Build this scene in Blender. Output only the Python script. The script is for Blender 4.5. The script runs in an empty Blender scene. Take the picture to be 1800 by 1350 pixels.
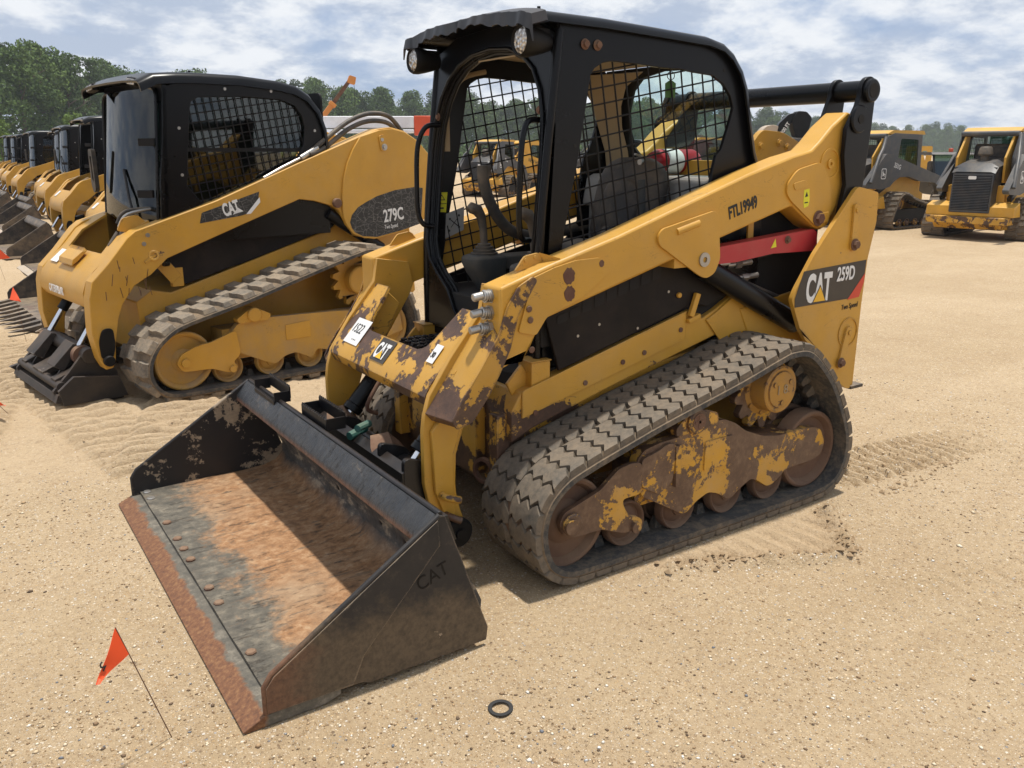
import bpy, math, random
import numpy as np
from mathutils import Vector, Matrix, noise as mnoise
from mathutils.geometry import tessellate_polygon
R = math.radians
random.seed(7)
rng = np.random.default_rng(7)
S = bpy.context.scene
COL = S.collection

# ------------------------------------------------------------------ camera
cam = bpy.data.objects.new("camera", bpy.data.cameras.new("camera"))
COL.objects.link(cam)
S.camera = cam
cam.data.sensor_width = 36
cam.data.lens = 36 * 1475.8 / 1800
cam.data.clip_end = 6000
cam.data.clip_start = 0.05
YAW, PITCH = -2.1623, 0.2694
fw = Vector((math.cos(YAW)*math.cos(PITCH), math.sin(YAW)*math.cos(PITCH), -math.sin(PITCH)))
rt = Vector((math.sin(YAW), -math.cos(YAW), 0))
up = rt.cross(fw)
cam.matrix_world = Matrix.Translation((2.5011, 3.0973, 1.5967)) @ Matrix((rt, up, -fw)).transposed().to_4x4()
S.render.resolution_x = 1024; S.render.resolution_y = 768

# ------------------------------------------------------------------ light
SUNV = Vector((-0.13, -0.03, 1.0)).normalized()
elev = math.asin(SUNV.z); azim = math.atan2(SUNV.y, SUNV.x)
W = bpy.data.worlds.new("World"); S.world = W; W.use_nodes = True
nt = W.node_tree; N = nt.nodes; L = nt.links
bg = N['Background']; bg.inputs['Strength'].default_value = 0.098
sky = N.new('ShaderNodeTexSky'); sky.sky_type = 'NISHITA'; sky.sun_disc = False
sky.sun_elevation = elev; sky.sun_rotation = math.pi/2 - azim
sky.air_density = 1.0; sky.dust_density = 1.6; sky.ozone_density = 1.5
tc = N.new('ShaderNodeTexCoord')
sep = N.new('ShaderNodeSeparateXYZ'); L.new(tc.outputs['Generated'], sep.inputs[0])
def wm(op, a, b=None, c=None):
    n = N.new('ShaderNodeMath'); n.operation = op
    for i, v in enumerate((a, b, c)):
        if v is None: continue
        if isinstance(v, (int, float)): n.inputs[i].default_value = v
        else: L.new(v, n.inputs[i])
    return n.outputs[0]
zc = wm('MAXIMUM', sep.outputs[2], 0.0)
zz = wm('ADD', zc, 0.30)
cb = N.new('ShaderNodeCombineXYZ')
L.new(wm('DIVIDE', sep.outputs[0], zz), cb.inputs[0]); L.new(wm('DIVIDE', sep.outputs[1], zz), cb.inputs[1])
def wnoise(scale, detail, rough, off):
    mp = N.new('ShaderNodeMapping'); mp.inputs['Location'].default_value = off
    L.new(cb.outputs[0], mp.inputs[0])
    n = N.new('ShaderNodeTexNoise'); n.inputs['Scale'].default_value = scale
    n.inputs['Detail'].default_value = detail; n.inputs['Roughness'].default_value = rough
    n.inputs['Distortion'].default_value = 0.08
    L.new(mp.outputs[0], n.inputs['Vector']); return n.outputs['Fac']
def wramp(x, a, b, interp='EASE'):
    r = N.new('ShaderNodeValToRGB'); r.color_ramp.interpolation = interp
    r.color_ramp.elements[0].position = a; r.color_ramp.elements[1].position = b
    L.new(x, r.inputs[0]); return r.outputs[0]
n1 = wnoise(1.7, 10, 0.60, (3.1, 1.7, 0)); n2 = wnoise(3.0, 10, 0.62, (7.3, -2.1, 4))
cover = wramp(n1, 0.33, 0.50)
bright = wramp(n2, 0.40, 0.58)
ccol = N.new('ShaderNodeMix'); ccol.data_type = 'RGBA'
L.new(bright, ccol.inputs['Factor'])
ccol.inputs['A'].default_value = (4.6, 5.4, 6.8, 1); ccol.inputs['B'].default_value = (8.6, 8.9, 9.3, 1)
skc = N.new('ShaderNodeMix'); skc.data_type = 'RGBA'; skc.inputs['Factor'].default_value = 0.8
L.new(sky.outputs[0], skc.inputs['A']); skc.inputs['B'].default_value = (3.3, 4.5, 6.8, 1)
mx = N.new('ShaderNodeMix'); mx.data_type = 'RGBA'
L.new(cover, mx.inputs['Factor']); L.new(skc.outputs['Result'], mx.inputs['A']); L.new(ccol.outputs['Result'], mx.inputs['B'])
L.new(mx.outputs['Result'], bg.inputs['Color'])

sun = bpy.data.objects.new("sun", bpy.data.lights.new("sun", 'SUN')); COL.objects.link(sun)
sun.data.energy = 4.4; sun.data.angle = R(2.0); sun.data.color = (1.0, 0.95, 0.87)
sun.rotation_euler = SUNV.to_track_quat('Z', 'Y').to_euler()
S.view_settings.view_transform = 'Standard'; S.view_settings.look = 'None'
S.view_settings.exposure = 0.10; S.view_settings.gamma = 1.0

# ------------------------------------------------------------------ materials
def new_mat(name):
    m = bpy.data.materials.new(name); m.use_nodes = True
    return m, m.node_tree.nodes, m.node_tree.links, m.node_tree.nodes['Principled BSDF']
class NB:                                    # tiny node builder
    def __init__(s, m): s.N = m.node_tree.nodes; s.L = m.node_tree.links; s.tc = s.N.new('ShaderNodeTexCoord')
    def put(s, v, sock):
        if isinstance(v, bpy.types.NodeSocket): s.L.new(v, sock)
        elif isinstance(v, (tuple, list)): sock.default_value = tuple(v) + ((1,) if len(v) == 3 and len(sock.default_value) == 4 else ())
        else: sock.default_value = v
    def math(s, op, a, b=0.0, c=0.0, clamp=False):
        n = s.N.new('ShaderNodeMath'); n.operation = op; n.use_clamp = clamp
        for i, v in enumerate((a, b, c)): s.put(v, n.inputs[i])
        return n.outputs[0]
    def noise(s, scale, detail=4, rough=0.55, vec=None, dist=0.0, stretch=None, off=(0, 0, 0)):
        v = vec or s.tc.outputs['Object']
        mp = s.N.new('ShaderNodeMapping'); mp.inputs['Location'].default_value = off
        if stretch: mp.inputs['Scale'].default_value = stretch
        s.L.new(v, mp.inputs[0]); v = mp.outputs[0]
        n = s.N.new('ShaderNodeTexNoise'); n.inputs['Scale'].default_value = scale; n.inputs['Detail'].default_value = detail
        n.inputs['Roughness'].default_value = rough; n.inputs['Distortion'].default_value = dist
        s.L.new(v, n.inputs['Vector']); return n.outputs['Fac']
    def voro(s, scale, feature='F1', out='Distance', vec=None, rnd=1.0):
        n = s.N.new('ShaderNodeTexVoronoi'); n.feature = feature; n.inputs['Scale'].default_value = scale; n.inputs['Randomness'].default_value = rnd
        s.L.new(vec or s.tc.outputs['Object'], n.inputs['Vector']); return n.outputs[out]
    def ramp(s, x, stops, interp='LINEAR'):
        r = s.N.new('ShaderNodeValToRGB'); r.color_ramp.interpolation = interp
        e = r.color_ramp.elements
        while len(e) < len(stops): e.new(0.5)
        for i, (p, c) in enumerate(stops):
            e[i].position = p; e[i].color = (c, c, c, 1) if isinstance(c, (int, float)) else tuple(c) + (1,)
        s.put(x, r.inputs[0]); return r.outputs[0]
    def step(s, x, a, b):
        n = s.N.new('ShaderNodeMapRange'); n.inputs['From Min'].default_value = a; n.inputs['From Max'].default_value = b
        s.put(x, n.inputs['Value']); return n.outputs[0]
    def mix(s, f, a, b):
        n = s.N.new('ShaderNodeMix'); n.data_type = 'RGBA'
        s.put(f, n.inputs['Factor']); s.put(a, n.inputs['A']); s.put(b, n.inputs['B']); return n.outputs['Result']
    def sepc(s, c):
        x = s.N.new('ShaderNodeSeparateXYZ'); s.L.new(s.tc.outputs['Object'], x.inputs[0]); return x.outputs[c]
    def bump(s, h, strength=0.3, dist=0.01, normal=None):
        n = s.N.new('ShaderNodeBump'); n.inputs['Strength'].default_value = strength; n.inputs['Distance'].default_value = dist
        s.put(h, n.inputs['Height'])
        if normal: s.L.new(normal, n.inputs['Normal'])
        return n.outputs[0]
    def edge(s, r):                             # 1 on convex/concave edges
        b = s.N.new('ShaderNodeBevel'); b.samples = 4; b.inputs['Radius'].default_value = r
        g = s.N.new('ShaderNodeNewGeometry')
        d = s.N.new('ShaderNodeVectorMath'); d.operation = 'DOT_PRODUCT'
        s.L.new(b.outputs[0], d.inputs[0]); s.L.new(g.outputs['Normal'], d.inputs[1])
        return s.math('SUBTRACT', 1.0, d.outputs['Value'], clamp=True)
    def upness(s):
        g = s.N.new('ShaderNodeNewGeometry'); x = s.N.new('ShaderNodeSeparateXYZ'); s.L.new(g.outputs['Normal'], x.inputs[0]); return x.outputs[2]
RUSTC = [(0.3, (0.045, 0.025, 0.017)), (0.5, (0.082, 0.045, 0.029)), (0.68, (0.14, 0.072, 0.04)), (0.8, (0.30, 0.2, 0.13))]
def paint(name, base, chip=0.0, rough=0.38, dust=0.25, edge=0.0, vary=0.12, fine=1.0, rust=None, dustc=(0.42, 0.31, 0.19), scale=4.0, metal=0.0, spec=0.5, bias=None):
    m, _, _, p = new_mat(name); b = NB(m)
    big = b.noise(2.2, 4, 0.6); fin = b.noise(40, 3, 0.6)
    c = b.mix(b.step(big, 0.3, 0.7), tuple(x*(1-vary) for x in base), tuple(min(1, x*(1+vary)) for x in base))
    # scratches and grime
    sc = b.noise(9, 6, 0.7, stretch=(1, 1, 6), off=(4, 2, 1), dist=1.5)
    c = b.mix(b.math('MULTIPLY', b.step(sc, 0.60, 0.74), 0.28*fine), c, tuple(x*0.55 for x in base))
    if fine >= 1.0 and metal == 0.0:
        ln = b.math('ABSOLUTE', b.math('SUBTRACT', b.noise(5.5, 3, 0.6, stretch=(1, 1, 2.6), off=(7, 3, 5), dist=0.8), 0.5))
        lm = b.math('MULTIPLY', b.math('SUBTRACT', 1.0, b.step(ln, 0.0012, 0.0035)), b.step(b.noise(3.1, 4, 0.6, off=(6, 6, 2)), 0.54, 0.60))
        c = b.mix(b.math('MULTIPLY', lm, 0.75), c, tuple(x*0.3+0.01 for x in base))
        c = b.mix(b.math('MULTIPLY', b.step(b.noise(1.6, 7, 0.72, stretch=(1, 1, 0.5), off=(1, 8, 8)), 0.46, 0.74), 0.30), c, (base[0]*0.62, base[1]*0.60, base[2]*0.75+0.01))
    dn = b.math('MULTIPLY', b.step(b.noise(5, 7, 0.68, off=(9, 1, 3)), 0.42, 0.75), dust)
    du = b.math('MULTIPLY', b.step(b.upness(), 0.1, 0.95), b.math('MULTIPLY', b.step(b.noise(7, 6, 0.7, off=(1, 5, 3)), 0.3, 0.7), dust*1.3))
    c = b.mix(b.math('ADD', dn, du, clamp=True), c, dustc)
    rg = b.math('ADD', rough, b.math('MULTIPLY', big, 0.18))
    nrm = b.bump(fin, 0.05, 0.002)
    if chip > 0 or edge > 0:
        cn = b.noise(scale, 8, 0.62, dist=0.35, off=(2.3, 5.1, 1.2))
        cn = b.math('ADD', b.math('MULTIPLY', cn, 0.76), b.math('MULTIPLY', b.noise(38, 6, 0.72), 0.24))
        if bias: cn = b.math('ADD', cn, bias(b))
        x = cn
        if edge > 0: x = b.math('ADD', cn, b.math('MULTIPLY', b.edge(0.02), edge))
        t = 0.72 - chip
        mask = b.step(x, t, t+0.012)
        # thin halo of primer dirt
        rc = b.ramp(b.math('ADD', b.math('MULTIPLY', b.noise(14, 6, 0.7, off=(3, 3, 3)), 0.7), b.math('MULTIPLY', b.noise(60, 3, 0.7), 0.3)), rust or RUSTC)
        c = b.mix(mask, c, rc)
        rg = b.math('ADD', b.math('MULTIPLY', mask, 0.45), b.math('MULTIPLY', b.math('SUBTRACT', 1.0, mask), rg))
        nrm = b.bump(b.math('SUBTRACT', 1.0, b.step(x, t-0.004, t+0.01)), 0.6, 0.003, nrm)
        nrm = b.bump(b.math('MULTIPLY', mask, b.noise(90, 4, 0.7)), 0.25, 0.004, nrm)
    b.put(c, p.inputs['Base Color']); b.put(rg, p.inputs['Roughness']); b.put(nrm, p.inputs['Normal'])
    p.inputs['Metallic'].default_value = metal; p.inputs['Specular IOR Level'].default_value = spec
    return m
YEL = (0.56, 0.295, 0.032)
M = {}
M['yellow'] = paint('yellow_paint', YEL, 0.035, edge=0.16, dust=0.12)
M['yellow_clean'] = paint('yellow_paint_clean', YEL, 0.0, dust=0.14, edge=0.0)
M['yellow_worn'] = paint('yellow_paint_worn', YEL, 0.218, edge=0.3, dust=0.16, scale=6.0)
M['yellow_hull'] = paint('yellow_paint_hull', YEL, 0.105, edge=0.22, dust=0.18, scale=3.6, bias=lambda b: b.math('MULTIPLY', b.math('MULTIPLY', b.step(b.sepc('X'), 0.15, 0.62), b.step(b.math('MULTIPLY', b.sepc('Z'), -1.0), -0.70, -0.60)), 0.16))
M['yellow_mid'] = paint('yellow_paint_mid', YEL, 0.06, edge=0.22, dust=0.2, scale=5.0)
M['rusty'] = paint('rusted_undercarriage', YEL, 0.245, edge=0.05, dust=0.45, scale=5.5, rough=0.7, rust=[(0.25, (0.065, 0.036, 0.024)), (0.5, (0.12, 0.068, 0.042)), (0.7, (0.22, 0.14, 0.085))])
M['yellow_dusty'] = paint('dusty_yellow_paint', (0.50, 0.28, 0.05), 0.03, rough=0.6, dust=0.75, edge=0.15, dustc=(0.34, 0.235, 0.13))
M['wheel'] = paint('dusty_brown_wheel', (0.135, 0.075, 0.045), 0.10, rough=0.8, dust=0.6, dustc=(0.22, 0.14, 0.085), rust=[(0.25, (0.05, 0.03, 0.02)), (0.55, (0.09, 0.05, 0.035)), (0.78, (0.16, 0.10, 0.06))])
M['black'] = paint('black_paint', (0.0035, 0.0038, 0.005), 0.0, rough=0.20, dust=0.008, spec=0.24, vary=0.25, fine=0.2, dustc=(0.22, 0.16, 0.11))
M['black_edge'] = paint('black_paint_worn', (0.006, 0.0065, 0.008), 0.0, rough=0.3, dust=0.09, edge=0.18, vary=0.3, dustc=(0.2, 0.13, 0.08))
M['black_mat'] = paint('black_matt', (0.005, 0.005, 0.005), 0.0, rough=0.5, dust=0.04, spec=0.25, dustc=(0.15, 0.10, 0.06))
M['cover'] = paint('dark_brown_cover', (0.009, 0.0065, 0.0055), 0.0, rough=0.42, dust=0.04, spec=0.2)
M['grey_plastic'] = paint('grey_plastic', (0.034, 0.038, 0.038), 0.0, rough=0.6, dust=0.14)
M['seat'] = paint('seat_vinyl', (0.016, 0.017, 0.019), 0.0, rough=0.55, dust=0.25)
M['light_grey'] = paint('light_grey_plastic', (0.24, 0.25, 0.25), 0.0, rough=0.6, dust=0.3)
M['beige'] = paint('beige_liner', (0.33, 0.25, 0.15), 0.0, rough=0.8, dust=0.2)
M['steel'] = paint('bare_steel', (0.42, 0.41, 0.39), 0.0, rough=0.3, dust=0.2, metal=0.8)
M['chrome'] = paint('chrome_rod', (0.75, 0.76, 0.78), 0.0, rough=0.12, dust=0.03, metal=1.0, fine=0)
M['red'] = paint('red_paint', (0.42, 0.022, 0.028), 0.0, rough=0.4, dust=0.12, edge=0.1)
M['red_ext'] = paint('red_gloss', (0.35, 0.008, 0.014), 0.0, rough=0.25, dust=0.03)
M['rust_bolt'] = paint('rust_bolt', (0.12, 0.055, 0.035), 0.0, rough=0.85, dust=0.3)
M['orange_rust'] = paint('orange_rust', (0.19, 0.065, 0.028), 0.0, rough=0.85, dust=0.2, vary=0.4)
M['hose'] = paint('rubber_hose', (0.03, 0.03, 0.03), 0.0, rough=0.5, dust=0.3)
M['deere'] = paint('dark_grey_paint', (0.045, 0.052, 0.06), 0.0, rough=0.35, dust=0.15)
M['deere_y'] = paint('warm_yellow_paint', (0.62, 0.33, 0.03), 0.0, rough=0.4, dust=0.2)
M['dark_steel'] = paint('dark_bucket_steel', (0.035, 0.029, 0.026), 0.13, rough=0.45, dust=0.4, edge=0.1, scale=3, rust=[(0.3, (0.08, 0.05, 0.035)), (0.6, (0.16, 0.10, 0.065)), (0.8, (0.30, 0.2, 0.13))])
M['pale_steel'] = paint('pale_worn_steel', (0.45, 0.38, 0.30), 0.0, rough=0.5, dust=0.4)
M['white'] = paint('white_label', (0.75, 0.75, 0.74), 0.0, rough=0.5, dust=0.08, vary=0.03, fine=0.3)
M['ink'] = paint('black_ink', (0.02, 0.02, 0.02), 0.0, rough=0.6, dust=0.0)
M['decal_black'] = paint('decal_black', (0.032, 0.026, 0.022), 0.0, rough=0.35, dust=0.05)
M['decal_yellow'] = paint('decal_yellow', (0.85, 0.47, 0.02), 0.0, rough=0.4, dust=0.0)
M['warn_yellow'] = paint('warning_yellow', (0.70, 0.66, 0.02), 0.0, rough=0.45, dust=0.08)
M['decal_red'] = paint('decal_red', (0.62, 0.06, 0.025), 0.0, rough=0.4, dust=0.0)
M['white_boom'] = paint('white_paint', (0.72, 0.73, 0.76), 0.0, rough=0.4, dust=0.12)
M['boom_red'] = paint('red_orange_paint', (0.60, 0.07, 0.02), 0.0, rough=0.4, dust=0.1)
M['crane_orange'] = paint('crane_orange', (0.62, 0.24, 0.05), 0.0, rough=0.5, dust=0.1)
M['green'] = paint('green_plastic', (0.03, 0.09, 0.012), 0.0, rough=0.5, dust=0.0)
M['teal'] = paint('teal_coupler', (0.015, 0.12, 0.10), 0.0, rough=0.5, dust=0.2)
M['flag'] = paint('orange_flag_vinyl', (0.80, 0.085, 0.018), 0.0, rough=0.45, dust=0.04, vary=0.05)
M['void'] = paint('engine_bay_dark', (0.012, 0.011, 0.01), 0.0, rough=0.8, dust=0.2, dustc=(0.06, 0.045, 0.03))

def scratched_decal():
    m, _, _, p = new_mat('scratched_decal'); b = NB(m)
    v = b.voro(16, 'DISTANCE_TO_EDGE', vec=None); w = b.noise(5, 5, 0.7, dist=2.5, stretch=(3, 1, 9))
    k = b.math('MAXIMUM', b.step(b.math('SUBTRACT', 0.0, v), -0.02, -0.004), b.math('MULTIPLY', b.step(w, 0.56, 0.60), 0.6))
    b.put(b.mix(b.math('MULTIPLY', k, 0.6), (0.02, 0.02, 0.02), (0.30, 0.29, 0.27)), p.inputs['Base Color'])
    p.inputs['Roughness'].default_value = 0.5; return m
M['scratched'] = scratched_decal()

def rubber(name, base, dirt, dirtc=(0.31, 0.225, 0.135)):
    m, _, _, p = new_mat(name); b = NB(m)
    f = b.noise(6, 7, 0.68, dist=0.4)
    g = b.noise(45, 4, 0.7)
    k = b.math('ADD', b.math('MULTIPLY', f, 0.62), b.math('MULTIPLY', g, 0.38))
    cr = b.voro(34, 'DISTANCE_TO_EDGE')
    c = b.mix(b.step(g, 0.35, 0.7), base, tuple(x*1.5 for x in base))
    c = b.mix(b.math('MULTIPLY', b.step(k, 0.52-dirt*0.25, 0.62), 0.25+dirt*0.65, clamp=True), c, dirtc)
    b.put(c, p.inputs['Base Color']); p.inputs['Roughness'].default_value = 0.82
    n = b.bump(k, 0.5, 0.01); n = b.bump(b.step(cr, 0.0, 0.035), 0.10, 0.003, n)
    b.put(n, p.inputs['Normal']); return m
M['tread'] = rubber('tread_rubber', (0.075, 0.067, 0.055), 0.70, (0.235, 0.175, 0.115))
M['belt'] = rubber('belt_rubber', (0.045, 0.044, 0.042), 0.25)
M['belt_dirty'] = rubber('belt_dirt', (0.07, 0.055, 0.038), 0.95, (0.26, 0.185, 0.115))
M['tread2'] = rubber('tread_rubber_sandy', (0.13, 0.115, 0.095), 0.55, (0.40, 0.30, 0.19))

def bucket_floor():
    m, _, _, p = new_mat('rusty_bucket_floor'); b = NB(m)
    sp = b.N.new('ShaderNodeSeparateXYZ'); b.L.new(b.tc.outputs['Object'], sp.inputs[0])
    X = sp.outputs[0]; Z = sp.outputs[2]
    nb = b.noise(3.2, 6, 0.6, dist=0.6); nf = b.noise(26, 6, 0.7, stretch=(1, 1, 1)); st = b.noise(7, 6, 0.65, stretch=(1.0, 4.5, 1), dist=0.5)
    rust = b.ramp(nf, [(0.3, (0.15, 0.078, 0.036)), (0.48, (0.29, 0.145, 0.06)), (0.62, (0.38, 0.22, 0.11)), (0.75, (0.46, 0.33, 0.2))])
    grey = b.ramp(b.noise(18, 6, 0.7), [(0.3, (0.06, 0.054, 0.043)), (0.52, (0.115, 0.10, 0.075)), (0.66, (0.20, 0.17, 0.125)), (0.78, (0.33, 0.29, 0.23))])
    # rust zone: middle of the floor, ragged
    e = b.math('ADD', X, b.math('ADD', b.math('MULTIPLY', b.math('SUBTRACT', nb, 0.5), 0.6), b.math('MULTIPLY', b.math('SUBTRACT', b.noise(30, 5, 0.75, off=(1, 2, 3)), 0.5), 0.35)))
    zone = b.math('SUBTRACT', 1.0, b.step(e, 1.68, 1.80))
    rust = b.mix(b.math('MULTIPLY', b.step(b.noise(1.7, 5, 0.6, off=(3, 7, 1)), 0.48, 0.66), 0.6), rust, b.mix(b.noise(22, 6, 0.7), (0.22, 0.15, 0.085), (0.42, 0.31, 0.20)))
    c = b.mix(zone, grey, rust)
    c = b.mix(b.math('MULTIPLY', b.step(st, 0.60, 0.64), 0.65), c, (0.12, 0.085, 0.055))
    c = b.mix(b.math('MULTIPLY', b.step(b.noise(11, 5, 0.7, stretch=(1.0, 3.5, 1), off=(8, 1, 0)), 0.63, 0.66), 0.8), c, (0.085, 0.07, 0.052))
    # wall: dark steel with rubbed paint and tan stains
    wall = b.ramp(b.noise(8, 7, 0.7, stretch=(1, 1, 2.2)), [(0.38, (0.045, 0.042, 0.039)), (0.53, (0.085, 0.075, 0.064)), (0.62, (0.30, 0.24, 0.17))])
    wz = b.step(b.math('ADD', Z, b.math('MULTIPLY', b.math('SUBTRACT', nb, 0.5), 0.10)), 0.07, 0.11)
    c = b.mix(wz, c, wall)
    # bend line rubbed to rust, top plate bluish black
    tp = b.ramp(b.noise(9, 7, 0.75, stretch=(1, 0.6, 1.0), dist=0.8), [(0.35, (0.022, 0.025, 0.030)), (0.60, (0.045, 0.046, 0.048)), (0.72, (0.20, 0.16, 0.12))])
    c = b.mix(b.step(Z, 0.40, 0.425), c, tp)
    bend = b.math('SUBTRACT', 1.0, b.step(b.math('ABSOLUTE', b.math('SUBTRACT', Z, b.math('ADD', 0.403, b.math('MULTIPLY', nf, 0.02)))), 0.004, 0.026))
    c = b.mix(b.math('MULTIPLY', bend, 0.85), c, (0.20, 0.085, 0.045))
    b.put(c, p.inputs['Base Color']); p.inputs['Roughness'].default_value = 0.62
    rg = b.math('SUBTRACT', 0.72, b.math('MULTIPLY', b.step(Z, 0.40, 0.425), 0.36)); b.put(rg, p.inputs['Roughness'])
    lump = b.noise(11, 5, 0.7, stretch=(1.0, 3.5, 1), off=(8, 1, 0)); n = b.bump(st, 0.8, 0.015); n = b.bump(b.step(lump, 0.58, 0.68), 0.7, 0.010, n); n = b.bump(nf, 0.7, 0.006, n); b.put(n, p.inputs['Normal']); return m
M['bfloor'] = bucket_floor()
def bucket_side():
    m, _, _, p = new_mat('bucket_side_steel'); b = NB(m)
    sp = b.N.new('ShaderNodeSeparateXYZ'); b.L.new(b.tc.outputs['Object'], sp.inputs[0])
    X = sp.outputs[0]; Z = sp.outputs[2]
    n8 = b.noise(7, 8, 0.68, dist=0.5); nf = b.noise(50, 4, 0.7)
    blk = b.ramp(b.noise(14, 6, 0.7), [(0.3, (0.011, 0.011, 0.012)), (0.58, (0.022, 0.019, 0.018)), (0.75, (0.075, 0.055, 0.04))])
    drt = b.ramp(nf, [(0.3, (0.055, 0.040, 0.026)), (0.6, (0.115, 0.082, 0.05))])
    lvl = b.math('ADD', Z, b.math('MULTIPLY', b.math('SUBTRACT', n8, 0.5), 0.35))
    lvl = b.math('SUBTRACT', lvl, b.math('MULTIPLY', b.math('SUBTRACT', X, 1.35), 0.12))
    c = b.mix(b.step(lvl, 0.17, 0.26), drt, blk)
    ru = b.ramp(nf, [(0.3, (0.11, 0.045, 0.025)), (0.7, (0.22, 0.10, 0.05))])
    c = b.mix(b.math('MULTIPLY', b.step(b.math('ADD', X, b.math('MULTIPLY', n8, 0.3)), 1.90, 2.06), 0.8), c, ru)
    c = b.mix(b.step(b.math('ADD', n8, b.math('MULTIPLY', b.edge(0.012), 0.5)), 0.68, 0.70), c, (0.34, 0.255, 0.17))
    b.put(c, p.inputs['Base Color']); p.inputs['Roughness'].default_value = 0.6
    b.put(b.bump(nf, 0.3, 0.003), p.inputs['Normal']); return m
M['bside'] = bucket_side()
def cutting():
    m, _, _, p = new_mat('rusty_cutting_edge'); b = NB(m)
    n8 = b.noise(9, 7, 0.65, dist=0.6); nf = b.noise(60, 5, 0.75)
    sp = b.N.new('ShaderNodeSeparateXYZ'); b.L.new(b.tc.outputs['Object'], sp.inputs[0])
    ru = b.ramp(nf, [(0.3, (0.085, 0.036, 0.018)), (0.5, (0.165, 0.068, 0.028)), (0.75, (0.29, 0.155, 0.065))])
    gr = b.ramp(b.noise(20, 6, 0.75), [(0.3, (0.06, 0.055, 0.045)), (0.52, (0.12, 0.105, 0.08)), (0.66, (0.22, 0.19, 0.145)), (0.75, (0.20, 0.10, 0.05))])
    k = b.math('ADD', sp.outputs[0], b.math('MULTIPLY', b.math('SUBTRACT', n8, 0.5), 0.09))
    b.put(b.mix(b.step(k, 1.930, 1.942), gr, ru), p.inputs['Base Color'])
    p.inputs['Roughness'].default_value = 0.7; b.put(b.bump(nf, 0.45, 0.004), p.inputs['Normal']); return m
M['edge'] = cutting()
M['bside_in'] = paint('bucket_inner_side', (0.012, 0.011, 0.011), 0.155, rough=0.45, dust=0.10, edge=0.06, scale=3.6, rust=[(0.3, (0.20, 0.15, 0.10)), (0.6, (0.36, 0.28, 0.19)), (0.8, (0.45, 0.36, 0.26))], dustc=(0.12, 0.07, 0.04))

def glass(name, tint=(0.35, 0.42, 0.40), dark=0.55, refl=0.05):
    m, Nn, Ll, p = new_mat(name); b = NB(m)
    tr = Nn.new('ShaderNodeBsdfTransparent'); tr.inputs[0].default_value = tuple(x*dark for x in tint) + (1,)
    gl = Nn.new('ShaderNodeBsdfGlossy'); gl.inputs['Roughness'].default_value = 0.03; gl.inputs['Color'].default_value = (1, 1, 1, 1)
    fr = Nn.new('ShaderNodeLayerWeight'); fr.inputs['Blend'].default_value = 0.5
    mxx = Nn.new('ShaderNodeMixShader'); Ll.new(b.math('ADD', b.math('MULTIPLY', b.math('POWER', fr.outputs['Facing'], 5.0), 0.6), refl, clamp=True), mxx.inputs[0]); Ll.new(tr.outputs[0], mxx.inputs[1]); Ll.new(gl.outputs[0], mxx.inputs[2])
    Ll.new(mxx.outputs[0], Nn['Material Output'].inputs[0]); return m
M['glass'] = glass('tinted_cab_glass', (0.45, 0.62, 0.55), 0.62, 0.07)
M['glass_dark'] = glass('dark_door_glass', (0.40, 0.52, 0.46), 0.32, 0.04)
M['glass_clear'] = glass('green_tint_glass', (0.88, 0.97, 0.95), 0.98)
def lens():
    m, Nn, Ll, p = new_mat('lamp_lens'); b = NB(m)
    b.put(b.ramp(b.voro(90), [(0.0, (0.85, 0.83, 0.8)), (0.4, (0.5, 0.48, 0.45)), (0.8, (0.25, 0.22, 0.2))]), p.inputs['Base Color'])
    p.inputs['Roughness'].default_value = 0.12; p.inputs['Metallic'].default_value = 0.6; b.put(b.bump(b.voro(70), 0.6, 0.01), p.inputs['Normal']); return m
M['lens'] = lens()

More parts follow.
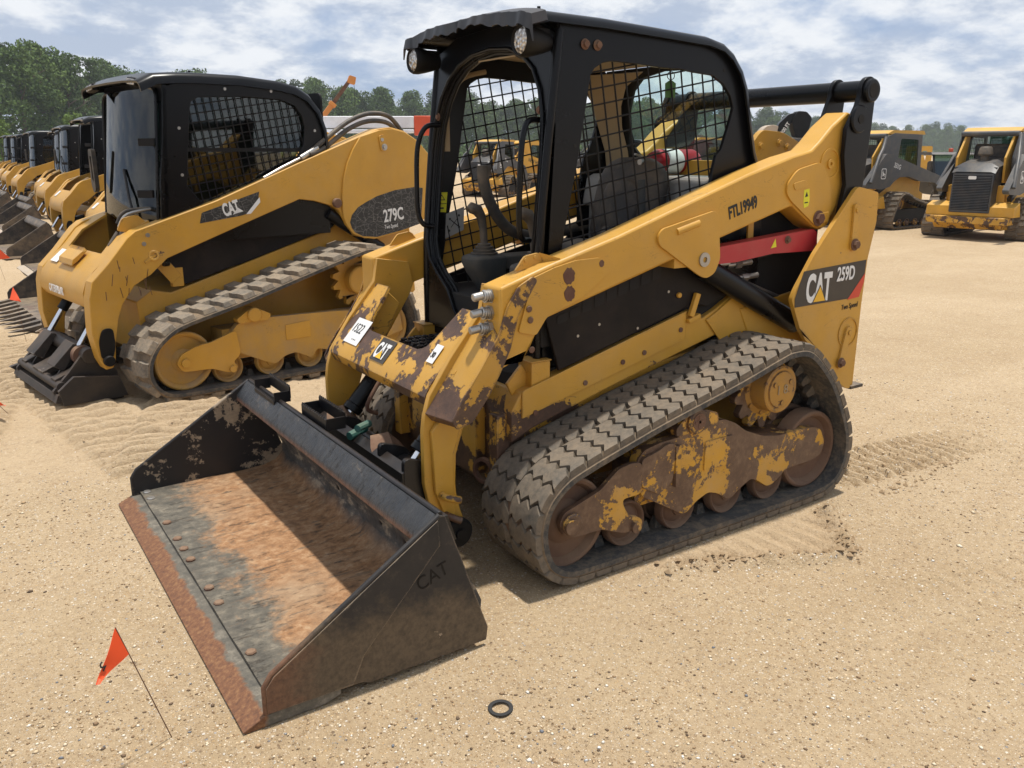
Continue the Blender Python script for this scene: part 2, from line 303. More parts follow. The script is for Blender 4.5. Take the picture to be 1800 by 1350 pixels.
# ------------------------------------------------------------------ mesh helpers
def link(o, parent=None):
    COL.objects.link(o)
    if parent is not None: o.parent = parent
    return o
def tag(o, label=None, cat=None, group=None, kind=None):
    if label: o['label'] = label
    if cat: o['category'] = cat
    if group: o['group'] = group
    if kind: o['kind'] = kind
    return o
def empty(name, loc=(0, 0, 0), rz=0.0, parent=None, label=None, cat=None, group=None):
    o = bpy.data.objects.new(name, None); link(o, parent); o.location = loc; o.rotation_euler = (0, 0, rz)
    o.empty_display_size = 0.2
    return tag(o, label, cat, group)
class MB:
    def __init__(s): s.v = []; s.f = []; s.mi = []; s.m = 0
    def add(s, vs, fs):
        k = len(s.v); s.v += [tuple(map(float, q)) for q in vs]
        s.f += [tuple(i + k for i in f) for f in fs]; s.mi += [s.m]*len(fs); return s
    def box(s, x0, x1, y0, y1, z0, z1):
        vs = [(x, y, z) for x in (x0, x1) for y in (y0, y1) for z in (z0, z1)]
        return s.add(vs, [(0, 1, 3, 2), (4, 6, 7, 5), (0, 4, 5, 1), (2, 3, 7, 6), (0, 2, 6, 4), (1, 5, 7, 3)])
    def obox(s, a, b, w, h, upv=(0, 0, 1)):            # beam from a to b, width w, height h
        a = Vector(a); b = Vector(b); d = (b-a).normalized(); u = Vector(upv); r = d.cross(u).normalized(); u = r.cross(d)
        vs = [p + r*i*w/2 + u*j*h/2 for p in (a, b) for i, j in ((-1, -1), (1, -1), (1, 1), (-1, 1))]
        return s.add(vs, [(0, 3, 2, 1), (4, 5, 6, 7), (0, 1, 5, 4), (1, 2, 6, 5), (2, 3, 7, 6), (3, 0, 4, 7)])
    def prism(s, poly, a0, a1, plane='xz', holes=()):
        loops = [list(poly)] + [list(h) for h in holes]
        def P(q, a):
            if plane == 'xz': return (q[0], a, q[1])
            if plane == 'yz': return (a, q[0], q[1])
            return (q[0], q[1], a)
        tris = tessellate_polygon([[Vector((q[0], q[1], 0)) for q in l] for l in loops])
        flat = [q for l in loops for q in l]; n = len(flat)
        vs = [P(q, a0) for q in flat] + [P(q, a1) for q in flat]
        fs = [tuple(t) for t in tris] + [tuple(i+n for i in reversed(t)) for t in tris]
        k = 0
        for l in loops:
            for i in range(len(l)):
                j = (i+1) % len(l); fs.append((k+i, k+j, k+j+n, k+i+n))
            k += len(l)
        return s.add(vs, fs)
    def cyl(s, p0, p1, r0, r1=None, n=20, cap=True, bev=0.0):
        p0 = Vector(p0); p1 = Vector(p1); r1 = r0 if r1 is None else r1
        d = (p1-p0).normalized(); t = Vector((0, 0, 1)) if abs(d.z) < 0.9 else Vector((1, 0, 0))
        u = d.cross(t).normalized(); w = d.cross(u)
        rings = [(p0, r0), (p1, r1)]
        if bev > 0: rings = [(p0, r0-bev), (p0+d*bev, r0), (p1-d*bev, r1), (p1, r1-bev)]
        vs = []
        for p, r in rings: vs += [p + (u*math.cos(2*math.pi*i/n) + w*math.sin(2*math.pi*i/n))*r for i in range(n)]
        fs = []
        for k in range(len(rings)-1):
            for i in range(n): j = (i+1) % n; fs.append((k*n+i, k*n+j, k*n+n+j, k*n+n+i))
        if cap: fs += [tuple(reversed(range(n))), tuple(range((len(rings)-1)*n, len(rings)*n))]
        return s.add(vs, fs)
    def ring(s, c, ax, ro, ri, w, n=32):            # annulus/tube with thickness
        c = Vector(c); d = Vector(ax).normalized(); t = Vector((0, 0, 1)) if abs(d.z) < 0.9 else Vector((1, 0, 0))
        u = d.cross(t).normalized(); v2 = d.cross(u); vs = []
        for r, o in ((ro, -w/2), (ro, w/2), (ri, w/2), (ri, -w/2)):
            vs += [c + d*o + (u*math.cos(2*math.pi*i/n) + v2*math.sin(2*math.pi*i/n))*r for i in range(n)]
        fs = [(k*n+i, k*n+(i+1) % n, ((k+1) % 4)*n+(i+1) % n, ((k+1) % 4)*n+i) for k in range(4) for i in range(n)]
        return s.add(vs, fs)
    def disc_profile(s, c, ax, prof, n=28):          # lathe: prof list of (offset along axis, radius)
        c = Vector(c); d = Vector(ax).normalized(); t = Vector((0, 0, 1)) if abs(d.z) < 0.9 else Vector((1, 0, 0))
        u = d.cross(t).normalized(); v2 = d.cross(u); vs = []
        for o, r in prof: vs += [c + d*o + (u*math.cos(2*math.pi*i/n) + v2*math.sin(2*math.pi*i/n))*max(r, 1e-4) for i in range(n)]
        fs = [(k*n+i, k*n+(i+1) % n, (k+1)*n+(i+1) % n, (k+1)*n+i) for k in range(len(prof)-1) for i in range(n)]
        return s.add(vs, fs)
    def tube(s, pts, r, n=10, smooth=0, cap=True):
        P = [Vector(p) for p in pts]
        if smooth:
            Q = []
            for i in range(len(P)-1):
                p0 = P[max(i-1, 0)]; p1 = P[i]; p2 = P[i+1]; p3 = P[min(i+2, len(P)-1)]
                for k in range(smooth):
                    t = k/smooth; Q.append(0.5*((2*p1) + (p2-p0)*t + (2*p0-5*p1+4*p2-p3)*t*t + (3*p1-p0-3*p2+p3)*t**3))
            P = Q + [P[-1]]
        vs = []; prev = None
        for i, p in enumerate(P):
            d = (P[min(i+1, len(P)-1)] - P[max(i-1, 0)]).normalized()
            if prev is None:
                t = Vector((0, 0, 1)) if abs(d.z) < 0.9 else Vector((1, 0, 0)); u = d.cross(t).normalized()
            else: u = (prev - d*prev.dot(d)).normalized()
            prev = u; w = d.cross(u); rr = r[i] if isinstance(r, (list, tuple)) else r
            vs += [p + (u*math.cos(2*math.pi*k/n) + w*math.sin(2*math.pi*k/n))*rr for k in range(n)]
        fs = [(i*n+k, i*n+(k+1) % n, (i+1)*n+(k+1) % n, (i+1)*n+k) for i in range(len(P)-1) for k in range(n)]
        if cap: fs += [tuple(reversed(range(n))), tuple(range((len(P)-1)*n, len(P)*n))]
        return s.add(vs, fs)
    def loft(s, rows, closed=False):
        n = len(rows[0]); vs = [q for r_ in rows for q in r_]; fs = []
        for i in range(len(rows)-1):
            for j in range(n if closed else n-1): k = (j+1) % n; fs.append((i*n+j, i*n+k, (i+1)*n+k, (i+1)*n+j))
        return s.add(vs, fs)
    def shell(s, rows, t):                           # sheet with thickness along its averaged normals
        rows = [[Vector(q) for q in r_] for r_ in rows]; nr, nc = len(rows), len(rows[0]); off = []
        for i in range(nr):
            o = []
            for j in range(nc):
                a = rows[min(i+1, nr-1)][j]-rows[max(i-1, 0)][j]; b_ = rows[i][min(j+1, nc-1)]-rows[i][max(j-1, 0)]
                nn = a.cross(b_); nn = nn.normalized() if nn.length > 1e-9 else Vector((0, 0, 1)); o.append(rows[i][j]+nn*t)
            off.append(o)
        k = nr*nc; idx = lambda i, j: i*nc+j
        vs = [q for r_ in rows for q in r_] + [q for r_ in off for q in r_]; fs = []
        for i in range(nr-1):
            for j in range(nc-1):
                fs.append((idx(i, j), idx(i, j+1), idx(i+1, j+1), idx(i+1, j))); fs.append(tuple(k+q for q in (idx(i, j), idx(i+1, j), idx(i+1, j+1), idx(i, j+1))))
        for i in range(nr-1):
            for j in (0, nc-1): fs.append((idx(i, j), idx(i+1, j), k+idx(i+1, j), k+idx(i, j)))
        for j in range(nc-1):
            for i in (0, nr-1): fs.append((idx(i, j), idx(i, j+1), k+idx(i, j+1), k+idx(i, j)))
        return s.add(vs, fs)
    def clusters(s):
        n = len(s.v); par = list(range(n))
        def fd(a):
            while par[a] != a: par[a] = par[par[a]]; a = par[a]
            return a
        for f in s.f:
            r0 = fd(f[0])
            for q in f[1:]: par[fd(q)] = r0
        V = np.array(s.v); roots = np.array([fd(i) for i in range(n)]); ids = list(dict.fromkeys(roots.tolist()))
        if len(ids) < 2 or len(ids) > 60: return None
        bb = [(V[roots == i].min(0)-0.002, V[roots == i].max(0)+0.002) for i in ids]; g = list(range(len(ids)))
        def fg(a):
            while g[a] != a: a = g[a]
            return a
        for i in range(len(ids)):
            for j in range(i):
                if np.all(bb[i][0] <= bb[j][1]) and np.all(bb[j][0] <= bb[i][1]): g[fg(i)] = fg(j)
        cl = {}
        for i, r_ in enumerate(ids): cl.setdefault(fg(i), set()).add(r_)
        if len(cl) < 2: return None
        out = []
        for st in cl.values():
            m = MB(); mp = {}
            for i in range(n):
                if roots[i] in st: mp[i] = len(m.v); m.v.append(s.v[i])
            for f, q in zip(s.f, s.mi):
                if f[0] in mp: m.f.append(tuple(mp[i] for i in f)); m.mi.append(q)
            out.append(m)
        out.sort(key=lambda m: -len(m.v)); return out
    def build(s, name, mat, parent=None, bevel=0.0, ang=35, label=None, recalc=True, split=True):
        if split and parent is not None and name not in NOSPLIT:
            cl = s.clusters()
            if cl:
                os_ = [m.build(name, mat, parent, bevel, ang, label, recalc, False) for m in cl]
                return os_[0]
        me = bpy.data.meshes.new(name); me.from_pydata(s.v, [], s.f)
        mats = mat if isinstance(mat, (list, tuple)) else [mat]
        for q in mats: me.materials.append(M[q] if isinstance(q, str) else q)
        me.polygons.foreach_set('material_index', s.mi)
        me.polygons.foreach_set('use_smooth', [True]*len(me.polygons))
        if recalc:
            import bmesh
            bm = bmesh.new(); bm.from_mesh(me); bmesh.ops.recalc_face_normals(bm, faces=bm.faces); bm.to_mesh(me); bm.free()
        me.set_sharp_from_angle(angle=R(ang))
        o = bpy.data.objects.new(name, me); link(o, parent)
        if bevel > 0:
            md = o.modifiers.new('bevel', 'BEVEL'); md.width = bevel; md.segments = 2; md.limit_method = 'ANGLE'; md.angle_limit = R(40); md.harden_normals = False
        if label: o['label'] = label
        return o
def hexbolt(b, c, ax, r=0.012, h=0.012):
    c = Vector(c); ax = Vector(ax).normalized()
    b.cyl(c, c+ax*h*0.25, r*1.5, n=16); b.cyl(c, c+ax*h, r, n=6)
def arc(cx, cz, r, a0, a1, n=8): return [(cx+r*math.cos(R(a0+(a1-a0)*i/n)), cz+r*math.sin(R(a0+(a1-a0)*i/n))) for i in range(n+1)]
def rounded(poly, r, n=4):
    out = []; m = len(poly)
    for i in range(m):
        p = Vector(poly[i]); a = Vector(poly[i-1])-p; b = Vector(poly[(i+1) % m])-p
        rr = min(r, a.length*0.45, b.length*0.45); p0 = p+a.normalized()*rr; p1 = p+b.normalized()*rr
        for k in range(n+1):
            t = k/n; q = p0*(1-t)**2 + p*2*t*(1-t) + p1*t*t; out.append((q.x, q.y))
    return out
def inpoly(x, y, poly):
    c = False; j = len(poly)-1
    for i in range(len(poly)):
        xi, yi = poly[i]; xj, yj = poly[j]
        if (yi > y) != (yj > y) and x < (xj-xi)*(y-yi)/(yj-yi)+xi: c = not c
        j = i
    return c
def crossings(poly, val, axis):
    out = []
    for i in range(len(poly)):
        a = poly[i]; b = poly[(i+1) % len(poly)]
        if (a[axis] > val) != (b[axis] > val): out.append(a[1-axis]+(b[1-axis]-a[1-axis])*(val-a[axis])/(b[axis]-a[axis]))
    return sorted(out)
def wiregrid(b, poly, y, sp, r=0.0035, slant=0.0):
    ca, sa = math.cos(slant), math.sin(slant)
    if slant:
        b0 = b; b = MB(); poly = [(q[0]*ca+q[1]*sa, -q[0]*sa+q[1]*ca) for q in poly]
    xs = [q[0] for q in poly]; zs = [q[1] for q in poly]
    v = min(xs)+sp*0.6
    while v < max(xs):
        c = crossings(poly, v, 0)
        for i in range(0, len(c)-1, 2): b.cyl((v, y, c[i]-0.01), (v, y, c[i+1]+0.01), r, n=6, cap=False)
        v += sp
    v = min(zs)+sp*0.5
    while v < max(zs):
        c = crossings(poly, v, 1)
        for i in range(0, len(c)-1, 2): b.cyl((c[i]-0.01, y-r*0.8, v), (c[i+1]+0.01, y-r*0.8, v), r, n=6, cap=False)
        v += sp
    if slant: b0.add([(q[0]*ca-q[2]*sa, q[1], q[0]*sa+q[2]*ca) for q in b.v], b.f)
NOSPLIT = {'window_screen', 'rubber_track', 'grip_step', 'tread_buttons', 'warning_decal', 'diagram_print', 'barcode_label', 'triangle', 'emblem', 'headliner', 'pillar_trim', 'latch_cover', 'tree_crown', 'crown', 'engine_compartment', 'screen', 'grille', 'vent_opening', 'quick_coupler', 'sand_clod', 'hose_coupling'}
_font = {}
def text(body, size, mat, parent, origin, right, upv, xs=1.0, off=0.0, name='lettering', ext=0.0008, align='LEFT', shear=0.0, label=None):
    cu = bpy.data.curves.new(name, 'FONT'); cu.body = body; cu.size = size; cu.offset = off; cu.extrude = ext; cu.align_x = align; cu.shear = shear
    cu.resolution_u = 4
    tmp = bpy.data.objects.new(name, cu); COL.objects.link(tmp)
    bpy.context.view_layer.update()
    me = bpy.data.meshes.new_from_object(tmp.evaluated_get(bpy.context.evaluated_depsgraph_get()))
    bpy.data.objects.remove(tmp)
    r = Vector(right).normalized(); u = Vector(upv); u = (u - r*u.dot(r)).normalized(); n = r.cross(u)
    mt = Matrix((r*xs, u, n)).transposed().to_4x4(); mt.translation = Vector(origin)
    me.transform(mt); me.materials.clear(); me.materials.append(M[mat])
    o = bpy.data.objects.new(name, me); link(o, parent)
    if label: o['label'] = label
    return o
def logo(parent, origin, right, upv, size, name='logo', tri=True, mat='white', bg=None):
    """three heavy condensed letters with a triangle cut into the middle one"""
    r = Vector(right).normalized(); u = Vector(upv); u = (u-r*u.dot(r)).normalized(); n = r.cross(u); o = Vector(origin)
    t = text('CAT', size*1.35, mat, parent, o, r, u, xs=0.52, off=size*0.05, name=name)
    b = MB()
    def q(x, y, d): return o + r*x*size + u*y*size + n*d
    def tri_(x0, x1, x2, y0, y1, d, m_):
        b.m = m_; b.add([q(x0, y0, d), q(x1, y0, d), q(x2, y1, d)], [(0, 1, 2)])
    if tri:
        tri_(0.36, 1.16, 0.76, -0.08, 0.56, 0.0014, 0); tri_(0.43, 1.09, 0.76, -0.04, 0.49, 0.0020, 1)
        b.build('triangle', ['decal_black', 'decal_yellow'], parent, recalc=False)
    return t

# ------------------------------------------------------------------ rubber track
def resample(pts, n):
    P = [Vector(p) for p in pts]; m = len(P); Q = []
    for i in range(m):
        p0, p1, p2, p3 = P[i-1], P[i], P[(i+1) % m], P[(i+2) % m]
        for k in range(8):
            t = k/8; Q.append(0.5*((2*p1)+(p2-p0)*t+(2*p0-5*p1+4*p2-p3)*t*t+(3*p1-p0-3*p2+p3)*t**3))
    Q.append(Q[0]); d = [0]
    for i in range(1, len(Q)): d.append(d[-1]+(Q[i]-Q[i-1]).length)
    T = d[-1]; out = []; j = 0
    for k in range(n):
        s = T*k/n
        while d[j+1] < s: j += 1
        t = (s-d[j])/(d[j+1]-d[j]); out.append(Q[j].lerp(Q[j+1], t))
    return out, T
def rubber_track(parent, loop, y0, y1, pitch=0.083, h=0.026, style='zig', th=0.034, mats=('belt', 'tread', 'belt_dirty'), name='rubber_track'):
    n0 = 720
    P, T = resample(loop, n0)
    area = sum(P[i].x*P[(i+1) % n0].y-P[(i+1) % n0].x*P[i].y for i in range(n0)); sg = 1 if area > 0 else -1
    def at(s):
        f = (s/T*n0) % n0; i = int(f); t = f-i; a = P[i % n0]; b = P[(i+1) % n0]; p = a.lerp(b, t)
        d = (P[(i+4) % n0]-P[(i-3) % n0]).normalized(); nn = Vector((d.y, -d.x))*sg
        return p, nn
    b = MB(); N_ = 200; rows = []
    rnd = random.Random(3)
    ya, yb = min(y0, y1), max(y0, y1)
    for k in range(N_+1):
        p, nn = at(T*(k % N_)/N_); i = p-nn*th
        e = 0.012
        rows.append([(p.x-nn.x*e, ya, p.y-nn.y*e), (p.x, ya+e, p.y), (p.x, (ya+yb)/2, p.y), (p.x, yb-e, p.y), (p.x-nn.x*e, yb, p.y-nn.y*e),
                     (i.x, yb, i.y), (i.x, ya, i.y)])
    b.m = 0; b.loft(rows, closed=True)
    for f in range(len(b.f)):                       # outer faces dirty
        if f % 7 in (0, 1, 2, 3): b.mi[f] = 2
    # inner drive lugs
    npi = int(round(T/pitch)); pt = T/npi; ym = (ya+yb)/2
    b.m = 0
    for k in range(npi):
        for sgn in (-1, 1):
            p, nn = at(pt*(k+0.5)); tdir = Vector((nn.y, -nn.x)); c = p-nn*(th+0.02)
            y_ = ym+sgn*0.05
            vs = []
            for dn, w in ((0.02, 0.026), (-0.025, 0.014)):
                for a_, c_ in ((-1, -1), (1, -1), (1, 1), (-1, 1)):
                    q = c+nn*dn+tdir*w*a_; vs.append((q.x, y_+c_*(0.02 if dn > 0 else 0.012), q.y))
            b.add(vs, [(0, 1, 2, 3), (7, 6, 5, 4), (0, 4, 5, 1), (1, 5, 6, 2), (2, 6, 7, 3), (3, 7, 4, 0)])
    b.m = 1
    W_ = yb-ya
    if style == 'zig':
        for k in range(npi):
            for half in (0, 1):
                lo = ya+0.004 if half == 0 else ym+0.001; hi = ym-0.001 if half == 0 else yb-0.004
                sb = pt*(k+0.5*half); m_ = 12; rws = []
                for j in range(m_+1):
                    f = j/m_; y_ = lo+(hi-lo)*f
                    ph = (f*3.0) % 1.0; zg = (ph*2 if ph < 0.5 else 2-ph*2)-0.5
                    zg = max(-0.38, min(0.38, zg))*0.034 + rnd.uniform(-0.0015, 0.0015)
                    hh = h*rnd.uniform(0.88, 1.0)
                    if j in (0, m_): hh *= 0.8
                    w0 = pt*0.465; w1 = pt*0.395; r_ = []
                    if (half == 0 and j == m_) or (half == 1 and j == 0): w0 *= 0.62; w1 *= 0.55; hh *= 0.7
                    for ds, dh in ((-w0, -0.004), (-w1, hh), (w1*0.0, hh*1.03), (w1, hh), (w0, -0.004)):
                        p, nn = at(sb+zg+ds); r_.append((p.x+nn.x*dh, y_, p.y+nn.y*dh))
                    rws.append(r_)
                b.loft(rws, closed=True)
                for e in (0, m_):
                    kk = len(b.v)-(m_+1)*5+e*5; b.f.append(tuple(range(kk, kk+5))); b.mi.append(1)
    else:
        for k in range(npi):
            for half in (0, 1):
                if half == 0: lo, hi = ya+0.005, ya+W_*0.56
                else: lo, hi = ya+W_*0.47, yb-0.005
                sb = pt*(k+0.5*half); w0 = pt*0.34; w1 = pt*0.28; hh = h*rnd.uniform(0.9, 1.0)
                rws = []
                for j, y_ in enumerate((lo, lo+0.01, (lo+hi)/2-0.02, (lo+hi)/2+0.02, hi-0.01, hi)):
                    dd = -0.002 if j in (0, 5) else hh
                    st = 0.0 if j < 3 else 0.012
                    r_ = []
                    for ds, dh in ((-w0, -0.004), (-w1, dd), (w1, dd), (w0, -0.004)):
                        p, nn = at(sb+ds+st); r_.append((p.x+nn.x*dh, y_, p.y+nn.y*dh))
                    rws.append(r_)
                b.loft(rws, closed=True)
    return b.build(name, mats, parent, ang=30)
def wheel(parent, name, c, r, w, ys, mat='wheel', hub=0.045, dish=0.03):
    """c=(x,z); faces towards ys side"""
    b = MB(); x, z = c; d = 1 if ys > 0 else -1
    b.disc_profile((x, abs(ys)*d, z), (0, d, 0), [(-w, 0.03), (-w, r*0.9), (-w+0.01, r), (-0.012, r), (-0.004, r*0.985), (0, r*0.94), (-0.004, r*0.88), (-dish, r*0.80), (-dish*1.1, hub*2.0), (-dish*0.5, hub*1.5), (-dish*0.3, hub), (0.004, hub*0.9), (0.006, 0.0)], n=36)
    return b.build(name, mat, parent, ang=40)

# ------------------------------------------------------------------ bucket (shared by several loaders)
def make_bucket(parent, w=0.973, teeth=False, hero=False, dx=0.0, name='bucket'):
    prof = [(1.90, 0.030), (1.60, 0.034), (1.42, 0.036), (1.30, 0.042), (1.235, 0.062), (1.195, 0.105), (1.19, 0.16), (1.215, 0.225), (1.27, 0.30), (1.335, 0.368), (1.385, 0.410), (1.401, 0.424), (1.398, 0.436), (1.375, 0.462), (1.344, 0.500)]
    ny = 36
    rows = []
    r_ = random.Random(5)
    for i, (x, z) in enumerate(prof):
        rows.append([(x+dx + (0.003*math.sin(j*0.7+i) if 5 < i < 10 else 0), -w+0.012+(2*w-0.024)*j/ny, z + (0.0025*math.sin(j*1.1+i*2.1) if i < 4 else 0)) for j in range(ny+1)])
    b = MB(); b.shell(rows, -0.014)
    o = b.build(name, 'bfloor' if hero else 'dark_steel', parent, ang=40)
    # side plates
    sp = [(1.928, 0.028), (1.928, 0.118), (1.905, 0.150), (1.350, 0.508), (1.325, 0.500), (1.172, 0.060), (1.178, 0.012), (1.60, 0.010), (1.63, 0.022)]
    for sg in (-1, 1):
        b = MB(); b.prism([(x+dx, z) for x, z in sp], sg*(w-0.012), sg*w)
        # outer doubler triangle
        b.prism([(1.925+dx, 0.035), (1.925+dx, 0.115), (1.90+dx, 0.148), (1.355+dx, 0.495), (1.35+dx, 0.41), (1.62+dx, 0.12), (1.66+dx, 0.03)], sg*(w+0.0005), sg*(w+0.008))
        # rim rolled along the sloping edge
        b.tube([(1.345+dx, sg*(w-0.004), 0.507), (1.905+dx, sg*(w-0.004), 0.152), (1.928+dx, sg*(w-0.004), 0.118), (1.928+dx, sg*(w-0.004), 0.03)], 0.009, n=8)
        b.build('side_plate', ('bside' if sg > 0 else 'bside_in') if hero else 'dark_steel', o, bevel=0.0015)
    b = MB()
    b.prism([(2.000+dx, 0.000), (1.935+dx, 0.030), (1.70+dx, 0.040), (1.70+dx, 0.012), (1.75+dx, -0.004), (1.99+dx, -0.006)], -w-0.004, w+0.004)
    b.build('cutting_edge', 'edge' if hero else 'pale_steel', o, bevel=0.002)
    b = MB()                                   # lip tube and back torque box
    b.tube([(1.338+dx, -w+0.01, 0.506), (1.338+dx, w-0.01, 0.506)], 0.011, n=8)
    b.prism([(1.33+dx, 0.492), (1.300+dx, 0.40), (1.275+dx, 0.40), (1.305+dx, 0.492)], -w+0.02, w-0.02)
    b.build('top_rail', 'black_edge', o, bevel=0.002)
    if hero:
        for k, y in enumerate((-0.93, -0.84, -0.52, -0.33, -0.22, -0.11, 0.16, 0.29, 0.66, 0.86)):
            b = MB(); zz = 0.034+0.0035
            b.disc_profile((1.875, y, zz-0.002), (0, 0, 1), [(0, 0.019), (0.014, 0.019), (0.018, 0.015), (0.018, 0)], n=7)
            b.build('edge_bolt', 'steel' if k in (0, 1) else 'rust_bolt', o)
        b = MB()
        for x, y in ((1.875, 0.50), (1.79, 0.52)): b.disc_profile((x, y, 0.0405), (0, 0, 1), [(0, 0.018), (0.0015, 0.017), (0.0016, 0)], n=14)
        b.build('empty_bolt_hole', 'void', o)
        for (y0, y1) in ((-0.80, -0.52), (-0.30, -0.02)):      # serrated grip steps on the top rail
            b = MB(); n_ = int((y1-y0)/0.02)
            for xx, zz in ((1.365, 0.478) if y0 < -0.5 else (1.315, 0.515), (1.29, 0.535) if y0 < -0.5 else (1.235, 0.535)):
                b.box(xx-0.003, xx+0.003, y0, y1, zz-0.02, zz+0.032)
                for q in range(n_):
                    yy = y0+0.02*q+0.010; b.add([(xx-0.0035, yy-0.007, zz+0.031), (xx+0.0035, yy-0.007, zz+0.031), (xx+0.0035, yy+0.007, zz+0.031), (xx-0.0035, yy+0.007, zz+0.031), (xx, yy, zz+0.043)], [(0, 1, 4), (1, 2, 4), (2, 3, 4), (3, 0, 4)])
                    b.cyl((xx, yy, zz+0.028), (xx, yy, zz+0.040), 0.006, 0.003, n=6)
            xa, xb = (1.29, 1.365) if y0 < -0.5 else (1.235, 1.315)
            for yy in (y0, y1): b.box(xa, xb, yy-0.003, yy+0.003, 0.50, 0.55)
            b.build('grip_step', 'black_edge', o)
        # raised letters on the outer side
        text('CAT', 0.070, 'black_mat', o, (1.425, w+0.0005, 0.268), (-1, 0, 0.33), (0, 0, 1), xs=0.85, off=0.0, name='embossed_letters', ext=0.0008)
    if teeth:
        for k in range(9):
            y = -w+0.05+(2*w-0.1)*k/8; b = MB()
            b.add([(1.93+dx, y-0.035, 0.05), (1.93+dx, y+0.035, 0.05), (1.93+dx, y+0.035, 0.0), (1.93+dx, y-0.035, 0.0), (2.14+dx, y-0.018, 0.010), (2.14+dx, y+0.018, 0.010)], [(0, 1, 5, 4), (3, 4, 5, 2), (0, 4, 3), (1, 2, 5), (0, 3, 2, 1)])
            b.build('tooth', 'dark_steel', o)
    return o
def link_plate(b, pts_x_z, y0, y1): b.prism(rounded(pts_x_z, 0.04), y0, y1)

# ------------------------------------------------------------------ ground
def vnoise(x, y, seed=0):
    xi = np.floor(x).astype(np.int64); yi = np.floor(y).astype(np.int64); xf = x-xi; yf = y-yi
    u = xf*xf*(3-2*xf); v = yf*yf*(3-2*yf)
    def hsh(a, b):
        h = (a*374761393+b*668265263+seed*1442695041) & 0xffffffff; h = ((h ^ (h >> 13))*1274126177) & 0xffffffff
        return ((h ^ (h >> 16)) & 0xffff)/65535.0
    return (hsh(xi, yi)*(1-u)+hsh(xi+1, yi)*u)*(1-v)+(hsh(xi, yi+1)*(1-u)+hsh(xi+1, yi+1)*u)*v
def fbm(x, y, o=4, seed=0):
    t = np.zeros_like(x); a = 0.5
    for i in range(o): t += a*(vnoise(x*2**i, y*2**i, seed+i*7)-0.5); a *= 0.5
    return t
def sm(a, b, x): t = np.clip((x-a)/(b-a), 0, 1); return t*t*(3-2*t)
def seg_d(x, y, pts):
    d = np.full_like(x, 1e9)
    for (ax, ay), (bx, by) in zip(pts[:-1], pts[1:]):
        dx, dy = bx-ax, by-ay; t = np.clip(((x-ax)*dx+(y-ay)*dy)/(dx*dx+dy*dy), 0, 1); d = np.minimum(d, np.hypot(x-ax-t*dx, y-ay-t*dy))
    return d
BERM = [(0.62, 0.87), (0.38, 0.90), (0.10, 1.02), (-0.17, 1.17), (-0.42, 1.27), (-0.53, 1.12), (-0.68, 0.95), (-0.80, 0.87)]
